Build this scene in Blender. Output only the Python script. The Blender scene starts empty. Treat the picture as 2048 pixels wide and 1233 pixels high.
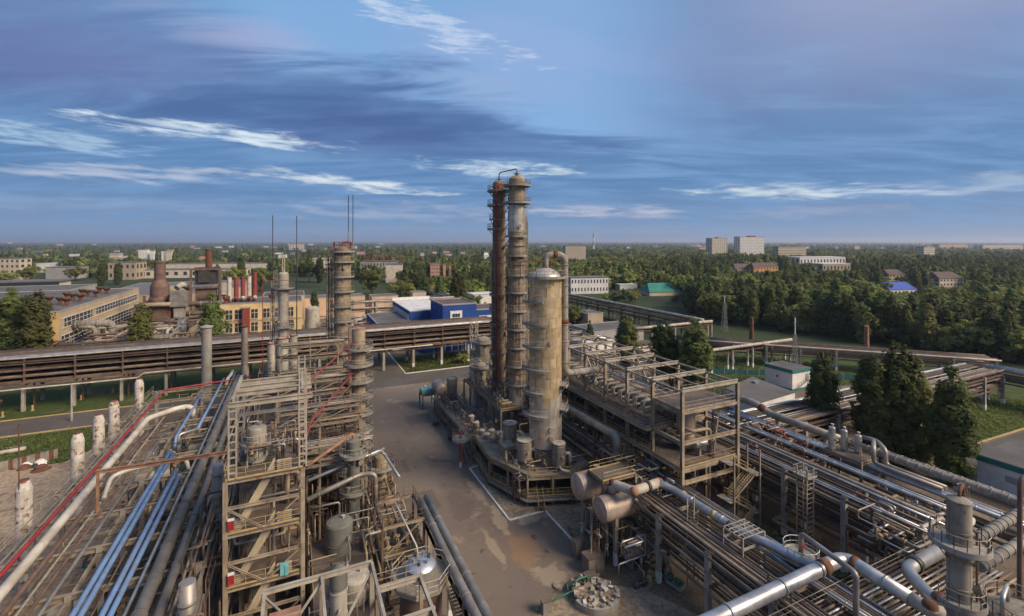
import bpy, math, random
from mathutils import Vector, Matrix
rnd = random.Random(11)
SC = bpy.context.scene
COL = SC.collection
R = math.radians
# ------------------------------------------------------------------ camera, sky, sun, exposure
CAMH, FPX, HEAD = 40.0, 938.0, R(24.8)
FWD = Vector((math.sin(HEAD), math.cos(HEAD), 0)); RGT = Vector((math.cos(HEAD), -math.sin(HEAD), 0))
cam = bpy.data.objects.new('camera', bpy.data.cameras.new('camera')); COL.objects.link(cam)
cam.location = (0, 0, CAMH); cam.rotation_euler = (R(90), 0, -HEAD)
cam.data.sensor_width = 36; cam.data.lens = 36 * FPX / 2048; cam.data.shift_y = -(616.5 - 483) / 2048
cam.data.clip_start = 0.5; cam.data.clip_end = 120000
SC.camera = cam
SC.cycles.max_bounces = 5; SC.cycles.diffuse_bounces = 3; SC.cycles.glossy_bounces = 2; SC.cycles.transmission_bounces = 2; SC.cycles.transparent_max_bounces = 4; SC.cycles.volume_bounces = 0
SC.cycles.use_adaptive_sampling = True; SC.cycles.adaptive_threshold = 0.03; SC.cycles.use_denoising = True; SC.cycles.sample_clamp_indirect = 6
EXPO, WORLD = 0.45, 0.72
SC.view_settings.view_transform = 'Standard'; SC.view_settings.look = 'None'
SC.view_settings.exposure = EXPO; SC.view_settings.gamma = 1.0
HAZE = 0.0001
SUN_AZ_REL, SUN_EL = 114.0, 37.0          # degrees clockwise from the camera heading, elevation
SUN_STR, SUN_ANGLE, SUN_COL = 3.6, 26.0, (1.0, 0.825, 0.63)
az = HEAD + R(SUN_AZ_REL)
sd = Vector((math.sin(az) * math.cos(R(SUN_EL)), math.cos(az) * math.cos(R(SUN_EL)), math.sin(R(SUN_EL))))
sl = bpy.data.lights.new('sun', 'SUN'); sl.energy = SUN_STR; sl.angle = R(SUN_ANGLE); sl.color = SUN_COL
so = bpy.data.objects.new('sun', sl); COL.objects.link(so); so.rotation_euler = sd.to_track_quat('Z', 'Y').to_euler(); so.location = (0, 0, 200)

class NT:
    """small helper to write node trees"""
    def __init__(s, tree): s.t = tree; s.n = tree.nodes; s.l = tree.links
    def new(s, typ, **kw):
        nd = s.n.new(typ)
        for k, v in kw.items(): setattr(nd, k, v)
        return nd
    def put(s, sock, v):
        if hasattr(v, 'is_linked'): s.l.new(v, sock)
        elif isinstance(v, (tuple, list)) and len(v) == 3 and sock.type == 'RGBA': sock.default_value = (*v, 1)
        else: sock.default_value = v
    def math(s, op, a, b=None, c=None, clamp=False):
        nd = s.new('ShaderNodeMath', operation=op, use_clamp=clamp)
        for i, v in enumerate((a, b, c)):
            if v is not None: s.put(nd.inputs[i], v)
        return nd.outputs[0]
    def vec(s, op, a, b=None):
        nd = s.new('ShaderNodeVectorMath', operation=op)
        s.put(nd.inputs[0], a)
        if b is not None: s.put(nd.inputs[1], b)
        return nd
    def mix(s, f, a, b, mode='MIX'):
        nd = s.new('ShaderNodeMix', data_type='RGBA', blend_type=mode); nd.clamp_factor = True
        s.put(nd.inputs[0], f); s.put(nd.inputs[6], a); s.put(nd.inputs[7], b)
        return nd.outputs[2]
    def smooth(s, v, a, b, o0=0.0, o1=1.0):
        nd = s.new('ShaderNodeMapRange', interpolation_type='SMOOTHSTEP')
        s.put(nd.inputs[0], v); nd.inputs[1].default_value = a; nd.inputs[2].default_value = b
        nd.inputs[3].default_value = o0; nd.inputs[4].default_value = o1
        return nd.outputs[0]
    def noise(s, vec, scale, detail=4, rough=0.55, dist=0.0):
        nd = s.new('ShaderNodeTexNoise'); s.put(nd.inputs['Vector'], vec)
        nd.inputs['Scale'].default_value = scale; nd.inputs['Detail'].default_value = detail
        nd.inputs['Roughness'].default_value = rough; nd.inputs['Distortion'].default_value = dist
        return nd.outputs[0]
    def xyz(s, x, y, z):
        nd = s.new('ShaderNodeCombineXYZ'); s.put(nd.inputs[0], x); s.put(nd.inputs[1], y); s.put(nd.inputs[2], z)
        return nd.outputs[0]
def srgb(r, g, b):
    f = lambda c: (c / 255 / 12.92) if c / 255 <= .04045 else ((c / 255 + .055) / 1.055) ** 2.4
    return (f(r), f(g), f(b))

W = bpy.data.worlds.new('World'); SC.world = W; W.use_nodes = True
W.cycles.sampling_method = 'MANUAL'; W.cycles.sample_map_resolution = 256
wt = NT(W.node_tree); wt.n.clear()
skyt = wt.new('ShaderNodeTexSky', sky_type='NISHITA'); skyt.sun_disc = False
skyt.sun_elevation = R(SUN_EL); skyt.sun_rotation = az; skyt.altitude = 100; skyt.air_density = 1.0; skyt.dust_density = 1.2
tc = wt.new('ShaderNodeTexCoord'); D = tc.outputs['Generated']
sep = wt.new('ShaderNodeSeparateXYZ'); wt.put(sep.inputs[0], D)
dr = wt.vec('DOT_PRODUCT', D, tuple(RGT)).outputs['Value']; df = wt.vec('DOT_PRODUCT', D, tuple(FWD)).outputs['Value']
AZ = wt.math('MULTIPLY', wt.math('ARCTAN2', dr, df), 57.2958)
EL = wt.math('MULTIPLY', wt.math('ARCSINE', sep.outputs[2]), 57.2958)
zz = wt.math('ADD', wt.math('MAXIMUM', sep.outputs[2], 0.0), 0.10)
PL = wt.xyz(wt.math('DIVIDE', dr, zz), wt.math('DIVIDE', df, zz), 0.0)      # a flat cloud layer seen in perspective
n_big = wt.noise(wt.vec('MULTIPLY', PL, (0.75, 1.15, 1.0)).outputs[0], 0.55, 7, 0.55, 0.7)
n_mid = wt.noise(wt.vec('MULTIPLY', PL, (0.6, 1.9, 1.0)).outputs[0], 1.5, 8, 0.62, 0.6)
SV = wt.xyz(wt.math('MULTIPLY', AZ, 0.20), wt.math('MULTIPLY', wt.math('MULTIPLY_ADD', AZ, 0.025, EL), 1.35), 3.1)
n_str = wt.noise(SV, 1.0, 9, 0.64, 0.3)
def bump(a0, e0, wa, we, k=0.0, nz=1.4, src=None, lo=0.15, hi=0.9):
    da = wt.math('SUBTRACT', AZ, a0)
    de = wt.math('SUBTRACT', wt.math('SUBTRACT', EL, e0), wt.math('MULTIPLY', da, k))
    q = wt.math('ADD', wt.math('POWER', wt.math('ABSOLUTE', wt.math('DIVIDE', da, wa)), 2.0), wt.math('POWER', wt.math('ABSOLUTE', wt.math('DIVIDE', de, we)), 2.0))
    m = wt.math('SUBTRACT', 1.0, q)
    m = wt.math('ADD', m, wt.math('MULTIPLY', wt.math('SUBTRACT', src or n_str, 0.5), nz * 2))
    return wt.smooth(m, lo, hi)
clear = wt.mix(0.75, wt.vec('MULTIPLY', skyt.outputs[0], (0.10, 0.10, 0.10)).outputs[0], srgb(136, 188, 242))
base_lo, base_hi = srgb(124, 152, 188), srgb(88, 134, 184)
cloud = wt.mix(wt.smooth(EL, 0.5, 7.0), base_lo, base_hi)
cloud = wt.mix(wt.smooth(n_mid, 0.36, 0.68), cloud, srgb(112, 156, 204))                         # paler folds
cloud = wt.mix(wt.math('MULTIPLY', wt.smooth(n_big, 0.38, 0.62), wt.smooth(EL, 7.5, 13.0)), cloud, srgb(80, 110, 166))   # violet-grey undersides
# break in the cloud bank: clear air above a ragged slanting edge, closed again by a lavender veil
edge_ = wt.math('SUBTRACT', 18.5, wt.math('MULTIPLY', wt.math('MAXIMUM', wt.math('ADD', AZ, 15.0), 0.0), 0.30))
over = wt.math('ADD', wt.math('SUBTRACT', EL, edge_), wt.math('MULTIPLY', wt.math('SUBTRACT', n_mid, 0.5), 15.0))
gap = wt.math('MULTIPLY', wt.smooth(over, -1.0, 4.0), wt.math('MULTIPLY', wt.smooth(AZ, -46.0, -26.0), wt.smooth(AZ, 6.0, 30.0, 1.0, 0.0)))
bank = wt.math('MULTIPLY', wt.math('MULTIPLY', wt.smooth(over, -7.0, 0.5, 1.0, 0.0), wt.smooth(EL, 9.0, 13.5)), wt.smooth(AZ, 12.0, 34.0, 1.0, 0.15))
cloud = wt.mix(wt.math('MULTIPLY', bank, 0.75), cloud, wt.mix(wt.smooth(n_mid, 0.38, 0.66), srgb(70, 100, 156), srgb(96, 128, 182)))     # the heavy bank
sky = wt.mix(wt.math('MULTIPLY', gap, 0.92), cloud, clear)
sky = wt.mix(wt.math('MULTIPLY', wt.math('MULTIPLY', gap, wt.smooth(n_big, 0.45, 0.62)), 0.75), sky, srgb(150, 176, 222))
sky = wt.mix(wt.math('MULTIPLY', wt.math('MULTIPLY', wt.smooth(AZ, 8.0, 40.0), wt.smooth(EL, 6.0, 26.0)), wt.smooth(n_big, 0.25, 0.75, 0.55, 1.0)), sky, srgb(166, 174, 208))   # lavender veil
sky = wt.mix(wt.math('MULTIPLY', bump(-48, 19, 24, 9, 0.0, 1.2, n_big, 0.0, 1.2), 0.7), sky, srgb(116, 132, 182))
sky = wt.mix(wt.math('MULTIPLY', bump(-34, 21.5, 16, 3.4, -0.10, 2.4, n_mid, 0.3, 1.8), 0.6), sky, srgb(176, 176, 210))
sky = wt.mix(wt.math('MULTIPLY', bump(-6, 19.5, 12, 3.0, -0.25, 2.4, n_mid, 0.3, 1.8), 0.6), sky, srgb(164, 178, 212))
for (a0, e0, wa, we, k, nz, amt, c) in (
        (-31.5, 11.0, 14, 1.15, -0.02, 2.3, 0.95, (220, 236, 248)), (-19, 6.6, 12, 1.1, -0.065, 2.3, 0.95, (226, 236, 244)),
        (-2, 8.8, 12, 1.2, -0.045, 2.5, 0.8, (208, 226, 240)), (-38, 6.4, 12, 1.1, 0.05, 2.4, 0.6, (198, 206, 226)),
        (30, 5.2, 12, 1.0, -0.05, 2.6, 0.85, (208, 224, 236)), (46, 4.9, 10, 1.1, 0.0, 2.2, 0.5, (186, 204, 226)),
        (11, 3.6, 12, 1.0, -0.04, 2.2, 0.65, (200, 202, 222)), (-12, 3.4, 18, 1.6, -0.03, 2.4, 0.45, (176, 188, 214)),
        (-47, 9.3, 10, 1.3, -0.08, 3.4, 0.6, (178, 206, 232)), (-13, 25.5, 17, 2.2, -0.30, 3.4, 0.55, (204, 218, 242)),
        (-26, 29, 12, 1.8, -0.35, 3.4, 0.55, (196, 214, 242)), (33, 3.0, 11, 0.9, 0.0, 2.6, 0.35, (174, 180, 208)),
        (-40, 3.4, 24, 1.1, 0.0, 2.4, 0.3, (160, 180, 212)), (0, 1.2, 90, 1.2, 0.0, 0.8, 0.35, (146, 166, 196))):
    sky = wt.mix(wt.math('MULTIPLY', bump(a0, e0, wa, we, k, nz, None, 0.10, 1.5), min(1.0, amt * 1.25)), sky, srgb(*c))
hsv_ = wt.new('ShaderNodeHueSaturation'); hsv_.inputs['Saturation'].default_value = 0.97; wt.put(hsv_.inputs['Color'], sky)
bg = wt.new('ShaderNodeBackground'); wt.put(bg.inputs[0], hsv_.outputs[0]); bg.inputs[1].default_value = WORLD
wo = wt.new('ShaderNodeOutputWorld'); wt.l.new(bg.outputs[0], wo.inputs[0])

# ------------------------------------------------------------------ mesh and object helpers
def P(u, v, h=0.0):
    """the point of height h that the photograph shows at (u, v)"""
    z = FPX * (CAMH - h) / (v - 483.0)
    p = RGT * ((u - 1024) / FPX * z) + FWD * z
    return Vector((p.x, p.y, h))
def PZ(u, z):
    p = RGT * ((u - 1024) / FPX * z) + FWD * z
    return Vector((p.x, p.y, 0))
V3 = lambda *a: Vector(a)
WM = {}
class MB:
    def __init__(s): s.v = []; s.f = []; s.sm = []
    def add(s, vs, fs, sm=False):
        b = len(s.v); s.v.extend(vs)
        for f in fs: s.f.append([i + b for i in f]); s.sm.append(sm)
        return s
    def box(s, c, d, rz=0.0):
        ca, sa = math.cos(rz), math.sin(rz); vs = []
        for z in (-.5, .5):
            for x, y in ((-.5, -.5), (.5, -.5), (.5, .5), (-.5, .5)):
                X, Y = x * d[0], y * d[1]
                vs.append((c[0] + X * ca - Y * sa, c[1] + X * sa + Y * ca, c[2] + z * d[2]))
        return s.add(vs, [(3, 2, 1, 0), (4, 5, 6, 7), (0, 1, 5, 4), (1, 2, 6, 5), (2, 3, 7, 6), (3, 0, 4, 7)])
    def bar(s, p, q, w, h=None):
        p, q = Vector(p), Vector(q); h = h or w; a = (q - p).normalized()
        x = a.cross(V3(0, 0, 1)); x = V3(1, 0, 0) if x.length < 1e-4 else x.normalized()
        y = x.cross(a)
        vs = [tuple(e + x * (i * w / 2) + y * (j * h / 2)) for e in (p, q) for i, j in ((-1, -1), (1, -1), (1, 1), (-1, 1))]
        return s.add(vs, [(3, 2, 1, 0), (4, 5, 6, 7), (0, 1, 5, 4), (1, 2, 6, 5), (2, 3, 7, 6), (3, 0, 4, 7)])
    def tube(s, pts, r, n=8, bend=None, cap=True, closed=False):
        pts = [Vector(p) for p in pts]
        if bend:
            out = [pts[0]]
            for i in range(1, len(pts) - 1):
                a, b, c = pts[i - 1], pts[i], pts[i + 1]
                d = min(bend, (b - a).length * .49, (c - b).length * .49)
                u, w = (a - b).normalized() * d, (c - b).normalized() * d
                for t in (0, .25, .5, .75, 1): out.append(b + u * (1 - t) ** 2 + w * t ** 2)
            pts = out + [pts[-1]]
        m = len(pts); rings = []; x = None
        for i in range(m):
            a = pts[i - 1] if (i or closed) else pts[0]; c = pts[(i + 1) % m] if (i < m - 1 or closed) else pts[-1]
            t = (c - a)
            t = t.normalized() if t.length > 1e-6 else V3(0, 0, 1)
            if x is None:
                x = t.cross(V3(0, 0, 1))
                x = V3(1, 0, 0) if x.length < .05 else x.normalized()
            else:
                x = x - t * x.dot(t)
                x = t.orthogonal().normalized() if x.length < 1e-3 else x.normalized()
            y = t.cross(x)
            rr = r[i] if isinstance(r, (list, tuple)) else r
            rings.append([tuple(pts[i] + (x * math.cos(2 * math.pi * k / n) + y * math.sin(2 * math.pi * k / n)) * rr) for k in range(n)])
        vs = [p for g in rings for p in g]; fs = []
        for i in range(m if closed else m - 1):
            j = (i + 1) % m
            for k in range(n): fs.append((i * n + k, i * n + (k + 1) % n, j * n + (k + 1) % n, j * n + k))
        b = len(s.v); s.add(vs, fs, n > 5)
        if cap and not closed:
            s.f.append([b + k for k in range(n)][::-1]); s.sm.append(False)
            s.f.append([b + (m - 1) * n + k for k in range(n)]); s.sm.append(False)
        return s
    def lathe(s, prof, c=(0, 0, 0), n=20, a0=0.0, a1=360.0, smooth_prof=False, cap=True):
        full = abs(a1 - a0) >= 359.9; na = n if full else n + 1
        ang = [R(a0 + (a1 - a0) * k / n) for k in range(na)]
        ring = lambda r, z: [(c[0] + r * math.cos(t), c[1] + r * math.sin(t), c[2] + z) for t in ang]
        def quads(o):
            return [(o + k, o + (k + 1) % na, o + na + (k + 1) % na, o + na + k) for k in range(n)]
        if smooth_prof:
            vs = [p for r, z in prof for p in ring(r, z)]
            s.add(vs, [q for i in range(len(prof) - 1) for q in quads(i * na)], True)
        else:
            for (r0, z0), (r1, z1) in zip(prof, prof[1:]):
                s.add(ring(r0, z0) + ring(r1, z1), quads(0), True)
        if full and cap:
            for (r, z), up in ((prof[0], False), (prof[-1], True)):
                if r > 1e-3:
                    g = ring(r, z); s.add(g, [tuple(range(na)) if up else tuple(range(na))[::-1]])
        return s
    def prism(s, poly, z0, z1):
        n = len(poly); ar = sum(poly[i][0] * poly[(i + 1) % n][1] - poly[(i + 1) % n][0] * poly[i][1] for i in range(n))
        if ar < 0: poly = poly[::-1]
        vs = [(p[0], p[1], z0) for p in poly] + [(p[0], p[1], z1) for p in poly]
        return s.add(vs, [tuple(range(n))[::-1], tuple(range(n, 2 * n))] + [(i, (i + 1) % n, n + (i + 1) % n, n + i) for i in range(n)])
    def annulus(s, c, r0, r1, t, a0=0, a1=360, n=24):
        pr = [(r0, 0), (r1, 0), (r1, t), (r0, t), (r0, 0)]
        s.lathe(pr, c, n, a0, a1, cap=False)
        if a1 - a0 < 359.9:
            for a, fl in ((a0, 0), (a1, 1)):
                ca, sa = math.cos(R(a)), math.sin(R(a))
                s.add([(c[0] + r * ca, c[1] + r * sa, c[2] + z) for r, z in pr[:4]], [(0, 1, 2, 3) if fl else (3, 2, 1, 0)])
        return s
    def rail(s, pts, h=1.05, step=1.6, closed=False, r=0.03):
        pts = [Vector(p) for p in pts]
        if closed: pts = pts + [pts[0]]
        for a, b in zip(pts, pts[1:]):
            L = (b - a).length; k = max(1, int(L / step + .5))
            for i in range(k + 1):
                p = a.lerp(b, i / k); s.tube([p, p + V3(0, 0, h)], r, 4, cap=False)
        for zz, rr in ((h, r), (h * .52, r * .8)):
            s.tube([p + V3(0, 0, zz) for p in (pts[:-1] if closed else pts)], rr, 4, cap=False, closed=closed)
        for a, b in zip(pts, pts[1:]): s.bar(a + V3(0, 0, .08), b + V3(0, 0, .08), .02, .16)
        return s
    def mesh(s, mat, name='m'):
        me = bpy.data.meshes.new(name); me.from_pydata(s.v, [], s.f)
        me.polygons.foreach_set('use_smooth', s.sm); me.materials.append(MAT[mat] if isinstance(mat, str) else mat)
        me.update(); return me
def link(name, data, M=None, parent=None):
    o = bpy.data.objects.new(name, data); COL.objects.link(o); M = M or Matrix.Identity(4)
    if parent is not None: o.parent = parent; o.matrix_basis = WM[parent].inverted() @ M
    else: o.matrix_basis = M
    WM[o] = M; return o
def tag(o, label=None, cat=None, group=None, kind=None):
    for k, v in (('label', label), ('category', cat), ('group', group), ('kind', kind)):
        if v: o[k] = v
    return o
def thing(name, label, cat, loc=(0, 0, 0), group=None, rz=0.0):
    o = link(name, None, Matrix.Translation(Vector(loc)) @ Matrix.Rotation(rz, 4, 'Z')); o.empty_display_size = .3
    return tag(o, label, cat, group)
def part(name, mb, mat, parent, M=None, kind=None, label=None):
    o = link(name, mb.mesh(mat) if isinstance(mb, MB) else mb, M, parent)
    return tag(o, label=label, kind=kind)
def structure(name, mb, mat):
    return tag(link(name, mb.mesh(mat)), kind='structure')
UNIT = {}
def unit(shape, mat):
    k = (shape, mat)
    if k not in UNIT:
        m = MB()
        if shape == 'cube': m.box((0, 0, .5), (1, 1, 1))
        elif shape == 'cyl': m.lathe([(1, 0), (1, 1)], n=12)
        elif shape == 'rod': m.lathe([(1, 0), (1, 1)], n=6)
        elif shape == 'ibeam':   # flanges across the local y direction
            t, w = .16, .14
            pr = [(-.5, -.5), (.5, -.5), (.5, -.5 + t), (w / 2, -.5 + t), (w / 2, .5 - t), (.5, .5 - t), (.5, .5), (-.5, .5), (-.5, .5 - t), (-w / 2, .5 - t), (-w / 2, -.5 + t), (-.5, -.5 + t)]
            m.prism(pr, 0, 1)
        UNIT[k] = m.mesh(mat, shape)
    return UNIT[k]
def span(p, q, w, h):
    p, q = Vector(p), Vector(q); d = q - p; a = d.normalized()
    x = a.cross(V3(0, 0, 1)); x = V3(1, 0, 0) if x.length < 1e-4 else x.normalized()
    y = x.cross(a); L = d.length
    return Matrix(((x.x * w, y.x * h, a.x * L, p.x), (x.y * w, y.y * h, a.y * L, p.y), (x.z * w, y.z * h, a.z * L, p.z), (0, 0, 0, 1)))
def bar(name, mat, parent, p, q, w, h=None, shape='cube'):
    return link(name, unit(shape, mat), span(p, q, w, h or w), parent)
def rod(name, mat, parent, p, q, r, shape='cyl'):
    return link(name, unit(shape, mat), span(p, q, r, r), parent)
def cube(name, mat, parent, c, d, rz=0.0):
    M = Matrix.Translation((c[0], c[1], c[2] - d[2] / 2)) @ Matrix.Rotation(rz, 4, 'Z') @ Matrix.Diagonal((d[0], d[1], d[2], 1))
    return link(name, unit('cube', mat), M, parent)
KIDS = {}
def copy_tree(o, M):
    """copy a thing with its parts to a new place"""
    kids = {}
    for c in list(WM):
        if c.parent: kids.setdefault(c.parent, []).append(c)
    def rec(s, par):
        c = s.copy(); COL.objects.link(c); c.parent = par
        for k in kids.get(s, ()): rec(k, c)
        return c
    c = rec(o, None); c.matrix_basis = M; return c

# ------------------------------------------------------------------ materials
MAT = {}
def mat(name, c1, c2=None, rough=.75, metal=0.0, scale=.5, streak=0.0, rust=0.0, objr=0.0, bump=0.0, rustc=(.13, .05, .022), fine=0.0, lo=.35, hi=.65, spec=.5):
    m = bpy.data.materials.new(name); m.use_nodes = True; t = NT(m.node_tree); b = t.n['Principled BSDF']
    geo = t.new('ShaderNodeNewGeometry'); pos = geo.outputs['Position']
    col = c1
    if c2: col = t.mix(t.smooth(t.noise(pos, scale, 5, .6), lo, hi), c1, c2)
    if fine: col = t.mix(t.math('MULTIPLY', t.smooth(t.noise(pos, 9.0, 3, .6), .4, .7), fine), col, tuple(x * .45 for x in c1))
    if streak:
        sv = t.vec('MULTIPLY', pos, (2.6, 2.6, .16)).outputs[0]
        col = t.mix(t.math('MULTIPLY', t.smooth(t.noise(sv, 1.0, 5, .6), .48, .72), streak), col, tuple(x * .32 for x in c1))
    if objr:
        oi = t.new('ShaderNodeObjectInfo')
        hs = t.new('ShaderNodeHueSaturation'); hs.inputs['Hue'].default_value = .5
        t.put(hs.inputs['Color'], col); t.put(hs.inputs['Value'], t.math('MULTIPLY_ADD', oi.outputs['Random'], objr * 2, 1 - objr)); col = hs.outputs[0]
    mt = metal
    if rust:
        rf = t.smooth(t.noise(pos, 1.3, 6, .65), .74 - rust * .5, .80 - rust * .42)
        col = t.mix(rf, col, t.mix(t.noise(pos, 6.0, 3), rustc, tuple(x * 2.0 for x in rustc)))
        if metal: mt = t.math('MULTIPLY', t.math('SUBTRACT', 1.0, rf), metal)
    t.put(b.inputs['Base Color'], col); t.put(b.inputs['Metallic'], mt); b.inputs['Roughness'].default_value = rough
    b.inputs['Specular IOR Level'].default_value = spec
    if bump:
        bp = t.new('ShaderNodeBump'); bp.inputs['Strength'].default_value = bump; bp.inputs['Distance'].default_value = .05
        t.put(bp.inputs['Height'], t.noise(pos, 3.0, 4)); t.l.new(bp.outputs[0], b.inputs['Normal'])
    MAT[name] = m; return m
mat('steel_tan', (.36, .29, .20), (.22, .17, .115), scale=.7, streak=.45, rust=.3)
mat('steel_grey', (.30, .25, .185), (.20, .16, .115), scale=.6, streak=.3, rust=.26)
mat('steel_pale', (.40, .36, .29), (.28, .24, .18), scale=.6, streak=.3, rust=.2)
mat('steel_brown', (.17, .105, .075), (.11, .065, .045), scale=.6, rust=.2)
mat('grating', (.30, .28, .245), (.21, .19, .16), scale=1.2, fine=.4, rust=.22)
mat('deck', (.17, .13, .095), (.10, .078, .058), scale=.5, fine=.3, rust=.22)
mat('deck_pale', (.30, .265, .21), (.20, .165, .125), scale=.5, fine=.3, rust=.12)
mat('rail', (.36, .31, .23), (.26, .21, .155), scale=.8, rust=.22)
mat('rail_yellow', (.52, .36, .12), (.36, .26, .13), scale=.9, rust=.22)
mat('rail_grey', (.37, .345, .30), (.26, .235, .195), scale=.8, rust=.2)
mat('rust', (.17, .07, .035), (.10, .04, .022), scale=1.2, rough=.9)
mat('rust_pale', (.36, .19, .11), (.22, .115, .07), scale=.9, rough=.9)
mat('pipe_dark', (.075, .055, .043), (.045, .032, .025), scale=.8, rough=.7)
mat('pipe_brown', (.15, .10, .068), (.085, .058, .042), scale=.5, rough=.75, rust=.2)
mat('pipe_tan', (.33, .26, .175), (.22, .165, .11), scale=.5, rough=.65, rust=.15)
mat('pipe_pale', (.46, .41, .33), (.31, .265, .205), scale=.5, rough=.6, rust=.1)
mat('galv', (.50, .49, .47), (.34, .33, .31), scale=.45, rough=.42, metal=.7, rust=.1)
mat('galv_dull', (.34, .31, .27), (.22, .195, .165), scale=.45, rough=.5, metal=.45, rust=.2)
mat('lagging', (.30, .27, .225), (.19, .165, .13), scale=1.4, rough=.8, streak=.2, rust=.15)
mat('lag_grey', (.145, .135, .12), (.10, .09, .08), scale=.7, rough=.6, rust=.1)
mat('pipe_white', (.58, .53, .44), (.40, .35, .27), scale=.5, rough=.55, rust=.12)
mat('pipe_red', (.38, .026, .03), (.24, .02, .022), scale=.8, rough=.5, rust=.1)
mat('dull_red', (.26, .045, .032), (.17, .04, .028), scale=.6, rough=.7)
mat('pipe_blue', (.16, .27, .46), (.15, .21, .32), scale=.8, rough=.5, rust=.14)
mat('tower', (.36, .285, .19), (.215, .165, .108), scale=.5, streak=.75, rust=.22, objr=.12)
mat('tower_grey', (.30, .26, .20), (.19, .16, .12), scale=.5, streak=.7, rust=.2, objr=.1)
mat('tower_green', (.165, .165, .135), (.12, .12, .10), scale=.5, streak=.4, rust=.12)
mat('tower_pale', (.46, .42, .34), (.33, .29, .22), scale=.6, streak=.4, rust=.1)
mat('clad_gold', (.66, .51, .31), (.50, .375, .21), scale=.7, rough=.42, metal=.45, streak=.55, objr=.13)
mat('clad_silver', (.62, .56, .47), (.46, .41, .34), scale=.7, rough=.4, metal=.5, streak=.45, objr=.1)
mat('drum', (.46, .365, .29), (.33, .25, .19), scale=.7, rough=.5, metal=.3, streak=.4, objr=.08)
mat('tower_rust', (.31, .215, .14), (.20, .125, .08), scale=.5, streak=.55, rust=.32, objr=.1)
mat('galv_bright', (.56, .56, .56), (.36, .36, .355), scale=.6, rough=.4, metal=.7, rust=.12)
mat('concrete', (.36, .33, .28), (.25, .225, .185), scale=.6, streak=.45)
mat('concrete_white', (.60, .56, .50), (.44, .39, .32), scale=.8, streak=.4, rust=.44)
mat('white_paint', (.72, .70, .66), (.58, .55, .50), scale=1.0)
mat('teal', (.02, .17, .165), (.03, .13, .13), scale=1.0)
mat('teal_pale', (.16, .44, .44), (.12, .34, .34), scale=1.0)
mat('green_paint', (.03, .17, .09), (.04, .12, .07), scale=1.0)
mat('asphalt_roof', (.085, .08, .075), (.13, .12, .11), scale=.12, rough=.95)
mat('dark_metal', (.06, .055, .05), (.04, .035, .03), rough=.5)
mat('shiny', (.55, .57, .60), (.45, .46, .48), rough=.42, metal=.7, rust=.05)
mat('glass', (.035, .045, .055), None, rough=.15)
mat('valve', (.40, .29, .14), (.22, .15, .09), scale=2.0, rust=.25)
# ------------------------------------------------------------------ ground, roads, lawns
def ground_mat(name, cols, sc, thr, rough=.95, bump=0.0, fine=None):
    m = bpy.data.materials.new(name); m.use_nodes = True; t = NT(m.node_tree); b = t.n['Principled BSDF']
    pos = t.new('ShaderNodeNewGeometry').outputs['Position']; col = cols[0]
    for c, s, (lo, hi), off in zip(cols[1:], sc, thr, range(9)):
        col = t.mix(t.smooth(t.noise(t.vec('ADD', pos, (off * 37.0, off * 11.0, 0)).outputs[0], s, 6, .6, .4), lo, hi), col, c)
    if fine: col = t.mix(t.smooth(t.noise(pos, fine, 3), .35, .7), col, t.mix(.45, col, (.02, .02, .015)))
    t.put(b.inputs['Base Color'], col); b.inputs['Roughness'].default_value = rough; b.inputs['Specular IOR Level'].default_value = .25
    if bump:
        bp = t.new('ShaderNodeBump'); bp.inputs['Strength'].default_value = bump; bp.inputs['Distance'].default_value = .1
        t.put(bp.inputs['Height'], t.noise(pos, 1.5, 6, .65)); t.l.new(bp.outputs[0], b.inputs['Normal'])
    MAT[name] = m
ground_mat('far_ground', [(.034, .05, .017), (.055, .07, .028), (.10, .095, .05), (.022, .034, .014)], [.004, .0016, .012], [(.4, .65), (.60, .68), (.5, .6)])
ground_mat('yard', [(.20, .155, .105), (.14, .105, .075), (.30, .235, .155), (.075, .06, .045)], [.12, .07, .3], [(.4, .6), (.52, .66), (.58, .7)], fine=3.0, bump=.4)
ground_mat('sand', [(.40, .305, .205), (.31, .225, .15), (.20, .15, .10), (.46, .37, .26)], [.10, .2, .05], [(.45, .6), (.6, .68), (.5, .7)], fine=1.5, bump=.6)
ground_mat('asphalt', [(.185, .148, .116), (.16, .126, .098), (.30, .235, .165), (.20, .142, .088), (.25, .20, .15)], [.05, .16, .03, .5], [(.35, .65), (.60, .70), (.60, .68), (.62, .72)], rough=.85, bump=.1)
ground_mat('asphalt_grey', [(.135, .12, .105), (.11, .096, .082)], [.1], [(.4, .6)], fine=4.0, rough=.85)
ground_mat('lawn', [(.058, .090, .018), (.085, .108, .026), (.17, .135, .07), (.040, .062, .015), (.24, .19, .12)], [.06, .11, .5, .09], [(.4, .65), (.56, .66), (.45, .7), (.64, .69)], bump=.6, fine=2.5)
ground_mat('wood_floor', [(.028, .04, .012), (.045, .06, .02), (.07, .06, .03)], [.02, .06], [(.4, .6), (.6, .7)])
ground_mat('slab', [(.36, .285, .195), (.27, .205, .14), (.45, .38, .28)], [.3, .15], [(.4, .6), (.56, .7)], fine=2.0)

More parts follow.
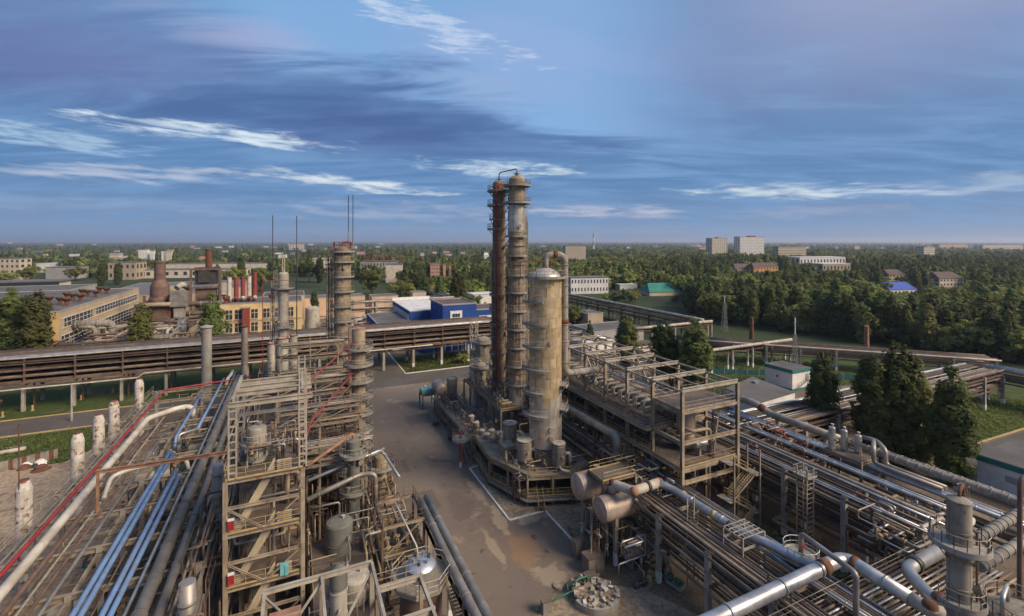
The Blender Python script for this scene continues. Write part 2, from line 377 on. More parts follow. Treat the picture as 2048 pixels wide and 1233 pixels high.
def add_cracks(name):
    m = MAT[name]; t = NT(m.node_tree); b = t.n['Principled BSDF']; src = b.inputs['Base Color'].links[0].from_socket
    pos = t.new('ShaderNodeNewGeometry').outputs['Position']
    warp = t.new('ShaderNodeTexNoise'); warp.inputs['Scale'].default_value = .35; warp.inputs['Detail'].default_value = 4; t.l.new(pos, warp.inputs['Vector'])
    wv = t.vec('ADD', pos, t.vec('MULTIPLY', warp.outputs['Color'], (3.5, 3.5, 0)).outputs[0]).outputs[0]
    vo = t.new('ShaderNodeTexVoronoi', feature='DISTANCE_TO_EDGE'); vo.inputs['Scale'].default_value = .14; t.l.new(wv, vo.inputs['Vector'])
    col = t.mix(t.math('MULTIPLY', t.smooth(vo.outputs[0], .0, .007, .5, 0.0), t.smooth(t.noise(pos, .09, 3), .45, .6)), src, (.045, .035, .028))                       # cracks
    vc = t.new('ShaderNodeTexVoronoi', feature='F1', distance='CHEBYCHEV'); vc.inputs['Scale'].default_value = .11; vc.inputs['Randomness'].default_value = .9; t.l.new(pos, vc.inputs['Vector'])
    sp = t.new('ShaderNodeSeparateColor'); t.l.new(vc.outputs['Color'], sp.inputs[0])
    col = t.mix(t.math('MULTIPLY', t.smooth(sp.outputs[0], .70, .72), t.smooth(vc.outputs[0], .30, .31, .55, 0.0)), col, (.095, .078, .064))   # repair patches
    col = t.mix(t.smooth(t.noise(t.vec('ADD', pos, (91, 7, 0)).outputs[0], .42, 5, .6), .66, .72, 0.0, .8), col, (.055, .045, .038))             # oil spots
    wk = t.noise(t.vec('MULTIPLY', wv, (.9, .05, 1)).outputs[0], 1.0, 4, .6)
    col = t.mix(t.smooth(wk, .58, .72, 0.0, .5), col, (.30, .235, .165))                                     # dusty wheel tracks
    def stain(col, c, rx, ry, colr, amt, nz=1.2):
        d = t.vec('MULTIPLY', t.vec('SUBTRACT', pos, (c.x, c.y, 0)).outputs[0], (1 / rx, 1 / ry, 0)).outputs[0]
        q = t.math('SUBTRACT', 1.0, t.vec('LENGTH', d).outputs['Value']); q = t.math('ADD', q, t.math('MULTIPLY', t.math('SUBTRACT', t.noise(pos, .45, 6, .65), .5), nz * 2))
        return t.mix(t.smooth(q, .1, .45, 0.0, amt), col, colr)
    if name == 'asphalt':
        for (u, v, rx, ry, cc, am) in ((1050, 1100, 2.6, 5.0, (.25, .155, .088), .8), (985, 1090, .8, 6.0, (.36, .28, .19), .6), (1000, 1040, 1.2, 4.0, (.36, .28, .19), .7), (955, 985, .9, 6.0, (.34, .265, .18), .6), (1060, 1040, 2.5, 1.2, (.38, .30, .20), .7), (860, 800, 3.0, 9.0, (.30, .25, .20), .45), (800, 770, 6.0, 4.0, (.27, .22, .17), .5), (920, 1010, 2.6, 7.0, (.10, .08, .066), .5), (880, 920, 3.0, 8.0, (.115, .092, .075), .5), (1100, 1150, 2.5, 2.5, (.34, .27, .19), .6)):
            col = stain(col, P(u, v), rx, ry, cc, am)
    t.put(b.inputs['Base Color'], col)
add_cracks('asphalt'); add_cracks('asphalt_grey')
def sheet(name, poly, z, m):
    return structure(name, MB().add([(p[0], p[1], z) for p in poly], [tuple(range(len(poly)))]), m)
def rect(x0, x1, y0, y1): return [(x0, y0), (x1, y0), (x1, y1), (x0, y1)]
S = 60000
gm = MB(); N = 24                       # one sheet out to the horizon
sheet('ground', [(-S, -S), (S, -S), (S, S), (-S, S)], -0.03, 'far_ground')
sheet('plant_yard', [(-150, -20), (175, -20), (165, 60), (130, 130), (120, 320), (-150, 320)], 0.0, 'yard')
sheet('sandy_ground', [(-120, 20), (-19, 20), (-21, 112), (-30, 118), (-120, 120)], 0.012, 'sand')
KP = [P(*k) for k in ((850, 772), (924, 869), (937, 903), (961, 931), (939, 938), (1019, 1042), (1090, 1023), (1158, 1096), (1186, 1126), (1160, 1150), (1090, 1190), (1060, 1233), (1050, 1330))]
sheet('main_road', [(13.2, -20), (13.2, 74), (12.5, 78), (12.5, 131), (34.5, 131)] + [(p.x, p.y) for p in KP[1:]] + [(KP[-1].x, -20)], 0.016, 'asphalt')
sheet('cross_road', rect(-150, 90, 131, 141.5), 0.012, 'asphalt_grey')
sheet('side_road', rect(21, 29, 141.5, 230), 0.016, 'asphalt_grey')
sheet('lawn', [(-120, 113), (-38, 111), (-34, 118), (-36, 129.6), (-120, 129.6)], 0.024, 'lawn')
sheet('lawn', rect(-120, -8, 142.2, 172), 0.02, 'lawn')
sheet('lawn', rect(30.5, 66, 142.2, 163), 0.02, 'lawn')
sheet('lawn', [(99, 88), (119, 88), (136, 80), (170, 70), (168, 118), (110, 128)], 0.02, 'lawn')
sheet('lawn', [(108, 46.5), (180, 44), (180, 62), (108, 60)], 0.02, 'lawn')
sheet('lawn', rect(-3, 19.5, 142.2, 170), 0.02, 'lawn')
sheet('gate_road', [(104, 38), (180, 35.5), (180, 43.2), (104, 45.6)], 0.016, 'asphalt_grey')
sheet('concrete_pad', [P(1085, 1205)[:2], P(1180, 1165)[:2], P(1290, 1180)[:2], P(1400, 1233)[:2], P(1400, 1330)[:2], P(1050, 1330)[:2]], 0.02, 'slab')
sheet('concrete_pad', [P(941, 934)[:2], P(1020, 1039)[:2], P(1089, 1020)[:2], P(1160, 1094)[:2], P(1260, 1060)[:2], P(1150, 930)[:2], P(985, 880)[:2]], 0.02, 'slab')
def tufts(label, poly, n, seed):
    g = random.Random(seed); b = MB(); xs = [p[0] for p in poly]; ys = [p[1] for p in poly]; k = 0
    def inside(x, y):
        c = False; j = len(poly) - 1
        for i in range(len(poly)):
            if (poly[i][1] > y) != (poly[j][1] > y) and x < (poly[j][0] - poly[i][0]) * (y - poly[i][1]) / (poly[j][1] - poly[i][1]) + poly[i][0]: c = not c
            j = i
        return c
    while k < n:
        x, y = g.uniform(min(xs), max(xs)), g.uniform(min(ys), max(ys)); k += 1
        if not inside(x, y): continue
        for q in range(4):
            a = g.uniform(0, 6.28); h = g.uniform(.12, .5); w = g.uniform(.1, .3); dx, dy = math.cos(a) * w, math.sin(a) * w
            b.add([(x - dy, y + dx, .02), (x + dy, y - dx, .02), (x + dx * .8, y + dy * .8, h)], [(0, 1, 2)])
    tag(link('grass', b.mesh('leaf_broad')), label, 'grass', kind='stuff')
def kerb(name, label, pts, w, h, m, closed=False):
    b = MB(); t = thing(name, label, 'kerb', pts[0])
    for a, c in zip(pts, pts[1:]):
        L = (c - a).length; k = max(1, int(L / 3.0))
        for i in range(k):
            p, q = a.lerp(c, i / k), a.lerp(c, (i + .985) / k)
            bar('kerb_stone', m, t, p + V3(0, 0, h / 2 + .01), q + V3(0, 0, h / 2 + .01), w, h)
    return t
kerb('road_kerb', 'white painted kerb zigzagging along the road below the column unit', KP[:9], .26, .16, 'white_paint')
kerb('road_kerb', 'yellow kerb on the near side of the road behind the lawn', [V3(-120, 130.3, 0), V3(-34, 130.3, 0)], .3, .18, 'rail_yellow')
kerb('road_kerb', 'yellow kerb on the far side of the road under the left pipe rack', [V3(-120, 141.9, 0), V3(-8, 141.9, 0)], .3, .18, 'rail_yellow')
kerb('road_kerb', 'pale kerb round the lawn in front of the blue building', [V3(30.2, 200, 0), V3(30.2, 142, 0), V3(66, 142, 0)], .3, .18, 'white_paint')
kerb('road_kerb', 'yellow kerb along the lawn at the right edge', [V3(108, 46.1, 0), V3(180, 43.6, 0)], .3, .18, 'rail_yellow')

# ------------------------------------------------------------------ trees
def leaf_mat(name, c1, c2, c3):
    m = bpy.data.materials.new(name); m.use_nodes = True; t = NT(m.node_tree); b = t.n['Principled BSDF']
    pos = t.new('ShaderNodeNewGeometry').outputs['Position']; oi = t.new('ShaderNodeObjectInfo')
    col = t.mix(t.smooth(t.noise(pos, .45, 4, .6), .35, .65), c1, c2)
    col = t.mix(t.smooth(t.noise(pos, 2.2, 2, .6), .45, .75), col, c3)
    hs = t.new('ShaderNodeHueSaturation'); t.put(hs.inputs['Color'], col)
    t.put(hs.inputs['Hue'], t.math('MULTIPLY_ADD', oi.outputs['Random'], .075, .445))
    r2 = t.math('FRACT', t.math('MULTIPLY', oi.outputs['Random'], 17.3))
    t.put(hs.inputs['Value'], t.math('MULTIPLY_ADD', r2, 1.15, .5))
    t.put(b.inputs['Base Color'], hs.outputs[0]); b.inputs['Roughness'].default_value = .7; b.inputs['Specular IOR Level'].default_value = .2
    tr = t.new('ShaderNodeBsdfTranslucent'); t.put(tr.inputs[0], hs.outputs[0])
    mx = t.new('ShaderNodeMixShader'); mx.inputs[0].default_value = .32
    t.l.new(b.outputs[0], mx.inputs[1]); t.l.new(tr.outputs[0], mx.inputs[2]); t.l.new(mx.outputs[0], t.n['Material Output'].inputs[0])
    MAT[name] = m
leaf_mat('leaf_poplar', (.074, .105, .029), (.10, .132, .038), (.135, .165, .05))
leaf_mat('leaf_broad', (.128, .165, .038), (.17, .205, .05), (.215, .245, .075))
mat('bark', (.10, .085, .065), (.06, .05, .04), scale=2.0)

def crown_pts(kind, g):
    """clump centres and radii of a crown of unit height"""
    out = []
    if kind == 'poplar':
        lead = [(V3(0, 0, 0), .985, .075)] + [(V3(g.uniform(.03, .055) * math.cos(k * .9 + g.uniform(-.3, .3)), g.uniform(.03, .055) * math.sin(k * .9 + g.uniform(-.3, .3)), 0), g.uniform(.74, .965), g.uniform(.048, .066)) for k in range(7)]
        for i in range(260):        # upright leaders, each a narrow plume
            o_, zt, w = lead[i % len(lead)]; z = g.uniform(.05, zt); f = (z - .05) / (zt - .05)
            rad = w * max(0.0, 1 - abs(f - .42) ** 2.2 / (.58 ** 2.2 if f > .42 else .5 ** 2.2)) ** .6
            a = g.uniform(0, 6.283); q = rad * math.sqrt(g.uniform(.3, 1.0)); sp = .55 + .45 * min(1.0, z / .3)
            out.append((V3(o_.x * sp + q * math.cos(a), o_.y * sp + q * math.sin(a), z * .965), g.uniform(.020, .034)))
    else:
        lobes = [(V3(g.uniform(-.26, .26), g.uniform(-.26, .26), g.uniform(.42, .76)), g.uniform(.17, .28)) for _ in range(8)] + [(V3(0, 0, .62), .32)]
        for i in range(110):
            c, r = g.choice(lobes); d = V3(g.gauss(0, 1), g.gauss(0, 1), g.gauss(.25, 1)).normalized()
            p = c + d * r * g.uniform(.72, 1.02)
            p.z = max(.16, p.z)
            out.append((p, g.uniform(.05, .085)))
    return out
def crown_mesh(kind, n, leaf, seed, core=True):
    """unit-height crown of n leaf sprays"""
    g = random.Random(seed); cl = crown_pts(kind, g); b = MB(); top = max(c.z + r for c, r in cl)
    for i in range(n):
        c, r = cl[i % len(cl)]; d = V3(g.gauss(0, 1), g.gauss(0, 1), g.gauss(0, 1)).normalized()
        p = c + V3(d.x, d.y, d.z * (1.7 if kind == 'poplar' else 1.0)) * r * g.uniform(.5, 1.12)
        rad_ = V3(p.x, p.y, (p.z - .5) * (.1 if kind == 'poplar' else 1.0)); nrm = (rad_.normalized() * .9 + d * .8 + V3(0, 0, .3) + V3(g.gauss(0, .5), g.gauss(0, .5), g.gauss(0, .5))).normalized()
        x = nrm.orthogonal().normalized(); x.rotate(Matrix.Rotation(g.uniform(0, 6.28), 3, nrm)); y = nrm.cross(x)
        s = leaf * g.uniform(.6, 1.3); w = s * g.uniform(.5, .8)
        b.add([tuple(p - x * w * .5), tuple(p + y * s * .35 - x * w * .1), tuple(p + x * w * .6 + nrm * s * .12), tuple(p - y * s * .5 + x * w * .1)], [(0, 3, 2, 1)])
    if core:    # solid leaf-coloured lumps that close up the inside of the crown
        for c, r in cl[::2]:
            q = V3(c.x * .86, c.y * .86, c.z); rr = r * .8; vs = []; g2 = random.Random(int(c.x * 1e6))
            for d in ((1, 0, 0), (-1, 0, 0), (0, 1, 0), (0, -1, 0), (0, 0, 1), (0, 0, -1)): vs.append(tuple(q + Vector(d) * rr * g2.uniform(.7, 1.2)))
            b.add(vs, [(0, 2, 4), (2, 1, 4), (1, 3, 4), (3, 0, 4), (2, 0, 5), (1, 2, 5), (3, 1, 5), (0, 3, 5)])
    return b
def trunk_mesh(kind, seed):
    g = random.Random(seed); b = MB()
    if kind == 'poplar':
        b.tube([(0, 0, -.01), (.004, 0, .3), (0, .004, .6), (0, 0, .93)], [.020, .015, .009, .002], 7)
        for i in range(14):
            z = .1 + i * .055; a = i * 2.4; q = .085 * (1 - z * .6)
            b.tube([(0, 0, z), (q * .5 * math.cos(a), q * .5 * math.sin(a), z + .05), (q * math.cos(a), q * math.sin(a), z + .13)], [.006, .004, .0015], 4)
    else:
        b.tube([(0, 0, -.01), (.01, 0, .15), (0, .01, .34), (0, 0, .6)], [.030, .023, .017, .008], 7)
        for i in range(9):
            z = .2 + i * .035; a = i * 2.4; q = g.uniform(.2, .33)
            b.tube([(0, 0, z), (q * .5 * math.cos(a), q * .5 * math.sin(a), z + .12), (q * math.cos(a), q * math.sin(a), z + .24)], [.012, .008, .003], 5)
    return b
TRUNK = {k: trunk_mesh(k, 3).mesh('bark', 'trunk') for k in ('poplar', 'broadleaf')}
LM = {'poplar': 'leaf_poplar', 'broadleaf': 'leaf_broad'}
CROWN = {(k, lod): [crown_mesh(k, n, lf, 31 * i + len(k) + lod).mesh(LM[k], 'crown') for i in range(c)]
         for k, lod, n, lf, c in (('poplar', 2, 17000, .022, 4), ('poplar', 1, 2300, .044, 4), ('poplar', 0, 330, .10, 3),
                                  ('broadleaf', 2, 9000, .036, 2), ('broadleaf', 1, 1900, .075, 6), ('broadleaf', 0, 420, .15, 4))}
def tree(kind, p, h, lod, label, wide=1.0, group=None, name=None):
    g = rnd; rz = g.uniform(0, 6.28); hs = h * wide
    M = Matrix.Translation(p) @ Matrix.Rotation(rz, 4, 'Z') @ Matrix.Diagonal((hs, hs * g.uniform(.92, 1.08), h, 1))
    t = link(name or (kind + '_tree'), None, M); tag(t, label, 'tree', group)
    for nm, me in (('trunk', TRUNK[kind]), ('crown', g.choice(CROWN[(kind, lod)]))):
        o = bpy.data.objects.new(nm, me); COL.objects.link(o); o.parent = t; WM[o] = M
    return t
NEAR = [  # u, base v, top v, width factor, label
    (1646, 898, 688, 1.45, 'slim poplar left of the three-poplar clump behind the bright pipes'),
    (1748, 925, 702, 1.55, 'leftmost poplar of the dense clump right of the bright pipes'),
    (1792, 930, 680, 1.6, 'tallest poplar in the middle of the dense clump'),
    (1832, 935, 716, 1.55, 'right-hand poplar of the dense clump, beside the tank house'),
    (1905, 968, 728, 1.5, 'lone poplar in front of the white house with the teal band'),
    (1254, 735, 622, 2.1, 'broad poplar standing behind the far end of the open steel frame'),
    (1332, 772, 640, 2.1, 'poplar beside the open steel frame, left of a close pair'),
    (1391, 782, 634, 2.1, 'poplar beside the open steel frame, right of a close pair'),
    (22, 748, 572, 1.6, 'bushy poplar at the left edge in front of the ochre hall'),
    (74, 752, 574, 1.55, 'poplar at the corner of the ochre window hall'),
    (282, 742, 604, 1.65, 'slim poplar in front of the brown furnace stack'),
    (425, 738, 584, 1.6, 'poplar at the corner of the yellow office block'),
    (1180, 700, 640, 1.2, 'small dark tree behind the beams of the open steel frame'),
    (630, 650, 580, 1.2, 'small poplar between the two ringed columns')]
for (u, vb, vt, w, lb) in NEAR:
    p = P(u, vb); z = (p.xy.dot(FWD.xy)); tree('poplar', p, (vb - vt) * z / FPX, 2, lb, w)
for (u, vb, vt, w, lb) in ((1146, 660, 610, 1.2, 'bright green tree just right of the great column'), (938, 640, 586, 1.3, 'round tree right behind the blue building'),
                           (745, 592, 528, 1.4, 'big round tree in front of the white ribbed office block')):
    p = P(u, vb); z = (p.xy.dot(FWD.xy)); tree('broadleaf', p, (vb - vt) * z / FPX, 2, lb, w)

tufts('rough grass tufts on the left lawn', [(-90, 113), (-38, 111), (-34, 118), (-36, 129), (-90, 129)], 2600, 1); tufts('rough grass tufts on the right edge lawn', [(108, 46.5), (165, 45), (165, 60), (108, 60)], 2400, 2)
tufts('rough grass tufts on the lawn by the white box house', [(99, 88), (119, 88), (136, 80), (160, 72), (150, 118), (110, 128)], 3000, 3); tufts('weeds in the dirt below the brown pipe street', [(47, 26), (60, 26), (60, 46), (47, 45)], 1400, 4); tufts('grass tufts in front of the blue building', [(31, 143), (66, 143), (66, 160), (31, 160)], 1500, 5)
for (kind, u, vb, vt, w, lb) in (('poplar', 203, 572, 520, 1.5, 'poplar in front of the brown warehouse, left one'), ('poplar', 236, 570, 522, 1.5, 'poplar in front of the brown warehouse, right one'), ('poplar', 434, 578, 528, 1.4, 'poplar behind the red and cream roof chimneys, left one'),
        ('broadleaf', 462, 582, 532, 1.2, 'round tree behind the red and cream roof chimneys'), ('poplar', 482, 578, 506, 1.2, 'tall poplar behind the red and cream roof chimneys'), ('broadleaf', 520, 584, 536, 1.3, 'round tree left of the slim domed column'),
        ('broadleaf', 62, 566, 530, 1.5, 'round tree behind the grey-roofed annex'), ('broadleaf', 150, 562, 532, 1.5, 'round tree beside the low grey hall'), ('broadleaf', 12, 572, 540, 1.4, 'round tree in front of the left edge block'), ('broadleaf', 620, 566, 520, 1.3, 'round tree left of the tall tan column'),
        ('poplar', 640, 566, 512, 1.5, 'poplar hard left of the tall tan column'), ('broadleaf', 800, 600, 560, 1.4, 'round tree behind the blue hall, left one'), ('broadleaf', 826, 604, 558, 1.4, 'round tree behind the blue hall, right one'), ('poplar', 850, 612, 548, 1.6, 'poplar behind the blue office, left one'),
        ('poplar', 880, 616, 546, 1.6, 'poplar behind the blue office, middle one'), ('poplar', 915, 626, 540, 1.7, 'big poplar behind the blue office, right one')):
    p = P(u, vb); z = (p.xy.dot(FWD.xy)); tree(kind, p, (vb - vt) * z / FPX, 2, lb, w)
# ------------------------------------------------------------------ buildings of the town (kept clear of trees below)
def wallmat(nm, c): mat(nm, c, tuple(x * .8 for x in c), scale=.25, streak=.15, rough=.9)
for nm, c in (('wall_beige', (.52, .43, .31)), ('wall_cream', (.60, .52, .40)), ('wall_white', (.72, .69, .64)), ('wall_ochre', (.55, .38, .17)), ('wall_yellow', (.64, .47, .23)), ('wall_hall', (.50, .385, .235)), ('wall_tan', (.40, .32, .22)),
              ('wall_pink', (.52, .30, .22)), ('wall_brick', (.26, .12, .08)), ('wall_grey', (.35, .33, .30)), ('wall_blue', (.012, .062, .26)), ('wall_orange', (.60, .30, .12)), ('wall_peach', (.60, .42, .27)),
              ('roof_white', (.66, .65, .62)), ('roof_blue', (.06, .12, .44)), ('roof_red', (.22, .035, .035)), ('roof_green', (.035, .22, .17)), ('roof_brown', (.12, .085, .07)), ('roof_grey', (.15, .145, .14))): wallmat(nm, c)
KEEP = []           # photo rectangles whose upper part must stay free of trees
ROT = R(0)
def block(label, x0, x1, y0, y1, h, wall, roof='asphalt_roof', name='building', z0=0.0, cat='building', parapet=.35, group=None):
    """axis-aligned block; returns the thing"""
    t = thing(name, label, cat, ((x0 + x1) / 2, (y0 + y1) / 2, 0), group)
    b = MB(); b.box(((x0 + x1) / 2, (y0 + y1) / 2, (z0 + h) / 2), (x1 - x0, y1 - y0, h - z0)); part('wall', b, wall, t)
    if parapet:
        cube('roof', roof, t, ((x0 + x1) / 2, (y0 + y1) / 2, h + .06), (x1 - x0 - .7, y1 - y0 - .7, .14))
        r = MB()
        for c, d in ((((x0 + x1) / 2, y0 + .1, h + parapet / 2), (x1 - x0 + .3, .36, parapet)), (((x0 + x1) / 2, y1 - .1, h + parapet / 2), (x1 - x0 + .3, .36, parapet)),
                     ((x0 + .1, (y0 + y1) / 2, h + parapet / 2), (.36, y1 - y0 - .5, parapet)), ((x1 - .1, (y0 + y1) / 2, h + parapet / 2), (.36, y1 - y0 - .5, parapet))):
            cube('parapet', 'wall_grey', t, c, d)
    return t
def wins(t, face, a0, a1, z0, z1, nx, nz, fx=.6, fz=.6, fixed=0.0, frame=None, m='glass', out=.05):
    """a grid of windows; face '-y' lies in y = fixed, '+x' in x = fixed"""
    for j in range(nz):
        for i in range(nx):
            a = a0 + (a1 - a0) * (i + .5) / nx; z = z0 + (z1 - z0) * (j + .5) / nz; w = (a1 - a0) / nx * fx; h = (z1 - z0) / nz * fz
            if face in ('-y', '+y'): c, d = (a, fixed, z), (w, 2 * out, h)
            else: c, d = (fixed, a, z), (2 * out, w, h)
            o = cube('window', m, t, c, d)
            if frame:
                s = -1 if face[0] == '-' else 1; e = out + .03
                for q, sz in ((0, (w, .12)), (1, (.12, h))):
                    cc = (a, fixed + s * e, z) if face[1] == 'y' else (fixed + s * e, a, z)
                    dd = ((sz[0], .05, sz[1]) if face[1] == 'y' else (.05, sz[0], sz[1]))
                    cube('mullion', frame, t, cc, dd)
def town(label, u0, u1, vt, vb, wall, roof='roof_grey', deep=14, nx=0, nz=0, gable=0.0, keep=.45, rot=None, group=None, name='town_house', top=None, cat='building'):
    """a far building whose front stands where the photo shows it"""
    pm = P((u0 + u1) / 2, vb); z = pm.xy.dot(FWD.xy); w = (u1 - u0) / FPX * z; h = (vb - vt) * z / FPX
    w = max(w * .93, 2.0); rz = -HEAD * (.55 if rot is None else rot); c = pm + FWD * (deep * .5)
    M = Matrix.Translation((c.x, c.y, 0)) @ Matrix.Rotation(rz, 4, 'Z')
    t = link(name, None, M); tag(t, label, cat, group)
    hw = h - (gable if gable else 0)
    def loc(nm, m, cc, dd): return link(nm, unit('cube', m), M @ Matrix.Translation((cc[0], cc[1], cc[2] - dd[2] / 2)) @ Matrix.Diagonal((*dd, 1)), t)
    loc('wall', wall, (0, 0, hw / 2), (w, deep, hw))
    if gable:
        b = MB(); e = .4
        b.add([(-w / 2 - e, -deep / 2 - e, hw), (w / 2 + e, -deep / 2 - e, hw), (w / 2 + e, deep / 2 + e, hw), (-w / 2 - e, deep / 2 + e, hw), (-w / 2 + deep * .15, 0, hw + gable), (w / 2 - deep * .15, 0, hw + gable)],
              [(0, 1, 5, 4), (2, 3, 4, 5), (3, 0, 4), (1, 2, 5), (3, 2, 1, 0)])
        part('roof', b, roof, t, M)
    else:
        loc('roof', roof, (0, 0, h + .15), (w + .5, deep + .5, .5))
        if top: loc('roof_house', top, (w * .1, 0, h + 1.6), (w * .25, deep * .5, 2.6))
    for j in range(nz):
        for i in range(nx):
            loc('window', 'glass', (-w / 2 + w * (i + .5) / nx, -deep / 2 - .02, hw * (j + .55) / nz), (w / nx * .38, .16, hw / nz * .42))
        if nx: 
            for s in (-1, 1):
                for i in range(max(1, int(nx * deep / w * .8))):
                    k = max(1, int(nx * deep / w * .8)); loc('window', 'glass', (s * (w / 2 + .02), -deep / 2 + deep * (i + .5) / k, hw * (j + .55) / nz), (.16, deep / k * .45, hw / nz * .5))
    KEEP.append((u0 - 3, u1 + 3, vt, vb, keep)); return t
town('cream sixteen-storey apartment tower with a curved front on the right skyline', 1419, 1456, 477, 514, 'wall_cream', deep=26, nx=8, nz=13, keep=.25, name='apartment_tower', top='wall_grey')
town('white apartment tower with a dark red roof band on the right skyline', 1473, 1532, 474, 514, 'wall_white', 'roof_red', deep=24, nx=12, nz=13, keep=.25, name='apartment_tower', top='roof_red')
town('beige nine-storey slab with rows of windows right of the tall twin columns', 1127, 1173, 492, 522, 'wall_beige', deep=16, nx=11, nz=8, keep=.2, name='apartment_slab')
town('long grey slab block beside the red-roofed tower', 1549, 1618, 494, 520, 'wall_beige', deep=16, nx=16, nz=5, name='apartment_slab')
town('pale office block with a mast standing alone on the far right', 1843, 1872, 494, 517, 'wall_cream', deep=18, nx=7, nz=5, name='office_block', top='wall_beige')
town('long white row of flats on the right horizon', 1950, 2060, 491, 500, 'wall_cream', 'roof_white', deep=40, nx=20, nz=3, name='apartment_row')
town('cream row of flats left of the long white row', 1868, 1944, 489, 497, 'wall_peach', deep=40, nx=12, nz=2, name='apartment_row')
town('white flat-roofed works hall below the skyline towers', 1585, 1700, 515, 532, 'wall_white', 'roof_white', deep=30, nx=14, nz=1, name='works_hall')
town('white long shed with a low roof among trees', 1635, 1705, 528, 545, 'wall_tan', 'roof_white', deep=25, nx=8, nz=1, name='works_hall')
town('ochre house with dark hipped roof among the trees', 1500, 1560, 526, 548, 'wall_orange', 'roof_brown', deep=14, nx=8, nz=2, gable=5, name='terrace_house')
town('beige house with dark hipped roof half hidden left of the ochre house', 1465, 1505, 528, 547, 'wall_tan', 'roof_brown', deep=14, nx=6, nz=2, gable=5, name='terrace_house')
town('house under a bright blue roof in the green belt', 1768, 1840, 566, 592, 'wall_white', 'roof_blue', deep=14, nx=7, nz=1, gable=5, keep=.4, name='blue_roofed_house')
town('four-storey beige house with brown hipped roof at the right', 1868, 1932, 545, 582, 'wall_cream', 'roof_brown', deep=14, nx=7, nz=3, gable=5, keep=.35, name='brick_house')
town('brown-roofed house left of the four-storey beige one', 1770, 1815, 540, 562, 'wall_tan', 'roof_brown', deep=14, nx=5, nz=2, gable=5, name='brick_house')
town('long shed with a green pitched roof in the trees', 1290, 1362, 568, 592, 'wall_beige', 'roof_green', deep=16, nx=0, nz=0, gable=6, keep=.25, name='green_roofed_shed')
town('unfinished white concrete frame building with open storeys behind the great column', 1133, 1218, 556, 588, 'wall_white', deep=16, nx=12, nz=2, keep=.15, name='office_building')
town('white tilted shed roof beside the unfinished building', 1235, 1275, 570, 580, 'wall_white', 'roof_white', deep=10, name='shed')
town('white gabled silo house left of mid-town, leftmost of four white blocks', 276, 292, 500, 520, 'wall_white', deep=12, keep=.2, name='white_block')
town('white block second of four in a row in the left town', 299, 306, 502, 520, 'wall_white', deep=8, keep=.2, name='white_block')
town('white block third of four in a row in the left town', 322, 328, 503, 522, 'wall_white', deep=8, keep=.2, name='white_block')
town('white block rightmost of four in a row in the left town', 330, 341, 503, 522, 'wall_cream', deep=8, keep=.2, name='white_block')
town('cream five-storey block at the left edge of the town', -20, 33, 518, 560, 'wall_beige', deep=16, nx=6, nz=4, keep=.2, name='apartment_block')
town('cream depot with many small windows in the left town', 218, 236, 507, 520, 'wall_cream', deep=14, nx=5, nz=2, name='depot')
town('brown warehouse behind two poplars', 214, 266, 526, 560, 'wall_tan', deep=20, nx=5, nz=2, keep=.4, name='warehouse')
town('long pale shed with a silver roof in the far left yard', 70, 118, 528, 545, 'wall_white', 'roof_white', deep=25, name='shed')
town('grey low hall below the long pale shed', 90, 150, 535, 558, 'wall_grey', 'roof_grey', deep=20, name='works_hall')
town('long low grey depot crossing behind the brown stacks', 270, 480, 540, 556, 'wall_cream', 'roof_grey', deep=24, nx=12, nz=1, name='depot_hall')
town('second low depot hall further back behind the stacks', 330, 530, 528, 538, 'wall_cream', 'roof_grey', deep=30, nx=0, nz=0, name='depot_hall')
town('orange-walled shop in the left town', 397, 417, 513, 520, 'wall_orange', 'roof_grey', deep=12, name='shop')
town('white block behind the thin lightning rods', 577, 606, 488, 500, 'wall_cream', deep=18, nx=5, nz=3, name='apartment_block')
town('cream office wing left of the ringed column', 622, 655, 516, 545, 'wall_cream', deep=20, nx=7, nz=3, name='office_block')
town('brick office block behind trees, left half', 857, 878, 528, 556, 'wall_pink', deep=16, nx=6, nz=4, keep=.3, name='brick_office')
town('brick gable end right of the brick office block', 884, 890, 530, 556, 'wall_pink', deep=10, nx=0, nz=0, name='brick_office')
town('narrow red brick house end between poplars', 896, 901, 532, 552, 'wall_pink', deep=10, name='brick_office')
town('white cottage right of the brick office', 967, 977, 506, 518, 'wall_white', 'roof_white', deep=10, gable=5, name='cottage')
for i in range(85):       # small far houses scattered through the town
    side = rnd.random()
    u = rnd.uniform(-10, 1000) if side < .62 else rnd.uniform(1060, 2040)
    v = 484.5 + 34 * rnd.random() ** 1.7
    if side >= .62: v = 485 + 16 * rnd.random()
    w = rnd.uniform(3, 11) * (1 + (v - 484) / 40); h = rnd.uniform(1.4, 3.0) * (1 + (v - 484) / 25)
    wc = rnd.choice(['wall_white', 'wall_cream', 'wall_white', 'wall_pink', 'wall_beige', 'wall_tan', 'wall_peach'])
    rc_ = rnd.choice(['roof_grey', 'roof_brown', 'roof_white', 'roof_grey']); gb = 2.5 if rnd.random() < .5 else 0
    spot = 'at the far left' if u < 220 else 'behind the brown stacks' if u < 430 else 'left of the tall tan column' if u < 660 else 'between the tan column and the twins' if u < 1000 else 'right of the great column' if u < 1400 else 'under the skyline towers' if u < 1650 else 'at the far right'
    town('small %s %s house %s, %s' % (wc[5:], 'gabled' if gb else 'flat', 'on the horizon' if v < 490 else 'in the far town' if v < 500 else 'in the nearer town', spot),
         u - w / 2, u + w / 2, v - h, v, wc, rc_, deep=12, gable=gb, keep=.5, group='small houses of the far town')

